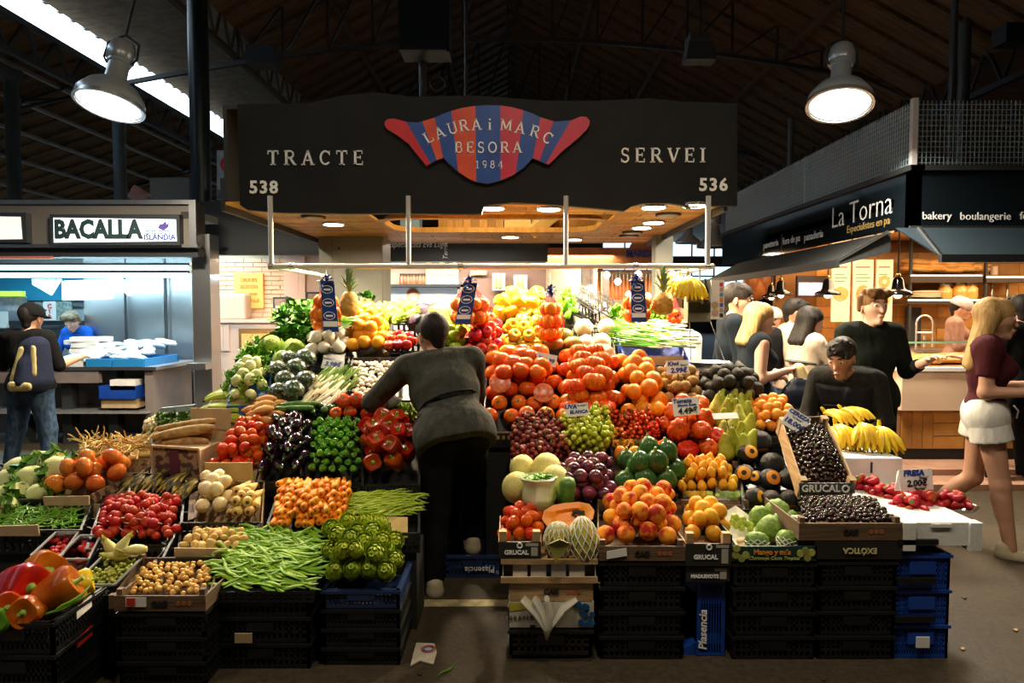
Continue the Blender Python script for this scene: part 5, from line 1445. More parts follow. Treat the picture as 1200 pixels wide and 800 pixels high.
# pile and tray builders
def Q(arm,f,b):
 (x0,x1,yf),(u0,u1,yb)=f,b
 return[P(x0,yf,arm),P(x1,yf,arm),P(u1,yb,arm),P(u0,yb,arm)]
def bil(q,u,v):return(q[0]*(1-u)+q[1]*u)*(1-v)+(q[3]*(1-u)+q[2]*u)*v
def rotm(mode,rng,frame):
 t=rng.uniform
 if mode=='rand':return Euler((t(0,6.28),t(0,6.28),t(0,6.28))).to_matrix()
 if mode=='up':return Euler((t(-.35,.35),t(-.35,.35),t(0,6.28))).to_matrix()
 if mode=='face':return Euler((R(58)+t(-.5,.5),t(-.3,.3),0)).to_matrix()@Euler((0,0,t(0,6.28))).to_matrix()if False else(Matrix.Rotation(t(-.45,.45),3,'Z')@Matrix.Rotation(R(55)+t(-.4,.4),3,'X')@Matrix.Rotation(t(0,6.28),3,'Z'))
 if mode=='down':return Euler((R(180)+t(-.3,.3),t(-.3,.3),t(0,6.28))).to_matrix()
 if isinstance(mode,tuple):
  kind,yaw,jit=mode[:3]
  el=mode[3]if len(mode)>3 else 0.0
  if kind=='lie':
   M3=Matrix.Rotation(R(yaw)+t(-jit,jit),3,'Z')@Matrix.Rotation(-R(el)+t(-.12,.12),3,'Y')@Matrix.Rotation(R(90),3,'Y')@Matrix.Rotation(t(0,6.28),3,'Z')
   return frame@M3
  if kind=='liex':
   return frame@(Matrix.Rotation(R(yaw)+t(-jit,jit),3,'Z')@Matrix.Rotation(t(-.15,.15),3,'Y')@Matrix.Rotation(t(-.5,.5),3,'X'))
 return Matrix.Identity(3)
NTH='first second third fourth fifth sixth seventh eighth ninth tenth eleventh twelfth thirteenth fourteenth fifteenth'.split()
COUNT={}
def pile(key,label,group,arm,f,b,s,rot='rand',heap=.3,jit=.12,gap=(.93,.88),var=.08,lift=.35,extra=0,seed=None,cat=None,mask=None,parts=True,ub=None):
 """rows of single pieces over the plane between the front line f and the back line b (pixels)"""
 q=Q(arm,f,b)
 rng=random.Random(seed if seed is not None else hash_(label))
 U,V=(q[1]-q[0]+q[2]-q[3])/2,(q[3]-q[0]+q[2]-q[1])/2
 n=U.cross(V).normalized()
 fx=U.normalized();fy=n.cross(fx)
 frame=Matrix((fx,fy,n)).transposed()
 Ymid=(q[0].y+q[2].y)/2
 d=s*Ymid/FPX
 W,L=U.length,V.length
 keys=key if isinstance(key,(list,tuple))else[key]
 gx,gy=gap
 hz=d*min(1,1.3*gx,1.3*gy)
 rows=max(1,round(L/(d*gy)))
 cnt=0
 layers=[(0,1.0)]+[(k+1,max(.2,1-.3*(k+1)))for k in range(extra)]
 for k,fr in layers:
  rws=max(1,round(rows*fr))
  for r in range(rws):
   v=.5+fr*((r+.5)/rws-.5)
   w_=(W*(1-v)*(q[1]-q[0]).length+W*v*(q[2]-q[3]).length)/W
   cols=max(1,round(w_*fr/(d*gx)))
   for c in range(cols):
    u=.5+fr*((c+.5+(.25 if r%2 else-.25)*(cols>1))/cols-.5)
    u+=rng.uniform(-jit,jit)/cols;vv=v+rng.uniform(-jit,jit)/rws
    u=min(1,max(0,u))
    if mask and not mask(u,vv):continue
    bump=heap*16*u*(1-u)*max(0,vv)*max(0,1-vv)
    p=bil(q,u,vv)+n*(d*lift+hz*(bump*.9+k*.62+rng.uniform(-.08,.08)))
    pr=PR[rng.choice(keys)]
    lb=label if ub is None else '%s, %s row from the front, %s from left%s'%(ub,NTH[min(r,14)],NTH[min(c,14)],', upper layer' if k==1 else ', top layer' if k else '')
    put(pr,p,rotm(rot,rng,frame),d*rng.uniform(1-var,1+var),lb,group,cat,parts)
    cnt+=1
 COUNT[label]=cnt
 return q,n,d
def hash_(s):
 h=7
 for ch in s:h=(h*31+ord(ch))%1000003
 return h
supports={'L':[],'R':[]}
LAB={}
def grow(q,m):
 c=(q[0]+q[1]+q[2]+q[3])/4
 return[p+(p-c).normalized()*m*Vector((1,1,1)).length/1.4 for p in q]
def tray(style,label,arm,f,b,h=.10,rim=.02,m=None,front=True,side=None,nx=14,support=True,cat='crate',expand=.02,name=None,fh=None,drop=0.0,ny=2):
 q=grow(Q(arm,f,b),expand)
 Zv=Vector((0,0,1))
 q=[p-Zv*drop for p in q]
 mm=m or{'black':m_black,'wood':m_wood,'brown':m_woodb,'card':m_card,'ochre':m_cardo,'blue':m_blue,'navy':m_navyp}[style]
 lo=[p-Zv*h for p in q];hi=[p+Zv*rim for p in q]
 c=(lo[0]+lo[1]+lo[2]+lo[3])/4
 t=thing(name or('plastic_crate' if style in('black','blue','navy')else 'wooden_crate' if style in('wood','brown')else 'carton'),label,cat,c)
 def panel(nm,a,b_,top_a,top_b,nn):
  mb=MB()
  if style in('black','blue','navy'):lattice(mb,a,b_,top_b,top_a,.012,nn,ny,.45,.014)
  elif style in('wood','brown'):
   for k in range(2):
    u0,u1=k/2+.02,(k+1)/2-.02
    mb.slab(a.lerp(top_a,u0),b_.lerp(top_b,u0),b_.lerp(top_b,u1),a.lerp(top_a,u1),.008)
   if k==1:pass
  else:mb.slab(a,b_,top_b,top_a,.006)
  return mb.build(nm,mm,t,smooth=False)
 if front:panel('front_panel',lo[0],lo[1],hi[0],hi[1],nx)
 panel('back_panel',lo[2],lo[3],hi[2],hi[3],nx)
 panel('side_panel',lo[1],lo[2],hi[1],hi[2],nx)
 panel('side_panel',lo[3],lo[0],hi[3],hi[0],nx)
 MB().slab(lo[0]+Zv*.006,lo[1]+Zv*.006,lo[2]+Zv*.006,lo[3]+Zv*.006,.006).build('bottom',mm,t,smooth=False)
 if style in('wood','brown'):
  for k in range(4):
   cc_=(q[0]+q[2])/2
   p=lo[k].lerp((lo[0]+lo[2])/2,.06);pt=hi[k].lerp((hi[0]+hi[2])/2,.06)
   MB().bar(p,pt+Zv*.02,.026).build('corner_post',mm,t,smooth=False)
 if support and arm in supports:
  supports[arm].append((min(p.x for p in q),max(p.x for p in q),min(p.y for p in q),max(p.y for p in q),min(p.z for p in lo)-.006))
 return t,lo,hi
# CRATE STACKS
def stack_crate(name,label,m,X0,X1,Y0,Yd,z0,z1,nx=14,ny=3,group=None,plain=False,bar=.45):
 t=thing(name,label,'crate',((X0+X1)/2,Y0+Yd/2,z0),group=group)
 def pan(nm,a,b,c,d,n,solid=False):
  mb=MB()
  if plain or solid:mb.slab(Vector(a),Vector(b),Vector(c),Vector(d),.008)
  else:lattice(mb,a,b,c,d,.014,n,ny,bar,.016)
  return mb.build(nm,m,t,smooth=False)
 pan('front_panel',(X0,Y0,z0),(X1,Y0,z0),(X1,Y0,z1),(X0,Y0,z1),nx)
 pan('back_panel',(X1,Y0+Yd,z0),(X0,Y0+Yd,z0),(X0,Y0+Yd,z1),(X1,Y0+Yd,z1),nx,True)
 pan('side_panel',(X1,Y0,z0),(X1,Y0+Yd,z0),(X1,Y0+Yd,z1),(X1,Y0,z1),nx)
 pan('side_panel',(X0,Y0+Yd,z0),(X0,Y0,z0),(X0,Y0,z1),(X0,Y0+Yd,z1),nx)
 MB().box(X0+.015,X1-.015,Y0+.015,Y0+Yd-.015,z0+.002,z0+.014).build('bottom',m,t,smooth=False)
 mb=MB()
 if not plain:
  mb.box(X0-.008,X1+.008,Y0-.008,Y0+.004,z1-.018,z1-.004).box(X1-.004,X1+.008,Y0,Y0+Yd,z1-.018,z1-.004).box(X0-.008,X0+.004,Y0,Y0+Yd,z1-.018,z1-.004)
  mb.build('rim',m,t,smooth=False)
  xm=(X0+X1)/2
  MB().box(xm-.06,xm+.06,Y0-.006,Y0+.002,z0+(z1-z0)*.42,z0+(z1-z0)*.78).build('label_plate',m,t,smooth=False)
 return t
def stack(px0,px1,py1,Y,n,m,labels,dp=.5,name='plastic_crate',z0=0.0,nx=14,ny=3):
 X0,X1,z1=at(px0,py1,Y).x,at(px1,py1,Y).x,at(px0,py1,Y).z
 h=(z1-z0)/n
 out=[]
 for k in range(n):
  out.append(stack_crate(name,labels[k],m,X0,X1,Y,dp,z0+k*h+.001,z0+(k+1)*h-.002,nx,ny))
 return out
ORD=['bottom crate','second crate from the floor','third crate from the floor','fourth crate from the floor','top crate']
def lbl(what,n):return['%s %s'%(what,ORD[k]if k<n-1 or n<2 else 'top crate of its stack')for k in range(n)]
stack(704,801,657,3.05,4,m_black,['black plastic crate below the peaches, '+ORD[k]for k in range(4)])
stack(860,955,658,3.05,4,m_black,['black plastic crate below the custard apples, '+ORD[k]for k in range(4)])
stack(960,1050,656,3.05,4,m_black,['black plastic crate below the lower cherries, '+ORD[k]for k in range(4)])
bl=stack(1048,1114,648,3.06,3,m_blue,['bright blue crate below the strawberry foam box, '+ORD[k]for k in range(3)],dp=.36,nx=18,ny=5)
p=at(1081,752,3.045);MB().box(p.x-.03,p.x+.03,3.04,3.046,p.z-.025,p.z+.025).build('paper_label',m_white,bl[0],smooth=False)
for k,t in enumerate(bl):
 p=at(1072+2*k,725-45*k,3.04)
 MB().box(p.x-.09,p.x+.09,3.035,3.05,p.z-.012,p.z+.012).build('handle_slot',m_black,t,smooth=False)
ex=thing('carton','black carton marked EXOTICA upside down under the cherries','box',at(1005,655,3.05))
z1,z0=at(1000,634,3.04).z,at(1000,655,3.04).z
MB().box(at(955,640,3.04).x,at(1057,640,3.04).x,3.04,3.5,z0,z1).build('body',mat('black_card',(.014,.013,.012),.6),ex,smooth=False)
txt('EXÓTICA',at(1008,645,3.035),.036,mat('pale_gold',(.70,.62,.30),.5),ex,ext=.001,bold=.001,spin=R(180))
Yp=3.05
def pz(y):return at(600,y,Yp).z
def pxX(x):return at(x,700,Yp).x
sc_=thing('wooden_crate','slatted crate of pale wood under the netted papayas','crate',(pxX(644),Yp+.2,pz(683)))
for a,b,nm in((654,660,'rail'),(675,682,'rail')):
 MB().box(pxX(587),pxX(700),Yp-.012,Yp,pz(b),pz(a)).build(nm,m_wood,sc_,smooth=False)
for a,b in((587,590),(601,618),(622,640),(646,663),(667,685),(697,700)):
 MB().box(pxX(a),pxX(b),Yp,Yp+.008,pz(682),pz(655)).build('slat',mat('pale_slat',(.72,.68,.60),.6),sc_,smooth=False)
MB().box(pxX(588),pxX(699),Yp+.03,Yp+.45,pz(682),pz(680)).build('bottom',m_wood,sc_,smooth=False)
MB().box(pxX(588),pxX(699),Yp+.02,Yp+.03,pz(681),pz(656)).build('blue_liner',m_navyp,sc_,smooth=False)
for xx in(587,698):MB().box(pxX(xx),pxX(xx+2),Yp,Yp+.45,pz(682),pz(655)).build('side_board',m_wood,sc_,smooth=False)
def board_crate(label,x0,x1,y0,y1,Y,m,word=None,notch=True,dp=.45):
 t=thing('wooden_crate',label,'crate',at((x0+x1)/2,y1,Y))
 X0,X1,zt_,zb2=at(x0,y1,Y).x,at(x1,y1,Y).x,at(x0,y0,Y).z,at(x0,y1,Y).z
 zm=(zt_+zb2)/2
 MB().box(X0,X1,Y,Y+.008,zb2,zm-.001).build('front_board',m,t,smooth=False)
 MB().box(X0,X1,Y,Y+.008,zm+.001,zt_).build('front_board',m,t,smooth=False)
 MB().box(X0,X0+.008,Y+.008,Y+dp,zb2,zt_).build('side_board',m,t,smooth=False)
 MB().box(X1-.008,X1,Y+.008,Y+dp,zb2,zt_).build('side_board',m,t,smooth=False)
 MB().box(X0+.008,X1-.008,Y+.008,Y+dp,zb2,zb2+.006).build('bottom_board',m,t,smooth=False)
 for xx in(X0+.018,X1-.018):MB().bar((xx,Y+.02,zb2),(xx,Y+.02,zt_+.025),.024).build('corner_post',m,t,smooth=False)
 if word:txt(word,(X0*.5+X1*.5,Y-.003,zm),min(.033,(zt_-zb2)*.5),m_inkb,t,ext=.001,bold=.0015)
 if word=='CASI':
  for i in range(3):
   MB().tube([(X0*.3+X1*.7+i*.024,Y-.002,zm),(X0*.3+X1*.7+i*.024,Y,zm)],.010,10).build('printed_tomato',mat('faded_red_print',(.36,.10,.04),.7),t)
 return t
board_crate('wooden crate marked CASI between slatted crate and grapes carton',597,695,683,704,Yp,m_wood,'CASI')
gcx=thing('carton','white grapes carton printed with blue grapes, under the papayas','box',(pxX(645),Yp+.2,pz(736)))
m_gc=mat('white_carton',(.56,.53,.44),.6)
MB().box(pxX(597),pxX(696),Yp,Yp+.45,pz(735),pz(705)).build('body',m_gc,gcx,smooth=False)
MB().prism([at(x,y,Yp-.002)for x,y in((597,706),(625,706),(615,714),(597,716))][::-1],(0,.002,0)).build('yellow_print',mat('olive_yellow_print',(.48,.42,.05),.6),gcx,smooth=False)
rr=random.Random(2)
for i in range(26):
 x,y=(rr.uniform(672,695),rr.uniform(706,731))if i<18 else(rr.uniform(620,634),rr.uniform(706,716))
 p=at(x,y,Yp-.001)
 MB().tube([p,p-Vector((0,.002+.0003*i,0))],.013,12).build('printed_grape',mat('blue_print',(.015,.09,.24),.5,objvar=.35),gcx)
txt('GRAPES',at(610,724,Yp-.003),.026,m_inkb,gcx,ext=.001,space=1.3)
txt('Vanguard',at(637,724,Yp-.003),.032,m_ink,gcx,ext=.001)
for x in(621,645):MB().box(pxX(x),pxX(x+6),Yp-.003,Yp,pz(735),pz(732)).build('hand_hole',m_black,gcx,smooth=False)
stack_crate('plastic_crate','dark brown plastic crate below the grapes carton',mat('dark_brown_plastic',(.020,.014,.010),.5),pxX(597),pxX(694),Yp,.45,pz(767),pz(737),12,3)
stack_crate('plastic_crate','dark crate of oranges at the bottom under the papayas',MATS['dark_brown_plastic'],pxX(597),pxX(694),Yp,.45,0.002,pz(776),16,2)
for i in range(8):
 put(PR['orange'],Vector((pxX(640)+(i%4)*.08-.12,Yp+.09+(i//4)*.09,pz(777)-.02)),Euler((1,i,0)).to_matrix(),.085,'orange glimpsed inside the dark crate at the floor','oranges in the bottom crate')
m_bagc=mat('clear_bag',(.80,.77,.66),.25,alpha=.5)
mb=MB()
for s_ in range(3):
 pts=[at(612+24*s_*.6,701,Yp-.02-.008*s_),at(628+8*s_,716,Yp-.035),at(640+1.5*s_,732,Yp-.04),at(641,748,Yp-.03)]
 mb.tube(pts,[.035,.045,.05,.012],9,flat=.35)
mb.tube([at(676,702,Yp-.02),at(660,712,Yp-.03),at(644,738,Yp-.03)],[.02,.035,.012],8,flat=.4)
tag(mb.build('plastic_bag',m_bagc),'crumpled clear plastic bag hanging over the grapes carton','bag')
bc=thing('folding_crate','bright blue folding crate on end marked Plasencia under yellow peaches','crate',at(828,790,3.1))
Yb=3.08
X0,X1=at(817,700,Yb).x,at(850,700,Yb).x
zb2,zt_=.004,at(820,681,Yb).z
mb=MB();lattice(mb,(X0,Yb,zb2),(X1,Yb,zb2),(X1,Yb,zt_),(X0,Yb,zt_),.02,9,26,.62,.01);mb.build('grid_side',m_blue,bc,smooth=False)
mb=MB().slab(Vector((X0,Yb+.012,zb2+.01)),Vector((X1,Yb+.012,zb2+.01)),Vector((X1,Yb+.012,zt_-.01)),Vector((X0,Yb+.012,zt_-.01)),.02);mb.build('inner_wall',m_navyp,bc,smooth=False)
xw=at(803,700,Yb).x
MB().prism([(xw,Yb+.01,zt_),(X0,Yb+.01,zt_-.005),(X0,Yb+.01,zt_-.06),(xw,Yb+.01,zt_-.02)][::-1],(0,.3,0)).build('rim_wing',m_blue,bc,smooth=False)
MB().prism([(xw,Yb+.01,.0),(X0,Yb+.01,.0),(X0,Yb+.01,.06),(xw,Yb+.01,.03)],(0,.3,0)).build('rim_wing',m_blue,bc,smooth=False)
MB().box(xw,X0,Yb+.2,Yb+.32,.03,zt_-.03).build('floor_panel',m_navyp,bc,smooth=False)
txt('Plasencia',at(824,738,Yb-.004),.052,m_letter,bc,ext=.001,spin=R(90),bold=.001,shear=.2)
def gbox(label,x0,x1,y0,y1,Y,word,sz,wy=None,posts=True,dp=.4,lbx=True):
 t=thing('carton',label,'box',at((x0+x1)/2,y1,Y))
 X0,X1,zt_,zb2=at(x0,y1,Y).x,at(x1,y1,Y).x,at(x0,y0,Y).z,at(x0,y1,Y).z
 m=mat('black_print_card',(.022,.020,.018),.55)
 MB().box(X0,X1,Y,Y+.008,zb2,zt_).build('front_panel',m,t,smooth=False)
 for xx in(X0,X1-.006):MB().box(xx,xx+.006,Y+.008,Y+dp,zb2,zt_).build('side_panel',m_wood,t,smooth=False)
 MB().box(X0,X1,Y+.008,Y+dp,zb2,zb2+.006).build('bottom',m_card,t,smooth=False)
 if posts:
  for xx in(X0+.02,X1-.02):MB().bar((xx,Y+.025,zb2),(xx,Y+.025,zt_+.045),.034).build('corner_post',m_wood,t,smooth=False)
 txt(word,((X0+X1)/2-(.015 if lbx else 0),Y-.003,wy if wy else(zt_+zb2)/2-.01),sz,m_letter,t,ext=.001,bold=.0012)
 if lbx:
  MB().box(X1-.07,X1-.012,Y-.002,Y,zt_-.018,zt_-.006).build('paper_label',mat('grey_label',(.42,.40,.34),.7),t,smooth=False)
  MB().box(X1-.045,X1-.015,Y-.002,Y,zb2+.012,zt_-.024).build('barcode',MATS['grey_label'],t,smooth=False)
 if word=='GRUCAL':
  MB().lathe([(.008,-.002),(.014,-.002),(.014,.002),(.008,.002),(.008,-.002)],12,caps=False,m=Matrix.Translation(((X0+X1)/2,Y-.004,zt_-.014))@Matrix.Rotation(R(90),4,'X')).build('round_logo',m_letter,t)
 return t
gbox('black carton marked GRUCAL holding plum tomatoes above the slatted crate',584,634,635,654,3.04,'GRUCAL',.028)
gbox('black carton marked GRUCAL holding yellow peaches',804,857,637,663,3.04,'GRUCAL',.028)
gbox('low black carton marked MADUIXOTS above the blue folding crate',804,855,664,681,3.05,'MADUIXOTS',.022)
mg=thing('carton','dark green tropical fruit carton holding custard apples','box',at(907,657,3.04))
X0,X1,zt_,zb2=at(857,650,3.04).x,at(957,650,3.04).x,at(857,640,3.04).z,at(857,657,3.04).z
m_mg=mat('dark_green_card',(.008,.045,.035),.5)
MB().box(X0,X1,3.04,3.048,zb2,zt_).build('front_panel',m_mg,mg,smooth=False)
MB().box(X0,X1,3.048,3.5,zb2,zb2+.006).build('bottom',m_card,mg,smooth=False)
for xx in(X0,X1-.006):MB().box(xx,xx+.006,3.048,3.5,zb2,zt_+.05).build('side_panel',m_mg,mg,smooth=False)
txt('Mango y más',at(905,647,3.036),.032,mat('orange_print',(.85,.30,.03),.5),mg,ext=.001,bold=.001)
txt('Chirimoya Costa Tropical',at(907,654,3.036),.022,mat('lime_print',(.55,.60,.12),.5),mg,ext=.001,shear=.3)
for i,(x,y)in enumerate(((862,650),(869,654),(874,650),(938,648),(946,653),(951,647),(944,645),(863,642))):
 p=at(x,y,3.039)
 MB().tube([p,p-Vector((0,.003+.0003*i,0))],.017,10).build('printed_fruit',mat('printed_custard',(.36,.38,.08),.6,objvar=.3),mg)
stack(246,362,690,2.97,3,m_black,['black crate in the stack under the flat beans, '+ORD[k]for k in range(3)],dp=.55,nx=16)
ast=stack(378,468,690,3.0,4,m_black,['black crate in the stack under the artichokes, '+ORD[k]for k in range(3)]+['navy tinted crate holding the artichokes'],dp=.48,nx=18)
for ch in ast[3].children:ch.data.materials[0]=m_navyp
stack(138,240,716,2.84,3,m_black,['black crate in the stack under the baby onions, '+ORD[k]for k in range(3)],dp=.5,nx=16)
pst=stack(-40,62,728,2.6,3,m_black,['black crate in the stack under the big peppers, '+ORD[k]for k in range(2)]+['black crate holding the big orange peppers'],dp=.34,nx=16)
for k,(z_,m,w_)in enumerate(((.33,m_white,.05),(.21,mat('red_label',(.55,.03,.02),.5),.04))):
 x=at(62,728,2.6).x+.003
 MB().slab(Vector((x,2.74,z_)),Vector((x,2.84,z_+.01)),Vector((x,2.84,z_+.01+w_)),Vector((x,2.74,z_+w_)),.003).build('paper_label',m,pst[2-k],smooth=False)
MB().box(at(276,745,2.96).x,at(296,745,2.96).x,2.95,2.957,at(276,752,2.96).z,at(276,741,2.96).z).build('paper_label',m_card,[o for o in bpy.data.objects if o.get('label','').startswith('black crate in the stack under the flat beans, second')][0],smooth=False)
t=stack_crate('plastic_crate','dark blue crate on the floor under the vendor\'s raised foot',m_navyp,at(520,670,4.0).x,at(588,670,4.0).x,4.0,.3,.002,.135,14,3)
txt('Plasencia',at(562,667,3.99),.05,m_letter,t,ext=.001,spin=R(180))
for k in range(4):
 stack_crate('plastic_crate',('blue tray in the stack beside the vendor, ' if k<2 else 'black tray in the stack beside the vendor, ')+ORD[k],m_blue if k<2 else m_black,at(566,600,4.3).x,at(602,600,4.3).x,4.3,.4,.15+k*.135,.15+(k+1)*.135-.004,8,3)
o=MB().box(at(568,600,4.28).x,at(600,600,4.28).x,4.27,4.29,at(580,517,4.28).z,at(580,506,4.28).z).build('wooden_slat',m_wood,smooth=False);tag(o,'pale wooden slat below the tomatoes beside the vendor','slat')
# RIGHT ARM PRODUCE
tray('black','low crate of plum tomatoes at the corner','R',(588,631,633),(594,634,598),.05,.0,m=m_wood,support=False,front=False)
pile('plum_tomato','glossy plum tomato in the small GRUCAL carton by the aisle','plum tomatoes by the aisle','R',(588,631,634),(594,634,600),14,'rand',.35,extra=1,ub='plum tomato in small carton')
def put_at(key,px,py,Y,s,rot,label,group=None,dz=0):
 return put(PR[key],at(px,py,Y)+Vector((0,0,dz)),Euler(tuple(R(a)for a in rot)).to_matrix(),s*Y/FPX,label,group)
put_at('papaya_net',654,636,3.10,54,(-14,174,20),'netted papaya with a leafy paper end, left of the pair')
put_at('papaya_net',684,633,3.10,58,(-8,0,50),'netted papaya right of the pair on the slatted crate')
o=MB().prism([at(642,638,3.0),at(651,659,2.99),at(668,637,3.0),at(656,632,2.98)],(0,.01,0)).build('leaf_paper',mat('olive_paper',(.30,.28,.06),.5));tag(o,'olive leaf tucked at the tip of the left netted papaya','leaf')
ph=thing('papaya_half','long cut papaya half showing orange flesh and seed hollow','fruit',at(666,603,3.28))
m_pflesh=mat('papaya_flesh',(.84,.22,.008),.4,col2=(.80,.32,.02),scale=6)
L_=64*3.28/FPX
hp=[(-.5,.02),(-.44,.15),(-.25,.235),(0,.24),(.25,.22),(.44,.15),(.5,.02)]
def half_mesh(scale,depth,closed_top):
 mb=MB();n=8
 for x,r in hp:
  for k in range(n+1):
   a=math.pi+math.pi*k/n
   mb.v.append((x*scale,r*scale*math.cos(a),r*depth*math.sin(a)))
 for i in range(len(hp)-1):
  for k in range(n):
   a=i*(n+1)+k
   mb.f.append((a,a+n+1,a+n+2,a+1))
 if closed_top:
  for i in range(len(hp)-1):mb.f.append((i*(n+1),i*(n+1)+n,(i+1)*(n+1)+n,(i+1)*(n+1)))
 return mb
ph.rotation_euler=(R(52),R(-7),R(5))
sk=half_mesh(1,.85,False);sk.v=[(x*L_,y*L_,z*L_)for x,y,z in sk.v];sk.build('rind',PR['papaya_net'].mesh.materials[0],ph,local=True)
rim_o=[(x*.98,r*.98)for x,r in hp]+[(x*.98,-r*.98)for x,r in reversed(hp)]
rim_i=[(x*.72,r*.5)for x,r in hp]+[(x*.72,-r*.5)for x,r in reversed(hp)]
mb=MB();n=len(rim_o)
mb.add([(x*L_,y*L_,0)for x,y in rim_o]+[(x*L_,y*L_,0)for x,y in rim_i]+[(x*L_*.8,y*L_*.7,-.07*L_)for x,y in rim_i],[(i,(i+1)%n,(i+1)%n+n,i+n)for i in range(n)]+[(i+n,(i+1)%n+n,(i+1)%n+2*n,i+2*n)for i in range(n)]+[tuple(range(2*n,3*n))])
mb.build('flesh',m_pflesh,ph,local=True)
mb=MB()
for i in range(22):mb.ball((L_*(.16+rr.uniform(-.10,.16)),L_*rr.uniform(-.05,.07),-.05*L_),.0075,6,4)
o=mb.build('seeds',mat('black_seed',(.02,.016,.012),.3),ph,local=True);o['kind']='stuff'
for i,(px,py,Y,s,lb)in enumerate(((606,571,3.55,36,'round netted melon left of the green bag'),(612,548,3.78,30,'small pale melon behind the left melon'),(640,549,3.76,36,'tall round melon behind the green bag'),(650,562,3.6,34,'melon half hidden between green bag and plums'))):
 put_at('melon',px,py,Y,s,(12*i-10,10,40*i),lb)
put_at('cucumber',663,577,3.46,42,(4,4,30),'stubby yellow green squash right of the white bag').scale=(2.0*42*3.46/FPX,)*2+(42*3.46/FPX*.9,)
gb=thing('shopping_bag','open white plastic bag full of green leaves among the melons','bag',at(631,596,3.4))
mb=MB();c=at(631,596,3.42);k=3.42/FPX
prof=[(13,0),(18,7),(20,16),(18,27),(19,33),(22,38),(20,39.5),(16,33),(12,26)]
mb.lathe([(r*k,z*k)for r,z in prof],18,lobes=7,amp=.08,c=c,caps=False);mb.build('bag_film',mat('translucent_white_film',(.74,.76,.62),.3,col2=(.30,.42,.12),scale=7,trans=.0),gb)
lv=MB()
for i in range(40):
 a=rr.random()*6.28;q_=rr.random()*13*k
 leaf(lv,c+Vector((q_*math.cos(a),q_*math.sin(a),33*k)),(math.cos(a)*.6,math.sin(a)*.6,.7),.065,.034,.5,4,.2)
o=lv.build('loose_leaves',m_light,gb);o['kind']='stuff'
board_crate('brown wooden crate marked CASI holding the peaches',702,803,640,657,3.04,m_woodb,'CASI')
o=MB().slab(at(711,655,3.033),at(735,651,3.033),at(734,642,3.033),at(711,646,3.033),.003).build('paper_label',m_white,[x for x in bpy.data.objects if x.get('label')=='brown wooden crate marked CASI holding the peaches'][0],smooth=False)
pile('peach','ripe peach with a red blush in the brown crate at the front','peaches in the front crate','R',(706,798,640),(716,786,583),21,'rand',.55,extra=1,jit=.15,ub='peach in brown front crate')
tray('brown','brown crate behind the peach mound','R',(704,800,643),(704,800,590),.06,.0,support=False,front=False)
pile('lemon_orange','yellow peach in the GRUCAL carton','yellow peaches in the carton','R',(808,852,638),(800,846,602),19,'rand',.45,extra=1,ub='yellow peach in GRUCAL carton')
for i,(px,py,Y,s,rx,ry,key,lb)in enumerate(((890,606,3.4,28,60,20,'cherimoya','custard apple at the back left beside the paper bag'),(910,600,3.4,31,40,-10,'cherimoya','custard apple at the top of the heap'),(902,620,3.25,33,50,30,'cherimoya','biggest custard apple in the middle of the heap'),(926,608,3.36,22,70,10,'cherimoya_net','small custard apple at the back right of the heap'),(934,618,3.26,30,100,-60,'cherimoya_net','custard apple lying in white net at the right'),(887,637,3.12,30,30,10,'cherimoya_net','custard apple in white net at the front left'),(923,634,3.12,28,20,-20,'cherimoya_net','custard apple in white net at the front middle'),(915,610,3.3,20,80,40,'cherimoya','small custard apple tucked between larger ones'))):
 put_at(key,px,py,Y,s,(rx,ry,30*i),lb)
lb_=thing('paper_bag','torn white paper bag holding limes at the custard apples','bag',at(866,640,3.15))
m_pb=mat('crumpled_white_paper',(.72,.70,.62),.8,bump=.5,bscale=20)
q=[at(842,604,3.34),at(862,592,3.5),at(889,612,3.4),at(881,640,3.12),at(866,645,3.1)]
mb=MB();b0=at(868,628,3.3)-Vector((0,0,.05))
ins=[b0.lerp(p,.55)for p in q]
mb.add(q+ins+[b0],[(i,(i+1)%5,(i+1)%5+5,i+5)for i in range(5)]+[(i+5,(i+1)%5+5,10)for i in range(5)])
low=[p-Vector((0,0,.07))for p in q]
mb.add(q+low,[(i+5,(i+1)%5+5,(i+1)%5,i)for i in range(5)])
mb.build('paper',m_pb,lb_,smooth=False)
for i in range(16):
 a,bq=rr.uniform(-1,1),rr.uniform(-1,1)
 put(PR['cherry_tomato'],at(869+a*11,613+bq*6+a*4,3.34-.01*bq),Matrix.Identity(3),.034,'small green lime in the torn paper bag','limes in the paper bag').data=PR['cherry_tomato'].mesh
m_lime=fm('lime_skin',(.30,.42,.04),(.44,.54,.10),.35)
me_lime=MB().lathe(sp(1.05,6),10).mesh('lime',m_lime)
for o in list(bpy.data.objects):
 if o.get('group')=='limes in the paper bag':o.data=me_lime;o.name='lime'
tray('brown','brown wooden crate front under the round green squashes','R',(722,803,589),(716,792,540),.07,.0)
pile('round_zucchini','round dark green squash in the brown crate behind the peaches','round squashes','R',(728,800,580),(728,792,545),25,'up',.55,gap=(.9,.8),extra=1,ub='round green squash in crate')
tray('brown','brown wooden crate front under the loquats','R',(808,872,589),(790,860,545),.07,.0)
pile('loquat','yellow loquat heaped in the clear punnets','loquats in the punnets','R',(797,868,577),(790,850,546),15,'up',.45,gap=(.82,.8),extra=1)
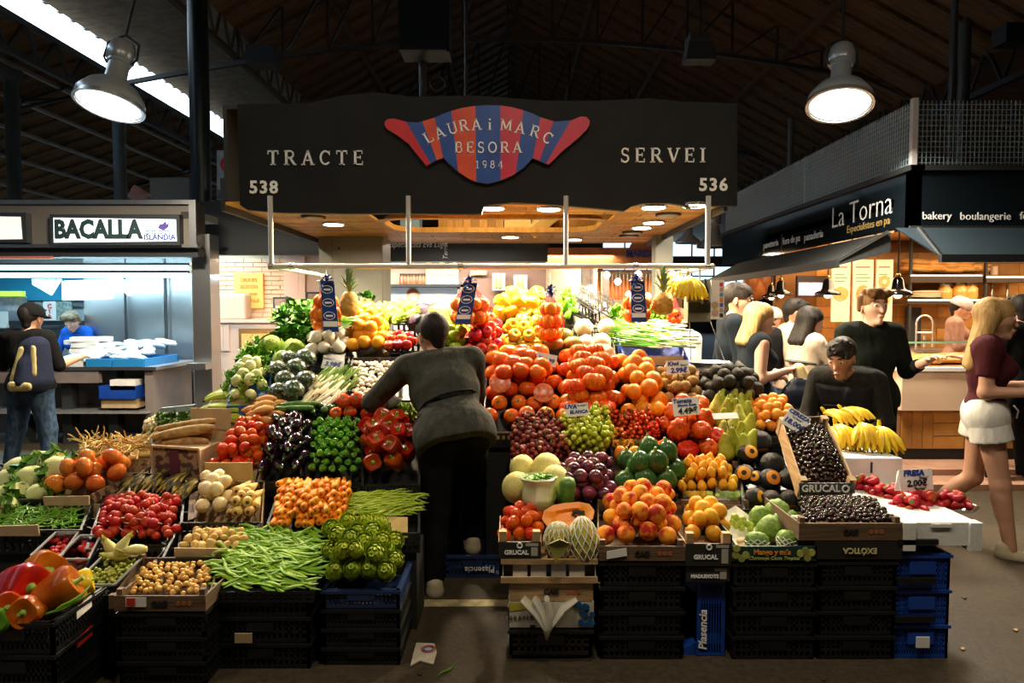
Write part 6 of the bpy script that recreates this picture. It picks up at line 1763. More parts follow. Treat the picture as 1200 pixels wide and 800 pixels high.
for k,(a,b_,c_,d_)in enumerate(((800,836,586,564),(838,872,586,564),(782,812,570,548))):
 q=[P(a,c_,'R'),P(b_,c_,'R'),P(b_-4,d_,'R'),P(a-2,d_,'R')]
 t=thing('punnet','clear plastic punnet of loquats, '+('front left one','front right one','back one')[k],'punnet',(q[0]+q[2])/2)
 for i in range(4):
  A_,B_=q[i],q[(i+1)%4]
  MB().slab(A_,B_,B_+Vector((0,0,.05)),A_+Vector((0,0,.05)),.002).build('wall',m_clear,t,smooth=False)
tray('black','black crate under the plums','R',(644,722,596),(652,716,543),.07,.0)
pile('plum','dark purple plum in the heap between melons and squashes','plums','R',(652,720,590),(656,712,545),17,'rand',.6,extra=1,ub='dark plum in its heap')
pile('mango','orange mango standing in a row below the vine tomatoes','mangoes in a row','R',(719,780,541),(720,780,536),19,'up',0,gap=(1.05,2),lift=.4,ub='orange mango below vine tomatoes')
tray('black','dark crate under the black netted persimmons','R',(872,936,594),(864,915,520),.06,.0)
m_bnet=mat('black_net_rind',(.010,.010,.010),.55,col2=(.022,.02,.018),scale=40,bump=.6,bscale=80)
mb=MB().lathe(sp(1.0,9),18)
proto('persimmon_net','netted_fruit','fruit',mb,m_bnet,[('orange_face',MB().lathe([(.30,.385),(.33,.40),(.24,.455),(.12,.487)],16),fm('persimmon_skin',(.88,.30,.03),(.92,.42,.05),.35)),('dark_sticker',MB().lathe([(.10,.488),(.13,.490),(.05,.505)],12),m_inkb)])
for i,(px,py,s,yaw,el,lb)in enumerate(((876,532,24,10,60,'black netted fruit at the upper left with an orange face'),(891,517,26,0,160,'black netted fruit at the top of its heap'),(905,544,28,0,170,'black netted fruit right of the middle, all dark'),(873,556,24,-25,65,'black netted fruit at the far left middle with orange face'),(902,562,26,5,60,'black netted fruit in the centre with an orange ring'),(924,561,24,50,60,'black netted fruit at the right with orange side'),(886,560,18,-40,60,'small netted fruit between two larger ones'),(884,582,22,40,75,'black netted fruit low at the left with red edge'),(904,586,24,0,150,'black netted fruit low in the middle, all dark'),(925,585,22,0,150,'black netted fruit low at the right, all dark'))):
 Y=depth('R',py+6)
 o=put(PR['persimmon_net'],at(px,py,Y),(Matrix.Rotation(R(yaw),3,'Z')@Matrix.Rotation(R(el),3,'X')),s*Y/FPX,lb)
tray('black','clear lidded crate edge under the red grapes','R',(600,662,547),(604,652,492),.07,.0)
pile('grapes_red','bunch of dusty red grapes in the heap by the aisle','red grape bunches','R',(606,664,545),(606,652,498),36,('liex',0,.8),.2,gap=(.55,.45),lift=.15)
pile('grapes_green','bunch of yellow green grapes under their price tag','green grape bunches','R',(664,714,530),(662,706,494),38,('liex',30,.8),.35,gap=(.5,.42),lift=.2)
tray('black','dark crate under the green grapes','R',(660,716,535),(660,710,492),.07,.0)
pile('vine_tomato','truss of tiny red tomatoes on the vine in a clear tray','vine tomato trusses','R',(722,780,520),(716,768,492),30,('liex',20,.9),.2,gap=(.55,.5),lift=.15)
PR['vine_tomato'].name='tomato_truss'
for o in bpy.data.objects:
 if o.get('group')=='vine tomato trusses':o.name='tomato_truss';o['category']='vegetable'
t=thing('punnet','clear plastic tray holding the vine tomatoes','tray',P(750,520,'R'))
q=[P(718,524,'R'),P(784,524,'R'),P(772,492,'R'),P(712,492,'R')]
for i in range(4):MB().slab(q[i],q[(i+1)%4],q[(i+1)%4]+Vector((0,0,.05)),q[i]+Vector((0,0,.05)),.002).build('wall',m_clear,t,smooth=False)
tray('black','dark crate under the ribbed red tomatoes','R',(770,850,545),(768,832,480),.07,.0)
pile('beef_tomato','ribbed red beef tomato in the heap below its price tag','red beef tomatoes','R',(774,850,540),(776,826,482),23,'face',.5,gap=(.9,.8),extra=1,ub='ribbed red beef tomato heaped')
tray('black','dark crate under the pears','R',(852,884,545),(826,876,470),.07,.0)
pile('pear','long green pear standing upright in the heap','green pears','R',(846,884,536),(834,876,472),32,'up',.2,gap=(.52,.42),lift=.25,ub='green pear in standing heap')
tray('black','dark crate under the apricots','R',(888,932,508),(870,918,470),.06,.0)
pile('apricot','small orange apricot behind the cherries','apricots','R',(890,934,506),(874,920,473),13,'rand',.5,extra=1)
tray('black','black crate of big tomatoes nearest the aisle','R',(568,656,505),(572,648,424),.09,.0)
pile('orange_tomato','amber tomato in the bottom rows beside the aisle','amber tomatoes','R',(570,700,500),(572,690,472),20,'face',.05,gap=(.98,.95),ub='amber tomato beside the aisle')
pile('big_tomato','big pink red tomato in the heap beside the aisle','big red tomatoes','R',(574,654,470),(576,646,422),22,'up',.35,gap=(.9,.8),extra=1,ub='big red tomato by aisle')
for k,(px,py,s,lb)in enumerate(((586,448,26,'cut tomato half showing its flesh at the left of the heap'),(637,460,24,'cut tomato half in the middle of the red heap'))):
 Y=depth('R',py+26)
 put(PR['half_tomato'],at(px,py,Y),Matrix.Rotation(R(62),3,'X'),s*Y/FPX,lb)
tray('black','black crate of striped orange tomatoes','R',(658,728,500),(654,716,424),.09,.0)
pile('ribbed_tomato','ribbed orange red tomato in the large heap','ribbed orange tomatoes','R',(662,726,492),(662,712,420),24,'up',.45,gap=(.88,.78),extra=1,ub='ribbed orange tomato in heap')
tray('black','black crate under the oranges','R',(732,782,500),(722,760,424),.09,.0)
pile('orange','bright orange in the heap left of the kiwis','oranges in the heap','R',(732,782,494),(724,758,424),20,'rand',.5,gap=(.92,.84),extra=1,ub='orange in the right heap')
tray('black','black crate under the kiwis','R',(784,824,475),(766,808,434),.07,.0)
pile('kiwi','brown kiwi below the kiwi price tag','kiwis','R',(782,822,474),(768,812,436),13,('lie',10,1.0),.4,extra=1)
tray('black','dark crate under the black avocados','R',(830,892,474),(812,880,440),.06,.0)
pile('avocado','dark rough avocado in the heap before the visitors','dark avocados','R',(830,890,474),(818,882,442),22,('lie',60,.9),.45,gap=(.62,.6),extra=1)
tray('black','black crate under the green apples at the vendor','R',(512,546,422),(514,548,388),.07,.0)
pile('apple_green','green apple in the heap right of the vendor\'s head','green apples','R',(512,546,420),(514,548,386),15,'up',.5,extra=1)
tray('black','black crate under the mixed red apples','R',(544,590,424),(546,588,384),.07,.0)
pile(['apple_red','apple_red','apple_pink'],'red apple in the pyramid between green and yellow apples','red apples in the pyramid','R',(546,588,420),(550,584,384),15,'face',.8,extra=2)
tray('black','black crate under the yellow apples','R',(588,642,424),(588,640,384),.07,.0)
pile('apple_yellow','yellow apple in the heap under the orange net bag','yellow apples','R',(590,642,420),(592,638,384),15,'face',.6,extra=1)
for k,(px,py,yaw)in enumerate(((647,412,20),(660,402,60),(672,412,-10))):
 put(PR['mango_green'],P(px,py,'R')+Vector((0,0,.06)),Euler((R(90),0,R(yaw+60))).to_matrix(),.16,('green mango nearest the yellow apples','green mango leaning at the back of three','green mango nearest the pale melons')[k])
for k,(px,py,s,lb)in enumerate(((684,384,22,'pale melon at the back left of its group'),(711,384,22,'pale melon at the back right below the tilted crate'),(687,404,24,'pale melon in the middle left'),(704,402,24,'pale melon in the middle right'),(709,415,24,'pale melon at the front beside the spring onions'),(688,420,20,'pale melon half hidden by striped tomatoes'),(678,414,18,'pale melon at the front left of its group'))):
 Y=depth('R',py+8);put(PR['pale_melon'],at(px,py,Y),Euler((.5,.3*k,k)).to_matrix(),s*Y/FPX,lb)
tray('black','dark crate under the pale melons','R',(672,722,432),(672,716,385),.08,.0)
tray('blue','blue carton holding the spring onions on the right','R',(736,806,428),(724,792,392),.07,.015,m=mat('blue_card',(.02,.05,.32),.5),nx=3,ny=1)
o=MB().slab(at(739,428,4.82),at(801,428,4.82),at(801,417,4.82),at(739,417,4.82),.01).build('front_flap',m_card,smooth=False);tag(o,'brown card flap in front of the spring onions','flap')
pile('spring_onion','fresh spring onion lying in the blue carton','spring onions at right','R',(742,798,416),(732,780,386),54,('lie',174,.12),.12,gap=(.5,.035),lift=.22,jit=.4)
pile('pepper_yellow','yellow bell pepper at the back below the wall prints','yellow peppers','R',(582,640,378),(584,636,358),19,'rand',.4,gap=(.8,.7),extra=1,ub='yellow bell pepper at back')
tray('black','black crate rim in front of the yellow peppers','R',(540,672,382),(540,668,362),.07,.015)
pile('green_pepper','bright green pepper behind the hanging net of oranges','green peppers at the back','R',(654,674,376),(654,672,350),13,'rand',.4,gap=(.8,.7),extra=1)
pile('garlic','pale garlic head in the row below the orange net','garlic heads','R',(536,580,381),(538,578,372),9,'up',.2)
pile('celery','bunch of bright green celery leaves by the pillar','celery bunches at right','R',(734,790,384),(716,776,368),26,'up',.3,gap=(.6,.5),lift=.1)
pile('herb','bunch of pale green herbs behind the tilted crates','herb bunches','R',(724,752,384),(712,742,362),24,'up',.3,gap=(.6,.5),lift=.1)
for k,(x0,y0,x1,y1)in enumerate(((676,372,700,352),(700,390,738,362),(668,384,698,366))):
 Y=5.7+.1*k
 t=thing('plastic_crate',('small tilted black crate at the back beside green peppers','tilted black crate above the pale melons','tilted black crate between net bag and pale melons')[k],'crate',at((x0+x1)/2,y0,Y))
 a,b_=at(x0,y1,Y),at(x1,y0-4,Y-.1)
 for dy,nm in((0,'front_panel'),(.25,'back_panel')):
  mb=MB();up_=Vector((0,.03,.10));ofs=Vector((.04,dy,dy*.25));lattice(mb,a+ofs,b_+ofs,b_+ofs+up_,a+ofs+up_,.012,7,1,.4,.014);mb.build(nm,m_black,t,smooth=False)
 mb=MB();mb.slab(a,b_,b_+Vector((.04,.25,.06)),a+Vector((.04,.25,.06)),.008);mb.build('bottom',m_black,t,smooth=False)
 for i in range(4):
  put(PR['garlic'],a.lerp(b_,.2+.2*i)+Vector((.02,.1,.06)),Matrix.Identity(3),.06,'pale bulb lying in the %s'%t['label'],'bulbs in tilted crate %s'%'abc'[k])
def tilted_crate(label,q,word,m,rim=.05,face=.062):
 t=thing('wooden_crate',label,'crate',(q[0]+q[1])/2)
 n_=(q[1]-q[0]).cross(q[3]-q[0]).normalized()
 dn=n_*-.07
 MB().slab(q[0]+dn,q[1]+dn,q[2]+dn,q[3]+dn,.006).build('bottom',m_wood,t,smooth=False)
 for nm,i,j,mm in(('side_board',1,2,m_wood),('side_board',3,0,m_wood),('back_board',2,3,m_woodb)):
  MB().slab(q[i]+dn,q[j]+dn,q[j]+n_*.03,q[i]+n_*.03,.008).build(nm,mm,t,smooth=False)
 MB().slab(q[0]+dn*1.0,q[1]+dn*1.0,q[1]+n_*.005,q[0]+n_*.005,.01).build('front_board',m,t,smooth=False)
 for i in(0,1,2,3):
  c_=(q[0]+q[2])/2
  p_=q[i].lerp(c_,.09);MB().bar(p_+dn,p_+n_*.04,.035).build('corner_post',m_wood,t,smooth=False)
 return t,n_
qc=[at(938,571,3.42),at(1001,571,3.42),at(966,492,3.92),at(913,494,3.92)]
tc_,n_=tilted_crate('steeply tilted GRUCAL crate heaped with dark cherries',qc,None,mat('grey_dot_print',(.10,.10,.09),.6,col2=(.03,.03,.028),scale=60,lo=.48,hi=.52))
txt('GRUCAL',at(962,572.5,3.398),.050,m_letter,tc_,ext=.001,bold=.0012)
MB().slab(at(937,578,3.405),at(1002,578,3.405),at(1002,566,3.405),at(937,566,3.405),.01).build('front_board',MATS['grey_dot_print'],tc_,smooth=False)
MB().lathe([(.012,-.002),(.02,-.002),(.02,.002),(.012,.002),(.012,-.002)],14,caps=False,m=Matrix.Translation(at(991,572.5,3.398))@Matrix.Rotation(R(90),4,'X')).build('round_logo',m_letter,tc_)
PROF['D']=[(620,3.0),(613,3.06),(584,3.34),(570,3.5)]
PROF['C']=[(600,3.35),(571,3.44),(490,3.94),(480,4.0)]
pile('cherry','shiny dark cherry in the tilted GRUCAL crate','cherries in the tilted crate','C',(942,998,566),(917,963,497),6.6,'rand',1.6,gap=(.88,.86),lift=.3,jit=.3)
board_crate('wooden crate marked CASI holding the lower cherries',936,1057,613,633,3.04,m_woodb,'CASI',dp=.42)
pile('cherry','shiny dark cherry in the CASI crate at the front','cherries in the front crate','D',(944,1050,612),(938,1022,584),7,'rand',.8,gap=(.9,.9),lift=.2,jit=.3)
o=MB().slab(at(985,592,3.42),at(1060,604,3.32),at(1062,572,3.8),at(1000,566,3.8),.02).build('foam_board',m_eps,smooth=False);tag(o,'white foam board sloping beside the tilted cherry crate','board')
fb=thing('foam_box','white foam box on the blue crates carrying strawberry dishes','box',at(1100,648,3.05))
X0,X1,zt_,zb2=at(1058,640,3.04).x,at(1150,640,3.04).x,at(1058,613,3.04).z,at(1058,645,3.04).z
MB().box(X0+.01,X1-.01,3.05,3.6,zb2+.02,zt_).build('body',m_eps,fb,smooth=False)
for a_,b_ in((X0,X0+.055),(X1-.055,X1)):MB().box(a_,b_,3.035,3.09,zb2,zt_+.002).build('corner_foot',m_eps,fb,smooth=False)
MB().box(X0,X1-.01,3.3,3.75,zt_-.05,zt_-.002).build('lid',m_eps,fb,smooth=False)
MB().box(X0+.13,X0+.22,3.042,3.05,zt_-.02,zt_-.004).build('grip',m_white,fb,smooth=False)
dishes=[((1018,572),3.62,'strawberry dish nearest the tilted cherries'),((1042,583),3.5,'second strawberry dish from the cherries'),((1066,596),3.32,'strawberry dish in front at the foam box edge'),((1086,592),3.38,'strawberry dish behind the front one, with pale berry'),((1118,592),3.36,'strawberry dish at the right end of the box'),((1070,577),3.6,'strawberry dish below the FRESA tag')]
for k,((px,py),Y,lb)in enumerate(dishes):
 c=at(px,py+6,Y)
 t=thing('clear_dish','clear '+lb,'dish',c)
 MB().lathe([(.06,0),(.09,.012),(.105,.03)],16,c=c,caps=False).build('bowl',m_clear,t)
 for i in range(18):
  a=i*2.4;q_=.085*math.sqrt((i%12+.4)/12)
  put(PR['strawberry'],c+Vector((q_*math.cos(a),q_*math.sin(a)*.9,.038+(.034 if i>11 else 0))),Euler((rr.uniform(.6,2.4),rr.uniform(-.6,.6),rr.random()*6)).to_matrix(),rr.uniform(.050,.062),'red strawberry in the '+lb.replace('strawberry ',''),'strawberries in dish %s'%'abcdef'[k],parts=(i>6))
bb_=thing('foam_box','white foam box under the yellow bananas','box',at(1022,575,3.75))
X0,X1,zt_,zb2=at(988,560,3.75).x,at(1057,560,3.75).x,at(988,537,3.75).z,at(988,590,3.75).z
MB().box(X0,X1,3.75,4.3,zb2-.1,zt_).build('body',m_eps,bb_,smooth=False)
MB().box(X0+.15,X0+.16,3.745,3.75,zt_-.08,zt_-.02).build('groove',m_iron,bb_,smooth=False)
def toward(px,py,Y,yaw,pitch,L,n,me,label,fan,rows=1,group=None):
 return banana_hand(label,at(px,py,Y),Euler((0,R(pitch),R(yaw))),n,L,me,fan,group,rows=rows)
toward(978,496,4.08,-62,38,.20,6,me_ban,'banana bunch at the left front, hanging over the cherries',.2,2)
toward(1008,494,4.02,-86,42,.20,7,me_ban,'banana bunch in the middle front of the foam box',.2,2)
toward(1030,498,4.0,-104,40,.20,6,me_ban,'banana bunch at the right front of the foam box',.22,2)
toward(965,482,4.3,-50,16,.20,6,me_ban,'banana bunch at the back left before the stooping man',.2)
toward(985,479,4.35,-55,12,.20,6,me_ban,'banana bunch at the back under the stooping man\'s hands',.2)
supports['R'].append((X0,X1,3.75,4.35,zb2-.11))
# LEFT ARM PRODUCE
pile('artichoke','round green artichoke in the navy crate at the front','artichokes in the front crate','L',(388,470,684),(382,466,622),25,'face',.25,gap=(.9,.8),extra=1,ub='artichoke in the navy crate')
tray('black','black crate behind the artichokes holding thin beans','L',(404,488,622),(404,488,580),.10,.0)
o=MB().slab(P(401,622,'L')+Vector((0,-.01,-.02)),P(478,624,'L')+Vector((0,-.01,-.02)),P(478,605,'L')+Vector((0,-.01,.0)),P(401,603,'L')+Vector((0,-.01,0)),.008).build('card_front',m_cardo,smooth=False);tag(o,'ochre cardboard side in front of the thin beans','cardboard')
pile(['thin_bean0','thin_bean1','thin_bean2'],'thin green bean in the ochre cardboard box','thin green beans','L',(406,482,604),(410,488,578),34,('liex',10,.35),.10,gap=(.22,.085),lift=.02,jit=.8,extra=1)
tray('black','black crate under the carrots','L',(314,402,622),(330,418,572),.08,.0)
pile('carrot','orange carrot lying with its crown to the front','carrots in the heap','L',(322,400,614),(330,414,566),27,('lie',-85,.35,14),.6,gap=(.33,.30),lift=.12,jit=.35,extra=1)
tray('black','black crate holding the flat beans','L',(247,364,690),(256,384,622),.05,.0,support=False)
pile(['flat_bean0','flat_bean1','flat_bean2'],'flat green bean in the big black crate','flat green beans','L',(252,360,686),(262,380,622),52,('liex',-8,.6),.08,gap=(.26,.085),lift=.03,jit=.9,extra=1)
tray('black','black crate holding the red bell peppers','L',(426,490,566),(424,488,496),.08,.005)
pile('pepper_red','big red bell pepper facing the aisle in its crate','red bell peppers','L',(430,484,556),(428,482,500),23,'face',.3,gap=(.92,.82),extra=1,ub='red bell pepper in crate')
tray('black','black crate holding the small green peppers','L',(360,424,564),(364,422,496),.08,.005)
pile('green_pepper','small bright green pepper between eggplants and red peppers','small green peppers','L',(364,424,556),(368,422,494),13,'face',.35,gap=(.82,.78),extra=1)
tray('black','black crate holding the eggplants','L',(302,360,562),(318,364,496),.08,.005)
pile('eggplant','glossy black eggplant in the crate left of the green peppers','eggplants','L',(306,362,556),(320,364,492),22,('lie',-80,.5,20),.4,gap=(.74,.62),lift=.3,extra=1,ub='black eggplant in its crate')
tray('card','brown carton under the small round tomatoes','L',(242,300,562),(280,326,500),.08,.0)
o=MB().slab(at(240,563,3.66),at(296,563,3.66),at(295,542,3.66),at(240,542,3.66),.008).build('card_front',m_cardo,smooth=False);tag(o,'blank ochre card panel in front of the round tomatoes','cardboard')
pile('tomato','small round red tomato left of the eggplants','red tomatoes left of eggplants','L',(246,302,552),(282,324,494),14,'rand',.4,extra=1)
pile('tomato','red vine tomato behind the green peppers','red tomatoes behind green peppers','L',(390,442,494),(398,444,474),17,'face',.3,extra=1)
tray('black','black crate under the vine tomatoes','L',(388,446,498),(396,446,474),.06,.0)
pile('lettuce','small green lettuce below the vendor\'s bent arm','lettuces by the vendor','L',(460,486,496),(462,486,480),22,'face',.1,gap=(.7,.6))
pile('cucumber','dark cucumber behind the eggplants','cucumbers','L',(330,364,490),(334,364,480),30,('lie',0,.3),.1,gap=(.55,.3))
pile('avocado','green avocado behind the eggplants','green avocados','L',(364,392,490),(366,392,478),13,'rand',.2)
for o in bpy.data.objects:
 if o.get('group')=='green avocados' and o.type=='MESH':o.material_slots[0].link='OBJECT';o.material_slots[0].material=MATS['round_squash_skin']
pile('sweet_potato','orange brown sweet potato behind the round tomatoes','sweet potatoes','L',(286,326,504),(298,332,478),26,('lie',10,.5),.3,gap=(.7,.4),extra=1)
tray('black','black crate lined with paper holding the white mushrooms','L',(408,462,474),(414,468,424),.07,.02)
pile('mushroom','pale button mushroom in the paper lined crate','button mushrooms','L',(411,459,471),(417,465,426),7.6,'up',.3,gap=(.86,.9),jit=.4,var=.15)
tray('black','empty black crate right of the mushrooms','L',(466,494,470),(470,494,418),.09,.02)
tray('black','black crate holding the leeks','L',(358,408,480),(366,412,432),.07,.01)
pile('leek','leek lying with white root to the front','leeks','L',(362,408,470),(370,412,444),44,('lie',62,.15),.12,gap=(.15,.28),lift=.15)
pile('broccoli','film wrapped dark green broccoli','wrapped broccoli','L',(320,362,474),(326,366,424),25,'up',.2,gap=(.85,.8),ub='film wrapped broccoli in crate')
tray('black','dark crate under the wrapped broccoli','L',(314,364,482),(322,368,418),.07,.0)
tray('blue','blue crate holding the fennel bulbs','L',(268,314,478),(278,318,424),.09,.03,m=mat('deep_blue_card',(.01,.07,.24),.5),nx=3,ny=1)
pile('fennel','pale green fennel bulb in the blue crate','fennel bulbs','L',(272,310,472),(282,314,428),17,'rand',.3,extra=1,ub='fennel bulb in blue crate')
toward(292,486,4.36,168,-6,.33,5,me_bang,'long green plantain bunch behind the blank card',.12,1)
toward(302,470,4.46,172,-4,.34,5,me_bang,'green plantain bunch at the top of the left arm',.12,1)
toward(298,496,4.28,170,0,.30,4,me_bang,'green plantain bunch hidden behind the blank card',.14,1)
o=MB().slab(at(223,501,4.2),at(270,503,4.2),at(270,479,4.2),at(223,478,4.2),.01).build('card_front',m_card,smooth=False);tag(o,'blank tan card panel in front of the green plantains','cardboard')
tray('card','brown carton under the green plantains','L',(226,290,503),(250,310,470),.10,.0)
pile('cassava','long brown cassava root in the heap above the printed box','cassava roots','L',(184,244,524),(196,258,502),66,('lie',8,.12),.1,gap=(.8,.16),lift=.06,extra=1)
pb_=thing('carton','dark carton printed with root pictures under the cassava','box',at(206,560,3.78))
m_rp=mat('root_print',(.30,.20,.11),.6,col2=(.08,.035,.03),scale=26,lo=.47,hi=.53)
q=[at(180,560,3.78),at(236,562,3.78),at(233,526,3.78),at(177,522,3.78)]
MB().slab(q[0],q[1],q[2],q[3],.01).build('front_panel',m_rp,pb_,smooth=False)
MB().slab(at(199,561,3.775),at(212,561,3.775),at(208,524,3.775),at(198,523,3.775),.004).build('purple_band',mat('purple_band',(.10,.02,.04),.6),pb_,smooth=False)
for a_,b_ in(((177,522),(233,526)),((180,560),(236,562)),((177,522),(180,560)),((233,526),(236,562))):
 MB().bar(at(*a_,3.775),at(*b_,3.775),.012).build('pale_edge',m_card,pb_,smooth=False)
X0,X1=at(180,560,3.79).x,at(234,560,3.79).x
MB().box(X0,X1,3.8,4.3,at(180,561,3.8).z,at(180,528,3.8).z).build('body',m_card,pb_,smooth=False)
pile('parsley','dark green leafy bunch behind the cassava','dark leafy bunches','L',(180,222,512),(186,226,486),26,'up',.2,gap=(.6,.5),lift=.1)
put_at('cauliflower',182,498,4.3,28,(20,0,0),'cut cauliflower at the far end of the left arm')
put_at('cauliflower',166,516,4.1,18,(50,0,40),'small pale cauliflower piece above the ginger')
o=MB().prism([at(x,y,4.5)for x,y in((188,478),(228,474),(222,488),(186,492))],(0,.03,0)).build('plastic_piece',mat('grey_lid',(.22,.30,.33),.4),smooth=False);tag(o,'grey blue lid lying behind the leafy bunches','lid')  # a plastic lid, modelled as a thin slab
rb=MB();q_=random.Random(8)
for i in range(190):
 c=at(q_.uniform(95,172),0,3.95);px,py=q_.uniform(94,170),q_.uniform(512,530)
 p=at(px,py+4,3.95+q_.uniform(-.12,.12))
 pts=[p]
 dirv=Vector((q_.uniform(-1,1),q_.uniform(-1,1),q_.uniform(-.2,1)))
 for k in range(4):
  dirv+=Vector((q_.uniform(-.8,.8),q_.uniform(-.8,.8),q_.uniform(-.6,.5)));pts.append(pts[-1]+dirv.normalized()*.028)
 rb.tube(pts,.0035,4,False)
o=rb.build('curly_roots',mat('straw_root',(.62,.44,.15),.7,col2=(.46,.30,.08),scale=12));tag(o,'tangle of thin straw coloured roots behind the tomatoes','root',kind='stuff')
pile('ginger','knobbly ginger root at the far left arm','ginger roots','L',(100,172,548),(104,170,526),26,('liex',0,1.2),.15,gap=(.8,.5),lift=.2)
tray('card','brown carton under the ginger','L',(100,170,552),(104,172,524),.08,.0)
for k,(px,py,yaw,s,lb)in enumerate(((18,572,62,62,'pale chard bunch at the far left, lowest'),(26,556,68,66,'pale chard bunch second from the bottom at left'),(40,545,74,66,'pale chard bunch in the middle of the left heap'),(62,538,74,64,'chard bunch with dark leaves at the top'),(58,570,66,52,'short pale chard bunch before the tomatoes'),(52,556,80,60,'chard bunch with curled leaves in the middle'),(84,545,82,58,'dark leafy chard bunch nearest the ginger'),(8,588,60,50,'chard bunch cut by the left picture edge'))):
 Y=depth('L',py+8);M3=Matrix.Rotation(R(-14+4*k),3,'Z')@Matrix.Rotation(R(yaw),3,'Y')@Matrix.Rotation(k*1.3,3,'Z')
 put(PR['bok_choy'],at(px+8,py,Y),M3,s*Y/FPX,lb)
tray('black','black crate under the chard','L',(-20,92,596),(4,110,545),.12,.0)
pile('orange_tomato','large orange red tomato at the left arm front','large tomatoes at left','L',(54,122,580),(92,164,545),22,'rand',.35,gap=(.92,.8),extra=1,ub='large orange red left tomato')
for o in bpy.data.objects:
 if o.get('group')=='large tomatoes at left':o.material_slots[0].link='OBJECT';o.material_slots[0].material=fm('deep_orange_tomato_skin',(.60,.13,.025),(.70,.20,.03),.2)
o=MB().slab(at(52,592,3.5),at(104,592,3.5),at(104,581,3.5),at(50,582,3.5),.01).build('card_front',m_card,smooth=False);tag(o,'low brown card front under the large orange tomatoes','cardboard')
o=MB().slab(at(109,590,3.55),at(155,565,3.8),at(153,556,3.8),at(108,579,3.55),.01).build('printed_panel',m_rp,smooth=False);tag(o,'slanting printed panel between tomatoes and dark plantains','panel')
tray('card','brown carton under the large orange tomatoes','L',(52,122,588),(90,168,548),.08,.0)
for k,(px,py)in enumerate(((160,566),(184,564),(208,566),(222,574))):
 toward(px+14,py-13,3.82-.03*k,-112-4*k,24,.19,5,me_banb,('dark overripe plantain bunch nearest the slanting panel','dark overripe plantain bunch second from the left','overripe plantain bunch with yellow streaks','overripe plantain bunch beside the turnips')[k],.2)
tray('black','black crate under the dark plantains','L',(146,226,598),(160,236,556),.07,.0)
pile('radish','small bright red radish in the heap at left','radishes','L',(110,206,632),(128,210,584),11.5,'rand',.5,gap=(.85,.8),extra=1,jit=.45,var=.16)
tray('black','black crate under the radishes','L',(106,208,640),(124,212,582),.08,.0)
tray('card','brown carton under the pale turnips','L',(232,304,610),(240,306,566),.07,.0)
pile('turnip','pale round turnip left of the parsnips','turnips','L',(232,272,602),(242,276,564),17,'rand',.45,extra=1,ub='pale turnip in brown carton')
pile('parsnip','yellow parsnip with dark crown beside the carrots','parsnips','L',(272,304,602),(278,306,574),27,('lie',-88,.3,14),.35,gap=(.44,.34),lift=.15,extra=1)
o=MB().slab(at(220,610,3.42),at(230,606,3.42),at(246,566,3.72),at(222,580,3.6),.008).build('printed_panel',m_rp,smooth=False);tag(o,'printed box side left of the turnips','panel')
tray('black','black crate around the small potatoes','L',(196,290,656),(214,300,618),.08,.02)
pile('potato','small yellow potato in the low card tray','small potatoes','L',(214,284,645),(222,288,624),10.5,'rand',.4,gap=(.95,.85),jit=.4,var=.2)
o=MB().slab(at(204,654,3.16),at(266,654,3.16),at(266,643,3.16),at(204,642,3.16),.008).build('card_front',m_card,smooth=False);tag(o,'low tan card front under the small potatoes','cardboard')
board_crate('brown wooden crate marked CASI holding the baby onions',134,241,698,716,2.83,m_woodb,'CASI')
o=MB().slab(at(147,711,2.826),at(171,711,2.826),at(171,700,2.826),at(147,700,2.826),.003).build('paper_label',m_white,[x for x in bpy.data.objects if x.get('label')=='brown wooden crate marked CASI holding the baby onions'][0],smooth=False)
MB().slab(at(148,710,2.822),at(158,710,2.822),at(158,701,2.822),at(148,701,2.822),.002).build('red_print',mat('red_label',(.55,.03,.02),.5),o.parent,smooth=False)
pile('hazelnut','tiny yellow brown onion in the wooden crate','baby onions','L',(146,238,696),(174,250,660),8,'rand',.5,gap=(.82,.8),lift=.2,jit=.55,var=.2)
tray('brown','inner walls of the wooden baby onion crate','L',(136,240,700),(168,254,655),.04,.0,support=False,front=False)
pile(['thin_pepper0','thin_pepper1','thin_pepper2'],'thin curved green pepper in the crate at the left edge','thin green peppers','L',(-24,88,618),(0,100,594),24,('liex',0,1.2),.12,gap=(.3,.16),lift=.05,jit=.8)
tray('black','black crate of thin peppers at the left edge','L',(-30,92,624),(-4,104,590),.10,.02)
o=MB().slab(at(-20,628,3.3),at(46,628,3.3),at(44,615,3.3),at(-20,617,3.3),.008).build('card_front',m_card,smooth=False);tag(o,'brown card front before the thin peppers at left','cardboard')
def berry_box(label,f,b,h,berry,grp,bl_,sz):
 q=Q('L',f,b)
 t=thing('punnet',label,'punnet',(q[0]+q[2])/2-Vector((0,0,h)))
 Zv=Vector((0,0,1))
 for i in range(4):
  A_,B_=q[i],q[(i+1)%4]
  MB().slab(A_.lerp(B_,.03)-Zv*h,A_.lerp(B_,.97)-Zv*h,B_+Zv*.01,A_+Zv*.01,.003).build('wall',m_clear,t,smooth=False)
  MB().bar(A_+Zv*.012,B_+Zv*.012,.008).build('rim',mat('clear_rim',(.40,.42,.42),.15),t,smooth=False)
 MB().slab(q[0]-Zv*h,q[1]-Zv*h,q[2]-Zv*h,q[3]-Zv*h,.003).build('bottom',m_clear,t,smooth=False)
 if berry:
  rg=random.Random(hash_(label))
  for k in range(34):
   u,v=rg.uniform(.08,.92),rg.uniform(.08,.92)
   put(PR[berry],bil(q,u,v)-Zv*(.02 if k>12 else.06),Euler((rg.random()*6,rg.random()*6,0)).to_matrix(),sz*rg.uniform(.85,1.1),bl_,grp,parts=False)
 return t
